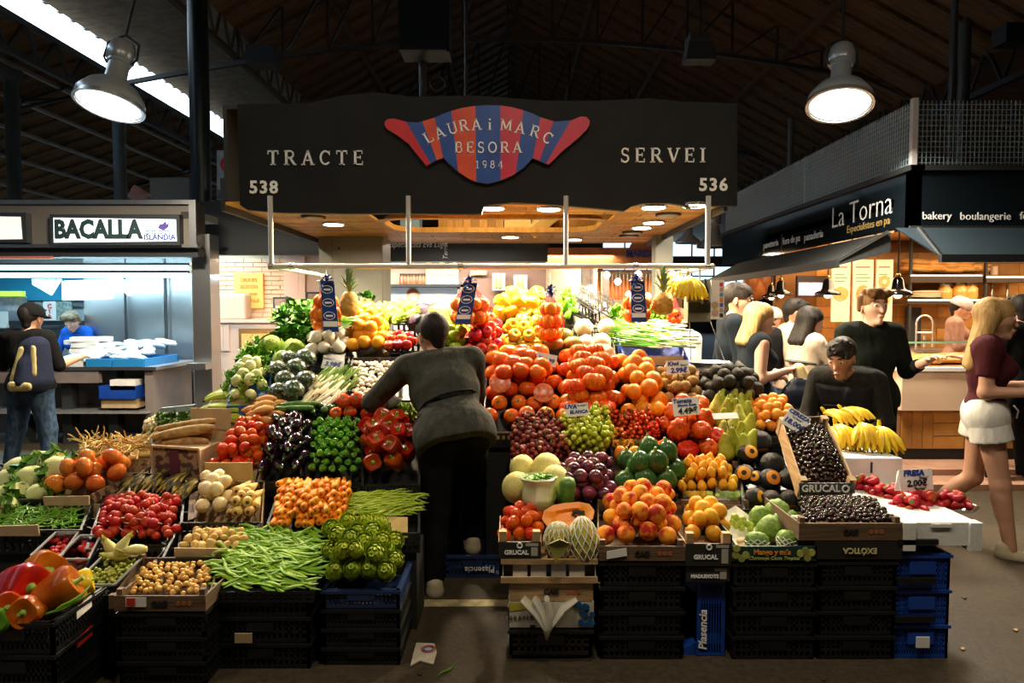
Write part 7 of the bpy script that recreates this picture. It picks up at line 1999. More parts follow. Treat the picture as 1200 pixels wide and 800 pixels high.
berry_box('clear punnet of red berries, the left one of two',(36,72,654),(66,92,626),.09,'strawberry','berries in the left punnet','red berry in the left clear punnet',.036)
berry_box('clear punnet of red berries, the right one of two',(66,104,658),(94,118,630),.09,'strawberry','berries in the right punnet','red berry in the right clear punnet',.036)
gt=berry_box('shallow clear tray of small green gooseberries',(86,134,688),(120,168,655),.03,None,'','',0)
mb=MB();q=Q('L',(92,132,684),(122,162,658))
for i in range(150):
 mb.ball(bil(q,rr.random(),rr.random())+Vector((0,0,rr.uniform(-.02,.012))),.009,6,4)
o=mb.build('gooseberries',mat('gooseberry_skin',(.34,.42,.05),.35,col2=(.50,.52,.10),scale=9));tag(o,'loose small green gooseberries in the shallow tray','berry',kind='stuff')
for k,(px,py,rot_,lb)in enumerate(((128,640,(20,-20,0),'open yellow green chicory head at the back'),(144,638,(15,30,50),'upright chicory head with green tips'),(136,650,(80,0,-60),'pale chicory lying in front of the upright one'),(156,644,(85,0,-70),'pale chicory lying at the right under film'))):
 put_at('endive',px,py,3.12,30,rot_,lb)
tray('black','black crate around chicory and gooseberries','L',(84,150,694),(118,192,640),.10,.0)
for k,(px,py,Y,s,rot_,key,lb)in enumerate(((46,672,2.95,54,(70,0,60),'pepper_orange','large orange pepper lying at the back of the left crate'),(22,690,2.8,64,(80,0,70),'pepper_red','large red pepper at the left picture edge'),(68,694,2.76,54,(60,20,100),'pepper_orange','large amber pepper standing at the right of the crate'),(34,716,2.66,42,(75,0,10),'pepper_orange','orange pepper showing its stem at the front'),(8,716,2.66,44,(60,0,40),'pepper_red','dark red pepper low at the left edge'),(2,728,2.62,34,(70,10,0),'pepper_green','green pepper at the bottom left corner'),(92,684,2.85,34,(80,0,120),'pepper_yellow','greenish yellow pepper behind the amber one'))):
 put_at(key,px,py,Y,s,rot_,lb)
for k,(px,py)in enumerate(((60,718),(84,706),(88,700))):
 put(PR['thin_pepper%d'%k],at(px,py,2.68),Euler((0,R(-20),R(20+20*k))).to_matrix(),.14,('thin green pepper at the front edge of the crate','thin green pepper along the crate side','third thin green pepper by the amber pepper')[k])
tray('black','black crate under the yellow grapefruit','L',(406,456,418),(412,456,378),.07,.0)
pile('grapefruit','yellow orange grapefruit below the pineapple','grapefruit heap','L',(410,454,412),(416,452,372),17,'rand',.5,extra=1,ub='yellow grapefruit in the heap')
pile(['apple_red','apple_pink'],'red and amber apple left of the vendor\'s head','apples left of the vendor','L',(452,486,415),(454,486,396),14,'up',.3)
tray('black','black crate behind the vendor\'s head','L',(460,546,400),(462,548,384),.08,.03)
pile('spring_onion','spring onion laid over the white onions at left','spring onions at left','L',(396,428,400),(396,424,380),50,('lie',-150,.3),.2,gap=(.4,.06),lift=.45,jit=.4)
tray('black','black crate under the white onions','L',(360,408,424),(366,408,392),.07,.0)
pile('white_onion','white onion at the back left of the leeks','white onions','L',(360,408,418),(366,408,394),16,'rand',.4,extra=1,ub='white onion in the heap')
pile('spinach','tall bunch of dark spinach leaves','spinach bunches','L',(330,372,402),(332,372,366),36,'up',.4,gap=(.55,.45),lift=.1)
tray('black','black crate under the spinach','L',(326,376,410),(330,376,372),.12,.0)
for k,(px,py,s,lb)in enumerate(((318,406,30,'large round savoy cabbage below the spinach'),(345,409,26,'savoy cabbage right of the larger one'),(332,422,24,'open savoy cabbage head in front'))):
 Y=depth('L',py+6);put(PR['savoy'],at(px,py,Y),Euler((.6,.3,k)).to_matrix(),s*Y/FPX,lb)
pile('celery','pale leafy celery bunch at the outer left edge','celery bunches at left','L',(280,322,428),(292,326,404),28,'up',.2,gap=(.55,.5),lift=.1)
pile('herb','leafy bunch outside the blue fennel crate','leafy bunches outside the crate','L',(256,276,462),(264,282,436),22,'up',.1,gap=(.7,.6),lift=.1)
tray('black','dark crate under the cabbages and celery','L',(282,352,432),(300,358,398),.10,.0)
pile('romaine','long romaine lettuce behind the grapefruit','romaine lettuces','L',(440,486,380),(444,480,364),25,('lie',60,.5),.05,gap=(.5,.4),lift=.2)
pile('red_lettuce','dark red leafy bunch behind the pineapple','red leafy bunches','L',(420,440,372),(420,440,358),26,'up',.1,gap=(.7,.6),lift=.1)
pile('spinach','green leafy bunch right of the pineapple','green bunches by the pineapple','L',(420,442,358),(420,442,348),24,'up',.1,gap=(.7,.6),lift=.1)
put_at('red_cabbage',496,366,5.72,24,(20,0,0),'purple cabbage behind the vendor\'s head')
put_at('red_cabbage',487,377,5.45,22,(50,0,60),'second purple cabbage nearer the vendor\'s head')
put_at('cabbage',514,369,5.7,30,(20,10,0),'big pale green cabbage right of the purple ones')
put_at('cabbage',530,374,5.8,20,(10,0,50),'smaller pale cabbage by the hanging orange net')
pile('cherry_tomato','cherry tomato in the box right of the vendor','cherry tomatoes by the vendor','R',(546,562,474),(546,560,440),9,'rand',.3)
tray('black','black box of cherry tomatoes right of the vendor','R',(544,563,478),(545,562,436),.07,.01)
pile('grapes_red','red grape bunch low between the vendor and tomatoes','grapes beside the vendor','R',(552,566,500),(552,564,482),24,('liex',0,.8),.1,gap=(.6,.5))
# stands below the trays
m_stand=mat('stand_paint',(.012,.012,.012),.7)
for arm,lb in(('L','dark stepped stand under the left produce'),('R','dark stepped stand under the right produce')):
 t=thing('display_stand',lb,'stand',(-1.4 if arm=='L' else 1.0,4.3,0))
 for(a_,b_,c_,d_,z_)in supports[arm]:
  if z_>.03:MB().box(a_+.02,b_-.02,c_+.02,d_-.01,0,z_).build('step',m_stand,t,smooth=False)
# PEOPLE: one smooth body grown from a distance field
def sdf_mesh(prims,vox,cuts=(),subs=()):
 """prims: (a, b, ra, rb, k, flat axis or None, flat factor, cut the far end?) in metres -> (verts, quads)"""
 A=np.array([list(p[0])for p in prims]+[list(p[1])for p in prims]);rm=max(max(p[2],p[3])for p in prims)+.04
 lo=A.min(0)-rm;hi=A.max(0)+rm
 n=np.ceil((hi-lo)/vox).astype(int)+1
 D=np.full(n,1.0,np.float32)
 ax=[lo[i]+vox*np.arange(n[i])for i in range(3)]
 def local(a,b,r):
  i0=np.maximum(0,np.floor((np.minimum(a,b)-r-lo)/vox).astype(int));i1=np.minimum(n,np.ceil((np.maximum(a,b)+r-lo)/vox).astype(int)+1)
  sl=tuple(slice(i0[i],i1[i])for i in range(3))
  return sl,np.stack(np.meshgrid(*[ax[i][sl[i]]for i in range(3)],indexing='ij'),-1)
 def dist(p,a,b,ra,rb,fx,ff,cut):
  ba=b-a;L2=max(1e-9,ba@ba)
  h=np.clip((p-a)@ba/L2,0,1)
  q=p-a-h[...,None]*ba
  if fx is not None:
   q=q+fx*((q@fx)[...,None]*(1/ff-1))
  d=np.sqrt((q*q).sum(-1))-(ra+(rb-ra)*h)
  if cut:d=np.maximum(d,(p-b)@ba/math.sqrt(L2))
  return d
 for a,b,ra,rb,k,fx,ff,cut in prims:
  a,b=np.array(list(a)),np.array(list(b));fx=None if fx is None else np.array(list(fx))
  sl,p=local(a,b,max(ra,rb)+k+2*vox)
  d=dist(p,a,b,ra,rb,fx,ff,cut)
  o=D[sl];h=np.maximum(k-np.abs(o-d),0)/max(k,1e-6)
  D[sl]=np.minimum(o,d)-h*h*k/4
 for a,b,ra,rb in subs:
  a,b=np.array(list(a)),np.array(list(b));sl,p=local(a,b,max(ra,rb)+2*vox)
  D[sl]=np.maximum(D[sl],-dist(p,a,b,ra,rb,None,1,False))
 if cuts:
  p=np.stack(np.meshgrid(*ax,indexing='ij'),-1)
  for c,nn in cuts:D=np.maximum(D,(p-np.array(list(c)))@np.array(list(nn)))
 S=D<0
 cx=np.zeros(tuple(n-1),int)
 acc=np.zeros(tuple(n-1)+(3,));cnt=np.zeros(tuple(n-1))
 off=[(i,j,k)for i in(0,1)for j in(0,1)for k in(0,1)]
 sub=lambda M,o:M[o[0]:n[0]-1+o[0],o[1]:n[1]-1+o[1],o[2]:n[2]-1+o[2]]
 for o in off:
  for d in range(3):
   if o[d]:continue
   o2=list(o);o2[d]=1
   a,b=sub(D,o),sub(D,o2)
   m=(a<0)!=(b<0)
   t=np.where(m,a/np.where(m,a-b,1),0)
   pos=np.zeros(a.shape+(3,));pos[...,0]=o[0];pos[...,1]=o[1];pos[...,2]=o[2];pos[...,d]=t
   acc+=pos*m[...,None];cnt+=m
 act=cnt>0
 idx=np.full(act.shape,-1);idx[act]=np.arange(act.sum())
 g=np.argwhere(act)
 V=(acc[act]/cnt[act][:,None]+g)*vox+lo
 F=[]
 for d in range(3):
  e1,e2=[(1,2),(2,0),(0,1)][d]
  sl0=[slice(1,n[i]-1)for i in range(3)];sl0[d]=slice(0,n[d]-1)
  sl1=list(sl0);sl1[d]=slice(1,n[d])
  a,b=S[tuple(sl0)],S[tuple(sl1)]
  for flip,M in((False,a&~b),(True,~a&b)):
   q=np.argwhere(M)
   if not len(q):continue
   st=np.array([1,1,1]);st[d]=0
   q=q+st
   def c(u,v):
    r=q.copy();r[:,e1]-=u;r[:,e2]-=v
    return idx[r[:,0],r[:,1],r[:,2]]
   f=np.stack([c(1,1),c(0,1),c(0,0),c(1,0)],1)
   F.append(f[:,::-1]if flip else f)
 return V,np.concatenate(F)
def sdf_obj(name,prims,vox,m,parent,cuts=(),subs=(),it=2):
 V,F=sdf_mesh(prims,vox,cuts,subs)
 me=bpy.data.meshes.new(name)
 me.from_pydata(V.tolist(),[],F.tolist())
 me.polygons.foreach_set('use_smooth',[True]*len(me.polygons))
 me.materials.append(m)
 return link(name,me,parent)
skin=lambda nm,c:mat('skin_'+nm,c,.5,sss=.06,bump=.05,bscale=60)
cloth=lambda nm,c,c2=None,bump=.7:mat('cloth_'+nm,c,.9,col2=c2,scale=30,bump=bump,bscale=8,stretch=(1,1,.5),bdist=.03,spec=.15)
V3=lambda*a:Vector(a)
def person(label,px,Y,yaw,H,sk,hair,top,bottom,shoes,z0=0.0,lean=0,side=0,head=(0,0),arms=None,legs=None,sleeve=.5,pants=1.0,top_m=None,hair_k='short',vox=.011,extra=None,hem=0.0,female=False,face=True,drop=0.0,fat=1.0):
 k=H/1.7
 o=at(px,400,Y)
 t=thing('person',label,'person',(o.x,Y,z0),R(yaw))
 P_,hipz=[],.92*k-drop
 ml=Matrix.Rotation(R(side),3,'Y')@Matrix.Rotation(-R(lean),3,'X')
 pel=V3(0,0,hipz)
 T=lambda x,y,z:pel+ml@V3(x*k,y*k,z*k)
 FY=tuple(ml@V3(0,1,0))
 sw=(.165 if female else.185)*fat;ch=(.125 if female else.14)*fat;wa=(.11 if female else.125)*fat;hp=(.135 if female else.128)*fat
 torso=[(T(-.05,0,0),T(.05,0,0),hp*k,hp*k,.04,FY,.8,False),(T(0,0,0),T(0,.01,.22),wa*k,wa*k,.05,FY,.75,False),(T(-.03,.0,.26),T(.03,.0,.26),ch*k,ch*k,.05,FY,.75,False),(T(-.08,-.01,.40),T(.08,-.01,.40),.095*k,.095*k,.06,FY,.8,False),(T(-sw+.03,-.01,.445),T(sw-.03,-.01,.445),.058*k,.058*k,.05,None,1,False)]
 if female:torso+=[(T(s*.07,.09,.30),T(s*.07,.07,.33),.055*k,.05*k,.04,None,1,False)for s in(-1,1)]
 mh=ml@Matrix.Rotation(R(lean)*.75,3,'X')@Matrix.Rotation(R(head[1]),3,'Z')@Matrix.Rotation(-R(head[0]),3,'X')
 nb=T(0,-.01,.45);hc=nb+ml@V3(0,.01*k,.05*k)+mh@V3(0,.035*k,.115*k)
 Hd=lambda x,y,z:hc+mh@V3(x*k,y*k,z*k)
 neck=[(nb-ml@V3(0,0,.03*k),Hd(0,-.025,-.05),.056*k,.05*k,.03,None,1,False)]
 hx_=tuple(mh@V3(1,0,0))
 hd=[(Hd(0,-.022,.035),Hd(0,.012,.03),.098*k,.092*k,.03,hx_,.84,False),(Hd(0,.03,-.02),Hd(0,.045,-.085),.072*k,.04*k,.03,hx_,.9,False),(Hd(0,.092,.022),Hd(0,.118,-.022),.009*k,.0145*k,.012,None,1,False),(Hd(0,.096,-.062),Hd(0,.098,-.062),.018*k,.018*k,.014,None,1,False),(Hd(0,.078,-.098),Hd(0,.08,-.098),.02*k,.02*k,.02,None,1,False)]
 hd+=[(Hd(s*.082,-.01,.02),Hd(s*.084,-.012,-.02),.018*k,.012*k,.006,hx_,.5,False)for s in(-1,1)]
 hd+=[(Hd(s*.02,.082,.045),Hd(s*.05,.072,.045),.012*k,.010*k,.012,None,1,False)for s in(-1,1)]
 arms=arms or{};legs=legs or{}
 ar,fo,ha,th,sh,ft={},{},[],{},{},[]
 for s,nm in((-1,'l'),(1,'r')):
  S_=T(s*sw,-.01,.435)
  e,w_=arms.get(nm,((s*.05,-.02,-.28),(s*.03,.06,-.25)))
  E=S_+V3(*e).normalized()*.285*k;Wr=E+V3(*w_).normalized()*.25*k
  ar[nm]=(S_,E,.053*k*fat,.041*k*fat);fo[nm]=(E,Wr,.041*k*fat,.028*k)
  d=(Wr-E).normalized();up=V3(0,0,1)if abs(d.z)<.8 else V3(0,1,0)
  x=d.cross(up).normalized();y=x.cross(d)
  K=Wr+d*.075*k
  ha.append((Wr+d*.01,K,.026*k,.037*k,.012,tuple(y),.5,False))
  for i,ln in enumerate((.062,.072,.068,.052)):
   b=K+x*((i-1.5)*.0205*k)+d*.008
   m1=b+d*(ln*.5*k)-y*.008*k;m2=m1+d*(ln*.42*k)-y*.026*k
   ha+=[(b,m1,.0095*k,.0088*k,.005,None,1,False),(m1,m2,.0088*k,.0075*k,.004,None,1,False)]
  b=Wr+d*.025*k-x*(s*.026*k);m1=b+d*.035*k-x*(s*.03*k)-y*.01*k
  ha+=[(b,m1,.013*k,.0105*k,.006,None,1,False),(m1,m1+d*.032*k-y*.012*k,.0105*k,.008*k,.004,None,1,False)]
  Hp=pel+V3(s*.088*k,0,-.02*k)
  kn,an=legs.get(nm,((s*.02,.03,-.44),(0,-.03,-.40)))
  Kn=Hp+V3(*kn)*k;An=Kn+V3(*an)*k
  th[nm]=(Hp,Kn,.088*k*fat,.056*k*fat);sh[nm]=(Kn,An,.056*k,.038*k)
  fd=V3(kn[0]*.3,.2,0).normalized();hl=An+V3(0,0,-.045*k)
  tip=hl+fd*.15*k+V3(0,0,-.015*k)
  if An.z+z0-.08*k>.06 and z0==0 and an[1]<-.15:tip=hl+V3(0,.09,-.12)*k
  ft+=[(hl-fd*.035*k,tip,.036*k,.028*k,.02,None,1,False)]
 cv=lambda d,kk=.03:[(a,b,r0,r1,kk,None,1,False)for a,b,r0,r1 in d.values()]
 calf=[(a.lerp(b,.2)+V3(0,-.012,0),a.lerp(b,.45)+V3(0,-.012,0),.052*k,.042*k,.03,None,1,False)for a,b,_,_ in sh.values()]
 sdf_obj('body',torso+neck+hd+cv(ar)+cv(fo)+ha+cv(th,.05)+cv(sh)+calf+ft,vox,sk,t)
 def grown(ds,frac,g,kb=.03):
  return[(a,a.lerp(b,frac),r0+g,r0+(r1-r0)*frac+g,kb,None,1,frac<1)for a,b,r0,r1 in ds.values()]
 gt=.020
 tp=[(a,b,ra+gt,rb+gt,kk,fx,ff,c)for a,b,ra,rb,kk,fx,ff,c in torso]
 tp+=[(T(-.055,.0,-.05),T(.055,.0,-.05),hp*k+.034,hp*k+.034,.04,FY,.9,False)]if hem<-.05 else[]
 if sleeve>0:
  tp+=grown(ar,min(1,sleeve*2),.014)
  if sleeve>.5:tp+=grown(fo,min(.97,(sleeve-.5)*2),.013)
 sdf_obj('shirt' if top_m is None else top_m,tp,vox,top,t,cuts=[(T(0,0,hem),ml@V3(0,0,-1))],subs=[(nb+ml@V3(0,.01,.045*k),Hd(0,-.01,-.03),.062*k,.062*k)])
 bp_=[torso[0][:2]+(hp*k+.014,hp*k+.014)+torso[0][4:]]+grown(th,min(1,pants*2),.018,.08)
 if pants>.5:bp_+=grown(sh,min(.97,(pants-.5)*2),.022)
 sdf_obj('trousers' if pants>.5 else 'shorts',bp_,vox,bottom,t,cuts=[(T(0,0,.20),ml@V3(0,0,1))])
 for a,b,ra,rb,*_ in ft:
  sz=V3(0,0,min(a.z,b.z)-.034*k)
  sho=sdf_obj('shoe',[(a,b,ra+.012,rb+.012,.01,None,1,False),(a+V3(0,.0,.02),a+V3(0,0,.045*k),ra+.012,.045*k,.02,None,1,False)],max(vox,.009),shoes,t,cuts=[(sz,V3(0,0,-1))])
  MB().tube([a+V3(0,0,-.030*k),b+V3(0,.01,-.018*k)],[.044*k,.036*k],10,flat=.45).build('sole',m_eps,sho,local=True)
 hs=[(Hd(0,-.035,.055),Hd(0,.012,.058),.103*k,.094*k,.02,hx_,.88,False)]
 if hair_k in('short','curly'):hs+=[(Hd(0,-.062,.01),Hd(0,-.055,-.05),.066*k,.052*k,.02,hx_,.8,False)]
 if hair_k=='short':
  q_=random.Random(int(px))
  for _ in range(18):
   a_,b_=q_.uniform(-1,1),q_.uniform(-.3,1)
   c_=Hd(a_*.07,b_*.075,.145-.035*a_*a_-.05*max(0,b_)**2)
   hs+=[(c_,c_+mh@V3(q_.uniform(-.02,.02),.025+q_.uniform(-.01,.02),q_.uniform(-.02,.012)),.017*k,.008*k,.010,None,1,False)]
 sb=[(Hd(0,.125,-.04),Hd(0,.105,-.0),.085*k,.07*k)]
 if hair_k in('long','mid'):
  L_=-.30 if hair_k=='long' else-.17
  hs+=[(Hd(s*.055,-.045,.03),T(s*.07,-.085,.45+(L_+.17)),.058*k,.045*k,.04,None,1,False)for s in(-1,0,1)]
  hs+=[(Hd(s*.082,-.035,.04),T(s*.10,-.05,.46+(L_+.17)*.5),.024*k,.03*k,.03,None,1,False)for s in(-1,1)]
 elif hair_k=='curly':
  q_=random.Random(3)
  hs+=[(Hd(q_.uniform(-.07,.07),q_.uniform(-.06,.095),q_.uniform(.10,.135)),Hd(q_.uniform(-.08,.08),q_.uniform(-.05,.10),q_.uniform(.10,.13)),.028*k,.022*k,.012,None,1,False)for _ in range(16)]
  hs+=[(Hd(s*.08,-.02,.08),Hd(s*.085,-.03,.0),.03*k,.022*k,.02,None,1,False)for s in(-1,1)]
 hm=hair
 sdf_obj('hair',hs,max(vox*.8,.008),hm,t,subs=sb)
 if face:
  for s in(-1,1):
   e=MB().ball(Hd(s*.034,.0855,.022),.0145*k,10,8).build('eye',mat('eye_white',(.75,.72,.68),.2),t,local=True)
   MB().ball(Hd(s*.0345,.0955,.021),.0075*k,8,6).build('iris',mat('iris_dark',(.03,.02,.015),.2),e,local=True)
   MB().tube([Hd(s*.014,.101,.046),Hd(s*.032,.101,.053),Hd(s*.055,.086,.048)],[.0035,.005,.003],6).build('eyebrow',hm,t,local=True)
  MB().tube([Hd(-.024,.104,-.06),Hd(-.008,.114,-.056),Hd(.008,.114,-.056),Hd(.024,.104,-.06)],[.002,.006,.006,.002],6).build('lips',mat('lip_skin',(.45,.16,.13),.5),t,local=True)
 t['_x']=0;del t['_x']
 return dict(t=t,Hd=Hd,T=T,k=k,mh=mh,ml=ml,arms=fo,hands=ha,hip=th,sh=sh)
s_lite,s_tan,s_mid=skin('fair',(.62,.36,.26)),skin('tan',(.50,.26,.16)),skin('warm',(.56,.30,.20))
h_blk,h_brn,h_bld,h_gry=(mat('hair_'+n_,c,.6,spec=.25,col2=c2,scale=60,stretch=(1,1,.08),bump=.4,bscale=90)for n_,c,c2 in(('black',(.008,.006,.005),(.02,.015,.012)),('brown',(.09,.04,.015),(.20,.10,.03)),('blond',(.28,.16,.055),(.46,.30,.12)),('grey',(.13,.095,.06),(.20,.155,.10))))
c_blk,c_nav,c_gry=cloth('black',(.005,.005,.0055)),cloth('navy',(.005,.009,.015)),cloth('grey',(.036,.036,.031),(.05,.05,.043),1.0)
c_jean=cloth('jeans',(.018,.035,.07),(.05,.085,.14));c_wht=cloth('white',(.70,.70,.68));c_cream=cloth('cream',(.62,.52,.42),(.55,.45,.36));c_blue=cloth('blue',(.008,.085,.42));c_burg=cloth('burgundy',(.055,.010,.014))
sh_dk,sh_wh,sh_be=mat('dark_shoe',(.02,.02,.02),.5),mat('white_shoe',(.62,.60,.55),.6),mat('beige_shoe',(.48,.42,.30),.7)
def box_part(p,nm,c,s,m,rot=None,bev=.01):
 mb=MB();mb.cbox((0,0,0),*s);o=mb.build(nm,m,p['t'],smooth=False,local=True)
 o.matrix_basis=Matrix.Translation(c)@(rot or p['ml']).to_4x4()
 b=o.modifiers.new('bevel','BEVEL');b.width=bev;b.segments=2
 return o
p=person('vendor in dark grey sweater leaning over the peppers, seen from behind',531,3.86,14,1.74,s_tan,h_blk,c_gry,c_blk,sh_be,lean=40,side=-7,head=(-4,22),sleeve=.98,vox=.009,drop=.02,hem=-.12,fat=1.12,arms={'l':((-.55,.32,-.62),(.50,.62,-.12)),'r':((.15,.55,-.75),(-.25,.85,.1))},legs={'l':((-.01,.03,-.44),(-.02,-.06,-.39)),'r':((.06,.22,-.36),(.0,.02,-.34))},face=False)
MB().tube([p['T'](-.17,-.03,.13),p['T'](-.13,-.10,.135),p['T'](-.05,-.137,.14),p['T'](.05,-.140,.15),p['T'](.13,-.11,.165),p['T'](.175,-.03,.18)],.008,6).build('apron_string',c_blk,p['t'],local=True)
MB().tube([p['T'](.05,-.135,-.115),p['T'](.12,-.10,-.11),p['T'](.15,-.03,-.10)],.006,6).build('yellow_hem',mat('yellow_cloth',(.75,.55,.03),.7),p['t'],local=True)
p=person('man in a black cap with a navy and khaki backpack at the fish stall',34,6.5,-8,1.66,s_tan,h_blk,c_blk,c_jean,sh_dk,head=(6,4),sleeve=.5,hem=-.06,fat=1.14,arms={'l':((-.30,.05,-.9),(.05,.9,.15)),'r':((.2,.2,-.9),(.0,.9,.2))},legs={'l':((-.10,.02,-.44),(-.06,-.04,-.40)),'r':((.07,.02,-.44),(.03,-.02,-.40))},face=False)
Hd=p['Hd']
sdf_obj('cap',[(Hd(0,-.02,.065),Hd(0,.01,.065),.108,.102,.02,None,1,False),(Hd(0,.08,.05),Hd(0,.17,.035),.07,.05,.02,tuple(p['mh']@V3(0,0,1)),.35,False)],.011,c_blk,p['t'],cuts=[(Hd(0,0,.03),p['mh']@V3(0,0,-1))])
T=p['T'];m_khk=cloth('khaki',(.46,.38,.17))
bpk=sdf_obj('backpack',[(T(.24,-.17,.05),T(.23,-.15,.36),.13,.10,.05,None,1,False),(T(.14,-.18,.06),T(.16,-.16,.34),.11,.09,.05,None,1,False),(T(.20,-.25,.03),T(.20,-.23,.18),.10,.08,.04,None,1,False)],.012,cloth('backpack',(.012,.016,.035)),p['t'])
for a_,b_,r in(((.10,-.285,.06),(.16,-.255,.33),.05),((.29,-.275,.12),(.27,-.245,.35),.04),((.12,-.335,.0),(.29,-.335,-.0),.05)):sdf_obj('khaki_panel',[(T(*a_),T(*b_),r,r*.8,.01,FYb,.3,False)for FYb in(tuple(V3(0,1,0)),)],.010,m_khk,bpk)
for s in(-.12,.14):MB().tube([T(s,-.10,.44),T(s,.06,.46),T(s,.13,.36)],.018,8,flat=.4).build('strap',c_blk,p['t'],local=True)
box_part(p,'pocket_paper',T(-.06,-.118,.0),(.09,.01,.03),m_white)
p=person('fish seller with short curly hair in a blue jacket behind the counter',97,9.25,172,1.62,s_lite,h_gry,c_blue,c_blue,sh_dk,lean=14,head=(24,14),sleeve=.98,female=True,hem=-.1,vox=.012,arms={'l':((-.3,.3,-.9),(.4,.85,-.25)),'r':((.35,.2,-.9),(-.1,.85,-.45))},hair_k='curly')
p=person('stooped man in dark vest and apron sorting behind the bananas',1004,4.85,138,1.66,s_tan,h_blk,cloth('charcoal',(.014,.0135,.012),(.02,.019,.017),1.0),c_blk,sh_dk,lean=32,head=(12,-4),sleeve=.96,vox=.009,drop=.15,hem=-.1,fat=1.05,arms={'r':((.16,.15,-.85),(-.05,.85,-.45)),'l':((-.2,.05,-.85),(.25,.85,-.35))},legs={'l':((-.03,.12,-.40),(0,-.12,-.36)),'r':((.03,.12,-.40),(0,-.12,-.36))})
T=p['T']
FYv=tuple(p['ml']@V3(0,1,0));kk=p['k']
sdf_obj('vest',[(T(-.05,0,.05),T(.05,0,.05),.185,.185,.04,FYv,.8,False),(T(-.05,.0,.28),T(.05,.0,.28),.2,.2,.05,FYv,.78,False),(T(-.12,-.01,.42),T(.12,-.01,.42),.118,.118,.06,FYv,.85,False)],.010,cloth('vest',(.010,.009,.012),(.016,.014,.019),1.0),p['t'],cuts=[(T(0,0,.49),p['ml']@V3(0,.5,1).normalized())],subs=[(T(0,.14,.52),T(0,.16,.40),.09,.03)])
box_part(p,'apron',T(0,.172,.16),(.24,.02,.36),c_blk)
for s in('r',):
 a,b,ra,rb=p['arms'][s];d_=(b-a).normalized()
 MB().tube([b,b+d_*.09,b+d_*.15],[.034,.045,.03],10,flat=.6).build('glove',m_black,p['t'],local=True)
p=person('young man with brown curly hair in a dark green sweater, facing the camera',1020,5.25,176,1.77,s_lite,h_brn,cloth('dark_green',(.006,.009,.007)),c_blk,sh_dk,head=(-2,6),sleeve=.8,vox=.009,hem=-.1,hair_k='curly',arms={'l':((-.25,.05,-.9),(-.12,.85,.35)),'r':((.12,-.05,-.9),(.02,.15,-.9))})
p=person('blonde woman in burgundy shirt and white shorts walking to the right',1157,4.5,-116,1.69,s_mid,h_bld,c_burg,c_wht,sh_be,head=(4,4),sleeve=.32,pants=.18,vox=.009,female=True,hem=.05,hair_k='long',arms={'r':((.05,-.06,-.9),(.05,.9,.06)),'l':((-.05,.2,-.9),(.1,.9,.1))},legs={'r':((.02,.08,-.44),(.02,.06,-.40)),'l':((-.02,-.04,-.44),(-.02,-.30,-.30))})
T=p['T']
sdf_obj('shorts_leg',[(a,a.lerp(b,.36),.115,.122,.03,None,1,True)for a,b,_,_ in p['hip'].values()],.010,c_wht,p['t'])
MB().tube([T(.03,.15,.06),T(.06,.17,.03),T(.045,.165,-.02)],.005,6).build('drawstring',m_white,p['t'],local=True)
person('person in black with dark trousers at the right edge, behind the blonde woman',1196,6.2,20,1.75,s_mid,h_blk,c_blk,c_blk,sh_dk,head=(8,-30),sleeve=.5,arms={'l':((-.15,.2,-.9),(-.5,.8,.15))},legs={'l':((-.14,.05,-.44),(-.06,-.05,-.40))})
p=person('tall man in dark navy shirt wearing sunglasses among the visitors',858,5.9,-96,1.84,s_mid,h_blk,c_nav,c_nav,sh_dk,head=(4,-18),sleeve=.62,hem=-.16,fat=1.1,arms={'l':((-.12,-.1,-.9),(.02,.12,-.9)),'r':((.1,.1,-.9),(0,.8,-.3))})
Hd=p['Hd']
for s in(-1,1):MB().ball(Hd(s*.036,.098,.026),(.026,.012,.018),10,6).build('sunglass_lens',m_black,p['t'],local=True)
MB().tube([Hd(-.09,.0,.03),Hd(-.065,.09,.03),Hd(.065,.09,.03),Hd(.09,.0,.03)],.004,6).build('sunglass_frame',m_black,p['t'],local=True)
a,b,_,_=p['arms']['l'];MB().tube([a.lerp(b,.9),b],.038,10).build('watch',m_steel,p['t'],local=True)
p=person('blonde woman in sleeveless dark top holding a yellow bag',884,5.45,-86,1.67,s_lite,h_bld,c_nav,c_blk,sh_dk,head=(4,-4),sleeve=.0,female=True,hem=-.14,hair_k='mid',fat=1.05,arms={'r':((.10,-.1,-.9),(-.10,.85,.25)),'l':((-.1,.1,-.9),(.1,.9,.1))})
a,b,_,_=p['arms']['r'];c=wm(p['t'])@(b+(b-a).normalized()*.1)
o=sdf_obj('paper_bag',[(c+V3(0,0,-.02),c+V3(.05,0,-.14),.05,.07,.02,None,1,False)],.01,mat('yellow_bag',(.72,.55,.18),.6,col2=(.62,.5,.3),scale=14),None);tag(o,'yellow snack bag held by the blonde woman in the dark top','bag')
o=sdf_obj('handbag',[(c+V3(-.06,-.06,-.22),c+V3(.14,-.06,-.24),.10,.11,.03,(0,1,0),.6,False),(c+V3(-.05,-.06,-.13),c+V3(.13,-.06,-.14),.05,.05,.03,(0,1,0),.6,False)],.011,mat('navy_leather',(.012,.018,.04),.35),None);tag(o,'navy leather handbag hanging beside the blonde woman','bag')
p=person('dark haired woman in cream sweater and denim shorts lifting a phone',944,5.95,-74,1.64,s_mid,h_blk,c_cream,cloth('denim',(.16,.22,.30),(.24,.30,.36)),sh_wh,head=(6,-8),sleeve=.96,pants=.16,female=True,hem=-.02,hair_k='mid',arms={'r':((.15,.45,-.6),(-.05,.75,.65)),'l':((-.15,.45,-.6),(.1,.8,.55))},legs={'r':((.03,-.02,-.44),(.02,-.04,-.40)),'l':((-.03,.10,-.43),(0,-.02,-.40))})
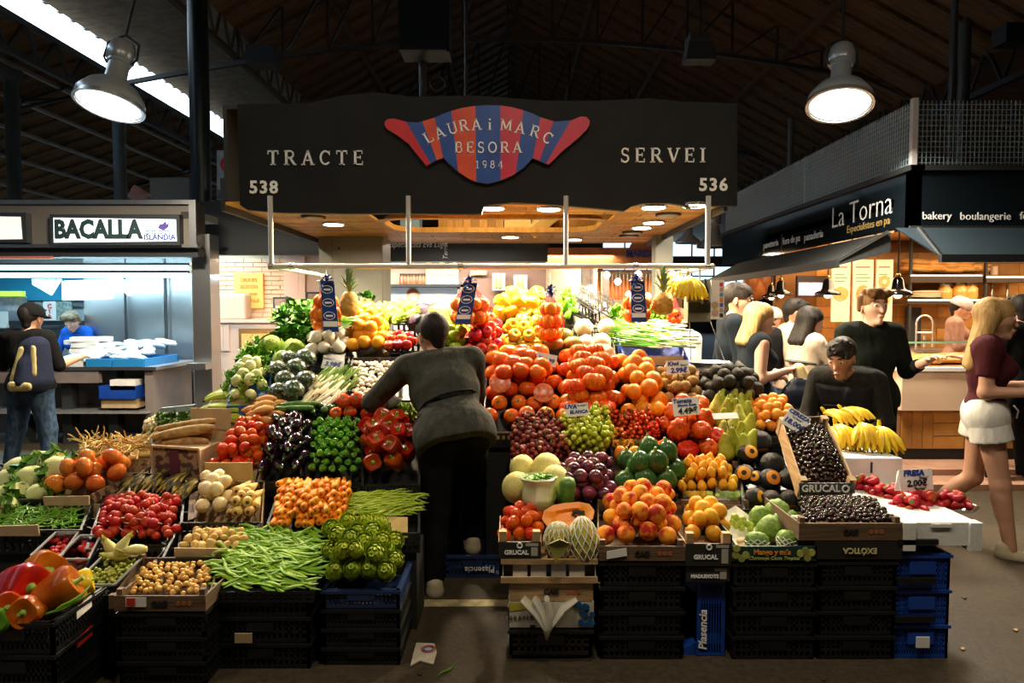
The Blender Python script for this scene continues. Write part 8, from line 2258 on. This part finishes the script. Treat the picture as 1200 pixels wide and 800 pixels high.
T=p['T'];MB().tube([T(-.15,-.02,.26),T(-.08,-.12,.27),T(.08,-.12,.27),T(.16,-.02,.26)],.032,8,flat=.4).build('grey_stripe',cloth('slate',(.12,.12,.12)),p['t'],local=True)
a,b,_,_=p['arms']['r'];c=wm(p['t'])@(b+(b-a).normalized()*.12)
o=MB().box(-.04,.04,-.005,.005,-.08,.08,Matrix.Translation(c)@Matrix.Rotation(R(28),4,'Z')).build('phone',m_black,smooth=False);tag(o,'black phone lifted by the woman in the cream sweater','phone')
p=person('dark haired man in cream jacket with a black backpack',926,6.7,-100,1.72,s_mid,h_blk,c_cream,c_jean,sh_wh,head=(8,-6),sleeve=.96,hem=-.1)
T=p['T'];sdf_obj('backpack',[(T(-.06,-.18,.08),T(-.05,-.17,.38),.12,.11,.05,None,1,False),(T(.06,-.18,.08),T(.05,-.17,.38),.12,.11,.05,None,1,False)],.012,c_blk,p['t'])
p=person('baker in a dusty pink shirt and printed headscarf inside the bakery',1119,8.55,-118,1.64,s_lite,h_blk,cloth('dusty_pink',(.30,.17,.14),(.36,.22,.18)),c_blk,sh_dk,z0=.11,head=(10,-4),sleeve=.9,vox=.012,female=True,hem=-.1,fat=1.1,arms={'r':((.1,.1,-.9),(0,.85,.1)),'l':((-.1,.2,-.9),(.1,.85,.1))})
Hd=p['Hd'];sdf_obj('headscarf',[(Hd(0,-.03,.07),Hd(0,.02,.07),.112,.10,.02,None,1,False),(Hd(0,-.13,.03),Hd(0,-.16,.0),.03,.025,.02,None,1,False)],.011,mat('lilac_print',(.42,.34,.42),.8,col2=(.62,.52,.50),scale=50),p['t'],cuts=[(Hd(0,0,.035),p['mh']@V3(0,-.35,-1).normalized())])
p=person('older man in a brown felt hat beyond the spring onions',728,8.4,130,1.72,s_lite,h_gry,c_blk,c_blk,sh_dk,vox=.014,sleeve=.96,head=(4,20))
Hd=p['Hd'];m_felt=mat('brown_felt',(.15,.11,.08),.9)
MB().lathe([(.175,.055),(.18,.06),(.12,.072),(.112,.075),(.108,.12),(.085,.165),(.03,.158)],20,c=Hd(0,0,.0)).build('felt_hat',m_felt,p['t'],local=True)
MB().lathe([(.114,.075),(.113,.10)],20,c=Hd(0,0,0),caps=False).build('hat_band',m_iron,p['t'],local=True)
person('white haired woman beyond the tilted crates',706,9.0,150,1.62,s_lite,mat('hair_white',(.62,.58,.52),.6),c_cream,c_blk,sh_dk,vox=.014,sleeve=.96,female=True,hair_k='curly')
person('person in a white shirt half hidden behind the right pillar',797,6.9,20,1.62,s_mid,h_brn,c_wht,c_cream,sh_wh,vox=.012,sleeve=.5,face=False,arms={'r':((.1,.1,-.9),(.1,.15,-.9))})
p=person('visitor in a white cap deep in the bakery aisle',903,8.2,-60,1.62,s_lite,h_gry,c_cream,c_jean,sh_wh,vox=.014,sleeve=.96,face=False)
Hd=p['Hd'];sdf_obj('cap',[(Hd(0,-.02,.065),Hd(0,.01,.065),.110,.104,.02,None,1,False)],.013,c_wht,p['t'],cuts=[(Hd(0,0,.03),p['mh']@V3(0,0,-1))])
# HANGING FRUIT, SCALE, PRICE TAGS, DEBRIS
m_rnet=mat('red_net',(.70,.03,.04),.5)
m_lblue=mat('label_blue',(.012,.05,.26),.4)
def net_bag(px,py,pw,ph,Y,label,n,lab=True,fr='tangerine',frm=None,top=None,tilt=0,grp=None):
 """net of fruit hung by a strip: py is the top of the label, ph its height"""
 c=at(px,py+ph*.66,Y);s=Y/FPX
 rw,rh=pw*s/2,ph*s*.36
 t=thing('net_bag',label,'net bag',c-Vector((0,0,rh)))
 q=random.Random(hash_(label));d=17*s if frm is None else frm*s
 i=0
 for lev in range(max(2,int(2*rh/(d*.85)))):
  z=-rh+d*.5+lev*d*.85
  f=math.sqrt(max(.12,1-(z/(rh*1.15))**2))*(1 if z<0 else.92)
  m_=max(3,int(2*math.pi*(rw*f)/d*.95))
  for k in range(m_):
   a=2*math.pi*(k+.5*lev)/m_
   r=max(0,rw*f-d*.42)
   put(PR[fr],c+Vector((r*math.cos(a),r*math.sin(a)*.8,z)),Euler((q.random()*6,q.random()*6,0)).to_matrix(),d,'fruit inside the '+label,grp or 'fruit in the '+label,parts=False)
 mb=MB();m=14
 prof=[(-1,.25),(-.85,.62),(-.45,.95),(0,1.02),(.5,.82),(.9,.5),(1.35,.2),(1.7,.06)]
 for sg in(1,-1):
  for k in range(m):
   mb.tube([c+Vector((rw*f*math.cos(6.283*(k/m+sg*j*.045)),rw*f*.85*math.sin(6.283*(k/m+sg*j*.045)),rh*z))for j,(z,f)in enumerate(prof)],.0016,4,False)
 mb.build('net',m_rnet,t,smooth=False)
 zt_=at(px,py-2,Y).z
 MB().tube([c+Vector((0,0,rh*1.6)),Vector((c.x,YR if abs(Y-YR)<.3 else Y,z_r))],.003,5).build('string',m_white,t)
 if lab:
  w_=9*s;f=Y-rw*.85-.02
  A=lambda x,y:at(px+x+tilt*(y/ph),py+y,f)
  strip=MB();strip.slab(A(-9,ph),A(9,ph),A(9,4),A(-7,4),.003)
  so=strip.build('label_strip',m_lblue,t,smooth=False)
  for j in range(3):
   yy=ph*(.22+.24*j)
   pts=[A(6.5*math.cos(a),yy+4.5*math.sin(a))+Vector((0,-.004,0))for a in[2*math.pi*i/14 for i in range(15)]]
   MB().tube(pts,.0022,4).build('printed_oval',m_letter,so,smooth=False)
   MB().slab(*[v+Vector((0,-.004,0))for v in(A(-4,yy+1.2),A(4,yy+1.2),A(4,yy-1),A(-4,yy-1))],.002).build('printed_line',m_letter,so,smooth=False)
  MB().slab(*[v+Vector((0,-.004,0))for v in(A(-8,ph*.9),A(8,ph*.9),A(8,ph*.8),A(-8,ph*.8))],.002).build('barcode_field',m_letter,so,smooth=False)
  mb=MB()
  for j in range(7):
   a=j*.9;leaf(mb,A(0,4)+Vector((0,.01,0)),(math.cos(a),-.3,math.sin(a)*.8+.5),.07,.035,.3,4,.2)
  mb.build('gathered_tie',m_lblue,t)
net_bag(382,325,36,64,4.98,'net of oranges with blue label at the left end of the rail',12,tilt=6)
net_bag(551,327,52,52,4.98,'wide net of oranges with blue label near the emblem',14,tilt=-9,top=1)
net_bag(645,336,32,62,4.95,'net of oranges with red top hanging before the yellow apples',14,lab=False)
net_bag(746,325,36,52,4.98,'net of oranges with blue label left of the right pineapple',10,tilt=3)
net_bag(790,344,17,42,5.3,'net of red tomatoes hanging under the bananas',12,lab=False,fr='cherry_tomato',frm=9)
net_bag(786,312,28,26,5.6,'net of yellow lemons behind the hanging bananas',8,lab=False,fr='grapefruit',frm=10)
mb=MB();c=at(645,340,4.9)
for j in range(9):leaf(mb,c,(math.cos(j*.7),-.3,math.sin(j*.7)),.055,.03,.2,4,.2)
o=mb.build('ribbon_tie',m_lblue);tag(o,'crumpled blue white tie on top of the middle orange net','tie')
m_pine=mat('pineapple_rind',(.66,.36,.05),.6,col2=(.34,.19,.03),scale=14)
m_crown=fm('pineapple_leaf',(.10,.20,.08),(.20,.30,.14),.5)
def pineapple(px,py0,py1,pyt,Y,label):
 s=Y/FPX;r=(px[1]-px[0])/2*s;h=(py1-py0)*s
 c=at(sum(px)/2,(py0+py1)/2,Y)
 t=thing('pineapple',label,'fruit',c-Vector((0,0,h/2)))
 def wp(p):
  a=math.atan2(p.y,p.x)
  u,v=a*6/math.pi,p.z/h*9
  k=1+.075*(abs(math.cos((u+v)*math.pi/2))*abs(math.cos((u-v)*math.pi/2))-.3)
  return Vector((p.x*k,p.y*k,p.z))
 prof=[(r*f,h*z)for f,z in zip([.45,.78,.9,.97,1,1,1,.98,.95,.9,.82,.7,.5],[i/12-.5 for i in range(13)])]
 prof2=[]
 for(a,b),(c_,d_)in zip(prof,prof[1:]):prof2+=[(a,b),((a+c_)/2,(b+d_)/2)]
 MB().lathe(prof2+[prof[-1]],36,c=c,warp=wp).build('rind',m_pine,t)
 q=random.Random(4);L_=(py0-pyt)*s
 for i in range(26):
  a=i*2.4;f=i/26
  tt=.75*(1-f)+.05
  d=Vector((math.sin(tt)*math.cos(a),math.sin(tt)*math.sin(a),math.cos(tt)))
  mb=leaf(MB(),c+Vector((0,0,h*.48+f*.03)),d,L_*(.55+.5*f),.026,.22,5,0,up=(-d.x,-d.y,.5),fold=.25)
  mb.build('crown_leaf',m_crown,t)
 MB().tube([c+Vector((0,0,h/2)),Vector((c.x,YR,z_r))],.003,5).build('string',m_white,t)
pineapple((399,420),342,371,312,4.96,'ripe golden pineapple hanging by the grey cabinet at left')
pineapple((765,789),343,369,310,4.96,'brown pineapple hanging before the square pillar at right')
banana_hand('banana bunch hanging from the rail by the scale',at(806,322,4.95),Euler((0,R(58),R(-88))),9,.21,me_ban,.15)
banana_hand('smaller banana bunch hanging behind the larger one',at(797,322,5.1),Euler((0,R(58),R(-110))),6,.18,me_ban,.2)
o=MB().tube([at(806,322,4.95),Vector((at(806,322,YR).x,YR,z_r))],.004,6).build('hook',m_chrome);tag(o,'steel hook holding the hanging bananas','hook')
sc=thing('hanging_scale','grey hanging scale with steel pan right of the bananas','scale',at(822,435,5.0))
mb=MB();pbox(mb,806,328,834,377,5.0,.12);mb.build('body',mat('scale_grey',(.13,.14,.11),.4,col2=(.17,.18,.15),scale=4),sc,smooth=False)
mb=MB();pbox(mb,807,354,833,366,4.99,.01);mb.build('display',mat('scale_display',(.03,.035,.03),.15),sc,smooth=False)
for x in(808,833):MB().tube([at(x,377,5.05),at(829+(x-820)*1.6,424,5.0)],.004,5).build('rod',m_chrome,sc)
MB().tube([at(820,328,5.05),Vector((at(820,312,5).x,YR,z_r))],.006,6).build('hook',m_chrome,sc)
c=at(829,432,5.0)
MB().lathe([(.02,-.015),(.09,-.01),(.14,.02),(.165,.055),(.170,.055),(.145,.018),(.09,-.004),(.02,-.008)],24,c=c,caps=False).build('pan',m_chrome,sc)
bt=thing('bottle','black bottle with yellow label against the scale','bottle',at(826,356,4.96))
MB().lathe([(.026,0),(.028,.01),(.028,.10),(.011,.14),(.011,.18)],12,c=at(826,356,4.96)).build('glass',m_black,bt);MB().lathe([(.0285,.03),(.0285,.075)],12,c=at(826,356,4.96),caps=False).build('label',mat('label_yellow',(.70,.48,.04),.6),bt)
pc=thing('printed_card','white printed card with colour pictures right of the scale','card',at(841,376,4.98))
mb=MB();pbox(mb,833,328,849,374,4.98,.01);mb.build('card',m_white,pc,smooth=False)
for i in range(7):
 mb=MB();pbox(mb,843.5,331+i*6,847.5,335.5+i*6,4.975,.004);mb.build('printed_swatch',mat('swatch%d'%i,((.6,.05,.1),(.5,.3,.4),(.1,.3,.5),(.6,.2,.05),(.08,.12,.4),(.4,.4,.45),(.03,.03,.03))[i],.5),pc,smooth=False)
for y in(357,366):blob(838,y,4.974,4,mat('printed_beige',(.50,.38,.28),.6),pc,'printed_picture')
def tag_card(px,py,w_,h_,Y,label,lines,spin=0,tilt=78,stick=True,rz=0,name='price_tag'):
 s=Y/FPX;c=at(px,py,Y)
 t=thing(name,label,'price tag',c)
 M4=Matrix.Translation(c)@Euler((R(tilt-90),0,R(rz))).to_matrix().to_4x4()@Matrix.Rotation(R(-spin),4,'Y')
 MB().box(-w_*s/2,w_*s/2,0,.003,-h_*s/2,h_*s/2,M4).build('card',m_white,t,smooth=False)
 for s_,x,y,sz,m,b in lines:
  o=txt(s_,(0,0,0),sz*s,m,None,ext=.0006,bold=b*s,shear=.12)
  o.matrix_basis=M4@Matrix.Translation((x*s,-.0025,y*s))@Matrix.Rotation(R(90),4,'X')
  o.parent=t;o.matrix_basis=wm(t).inverted()@o.matrix_basis
 if stick:MB().tube([M4@Vector((0,.004,-h_*s/2)),M4@Vector((0,.02,-h_*s/2-.07))],.003,5).build('holder',m_iron,t)
 return t
I,K_=m_ink,m_inkb
tag_card(640,421,25,14,4.62,'handwritten price tag tilted over the big tomatoes',[('1,99',4,-1,7,I,.2),('kg',-7,2,4,I,.1)],-12)
tag_card(676,480,27,15,4.1,'UVA price tag above the green grapes',[('UVA',-7,4,7,I,.35),('BLANCA',2,-2.5,5.5,I,.25),('"la mejor"',6,5,3,K_,.05)],4)
tag_card(794,430,26,16,4.5,'KIWI price tag standing over the kiwis',[('Kiwi',-5,4,7,I,.3),('2.99€',1,-4,8,I,.35),('"Extra"',7,2,3,K_,.05)],3)
tag_card(804,476,31,21,3.98,'Tomate price tag standing over the red beef tomatoes',[('Tomate',-4,6.5,7,I,.3),('Monte Rosa',1,1.5,4.5,I,.15),('4.49€',1,-5.5,9.5,K_,.35)],5)
tag_card(390,427,26,12,4.7,'small price tag lying above the leeks',[('3,98€',0,0,8,I,.3)],-6,55)
tag_card(850,487,30,9,4.05,'blank white folded card standing among the pears',[],3,40)
tag_card(933,493,27,25,3.82,'CEREZA price tag tilted over the dark cherries',[('CEREZA',0,8,7,I,.35),('"La Reina"',0,2.5,3.2,K_,.05),('18.00€',0,-5,9,I,.4)],-36,62)
tag_card(1074,562,39,25,3.42,'FRESA price tag standing over the strawberries',[('FRESA',-3,8,9,I,.5),('"Extra"',8,2,4,K_,.1),('2.00€',0,-4,10,K_,.4),('"Bandeja"',3,-10,3.6,K_,.08)],3,84,False)
tag_card(554,438,18,10,4.5,'crumpled pale tag in the box beside the vendor',[('2,50',0,0,5,I,.2)],-20,50)
o=MB().slab(at(1048,575,3.44),at(1055,575,3.42),at(1054,550,3.42),at(1051,553,3.44),.003).build('folded_side',m_white,smooth=False);tag(o,'folded back half of the FRESA tag','card')
tag_card(857,0+430,1,1,4.9,'tiny white clip behind the kiwis',[],0,80,False)
c=onz(497,770,.012)
fb_=thing('paper_bag','flattened white paper bag with a round mark on the floor','bag',c)
MB().prism([onz(x,y,.004)for x,y in((488,754),(509,755),(512,765),(508,779),(499,777),(492,775),(481,781),(484,768))][::-1],(0,0,.006)).build('paper',mat('dirty_paper',(.55,.51,.42),.8,col2=(.42,.38,.30),scale=12),fb_,smooth=False)
for r,m in((.032,mat('red_ring',(.45,.05,.05),.6)),(.022,m_ink)):
 q=onz(502,760,.0125)
 MB().tube([q+Vector((r*math.cos(a*.35),r*math.sin(a*.35),0))for a in range(19)],.003,4).build('printed_ring',m,fb_,smooth=False)
put(PR['thin_pepper1'],onz(523,785,.008),Euler((0,0,R(60))).to_matrix(),.11,'dropped green bean lying on the floor near the paper')
for k,(px,py)in enumerate(((1130,700),(1190,738),(492,790),(1128,760),(965,797))):
 o=MB().prism([onz(px+dx,py+dy,.003)for dx,dy in((-3,0),(0,-1.5),(3,0),(1,2))],(0,0,.004)).build('scrap',m_card if k%2 else m_iron,smooth=False)
 tag(o,('small pale scrap on the floor right of the blue crates','dark scrap on the floor at the right edge','dark scrap beside the flattened bag','tiny tan scrap below the blonde woman','dark scrap in front of the cherry crates')[k],'scrap')
for key,par in(('ochre cardboard side in front of the thin','black crate behind the artichokes'),('blank ochre card panel','brown carton under the small round'),('blank tan card panel','brown carton under the green plantains'),('low brown card front under the large','brown carton under the large orange'),('low tan card front','black crate around the small'),('brown card front before the thin peppers','black crate of thin peppers'),('brown card flap','blue carton holding the spring onions'),('slanting printed panel','brown carton under the large orange'),('printed box side left','brown carton under the pale turnips'),('pale wooden slat below','black crate of big tomatoes'),('folded back half','FRESA price tag'),('olive leaf tucked','netted papaya with a leafy')):
 a=[o for o in bpy.data.objects if str(o.get('label','')).startswith(key)][0]
 b=[o for o in bpy.data.objects if str(o.get('label','')).startswith(par)][0]
 m_=wm(a)
 a.parent=b
 a.matrix_basis=wm(b).inverted()@m_
 del a['category'],a['label']
# lettering curves become meshes
dg=bpy.context.evaluated_depsgraph_get()
for o in[x for x in bpy.data.objects if x.type=='FONT']:
 me=bpy.data.meshes.new_from_object(o.evaluated_get(dg))
 n=bpy.data.objects.new('lettering',me)
 COL.objects.link(n)
 n.parent=o.parent
 n.matrix_basis=o.matrix_basis.copy()
 n['kind']='stuff'
 bpy.data.objects.remove(o)
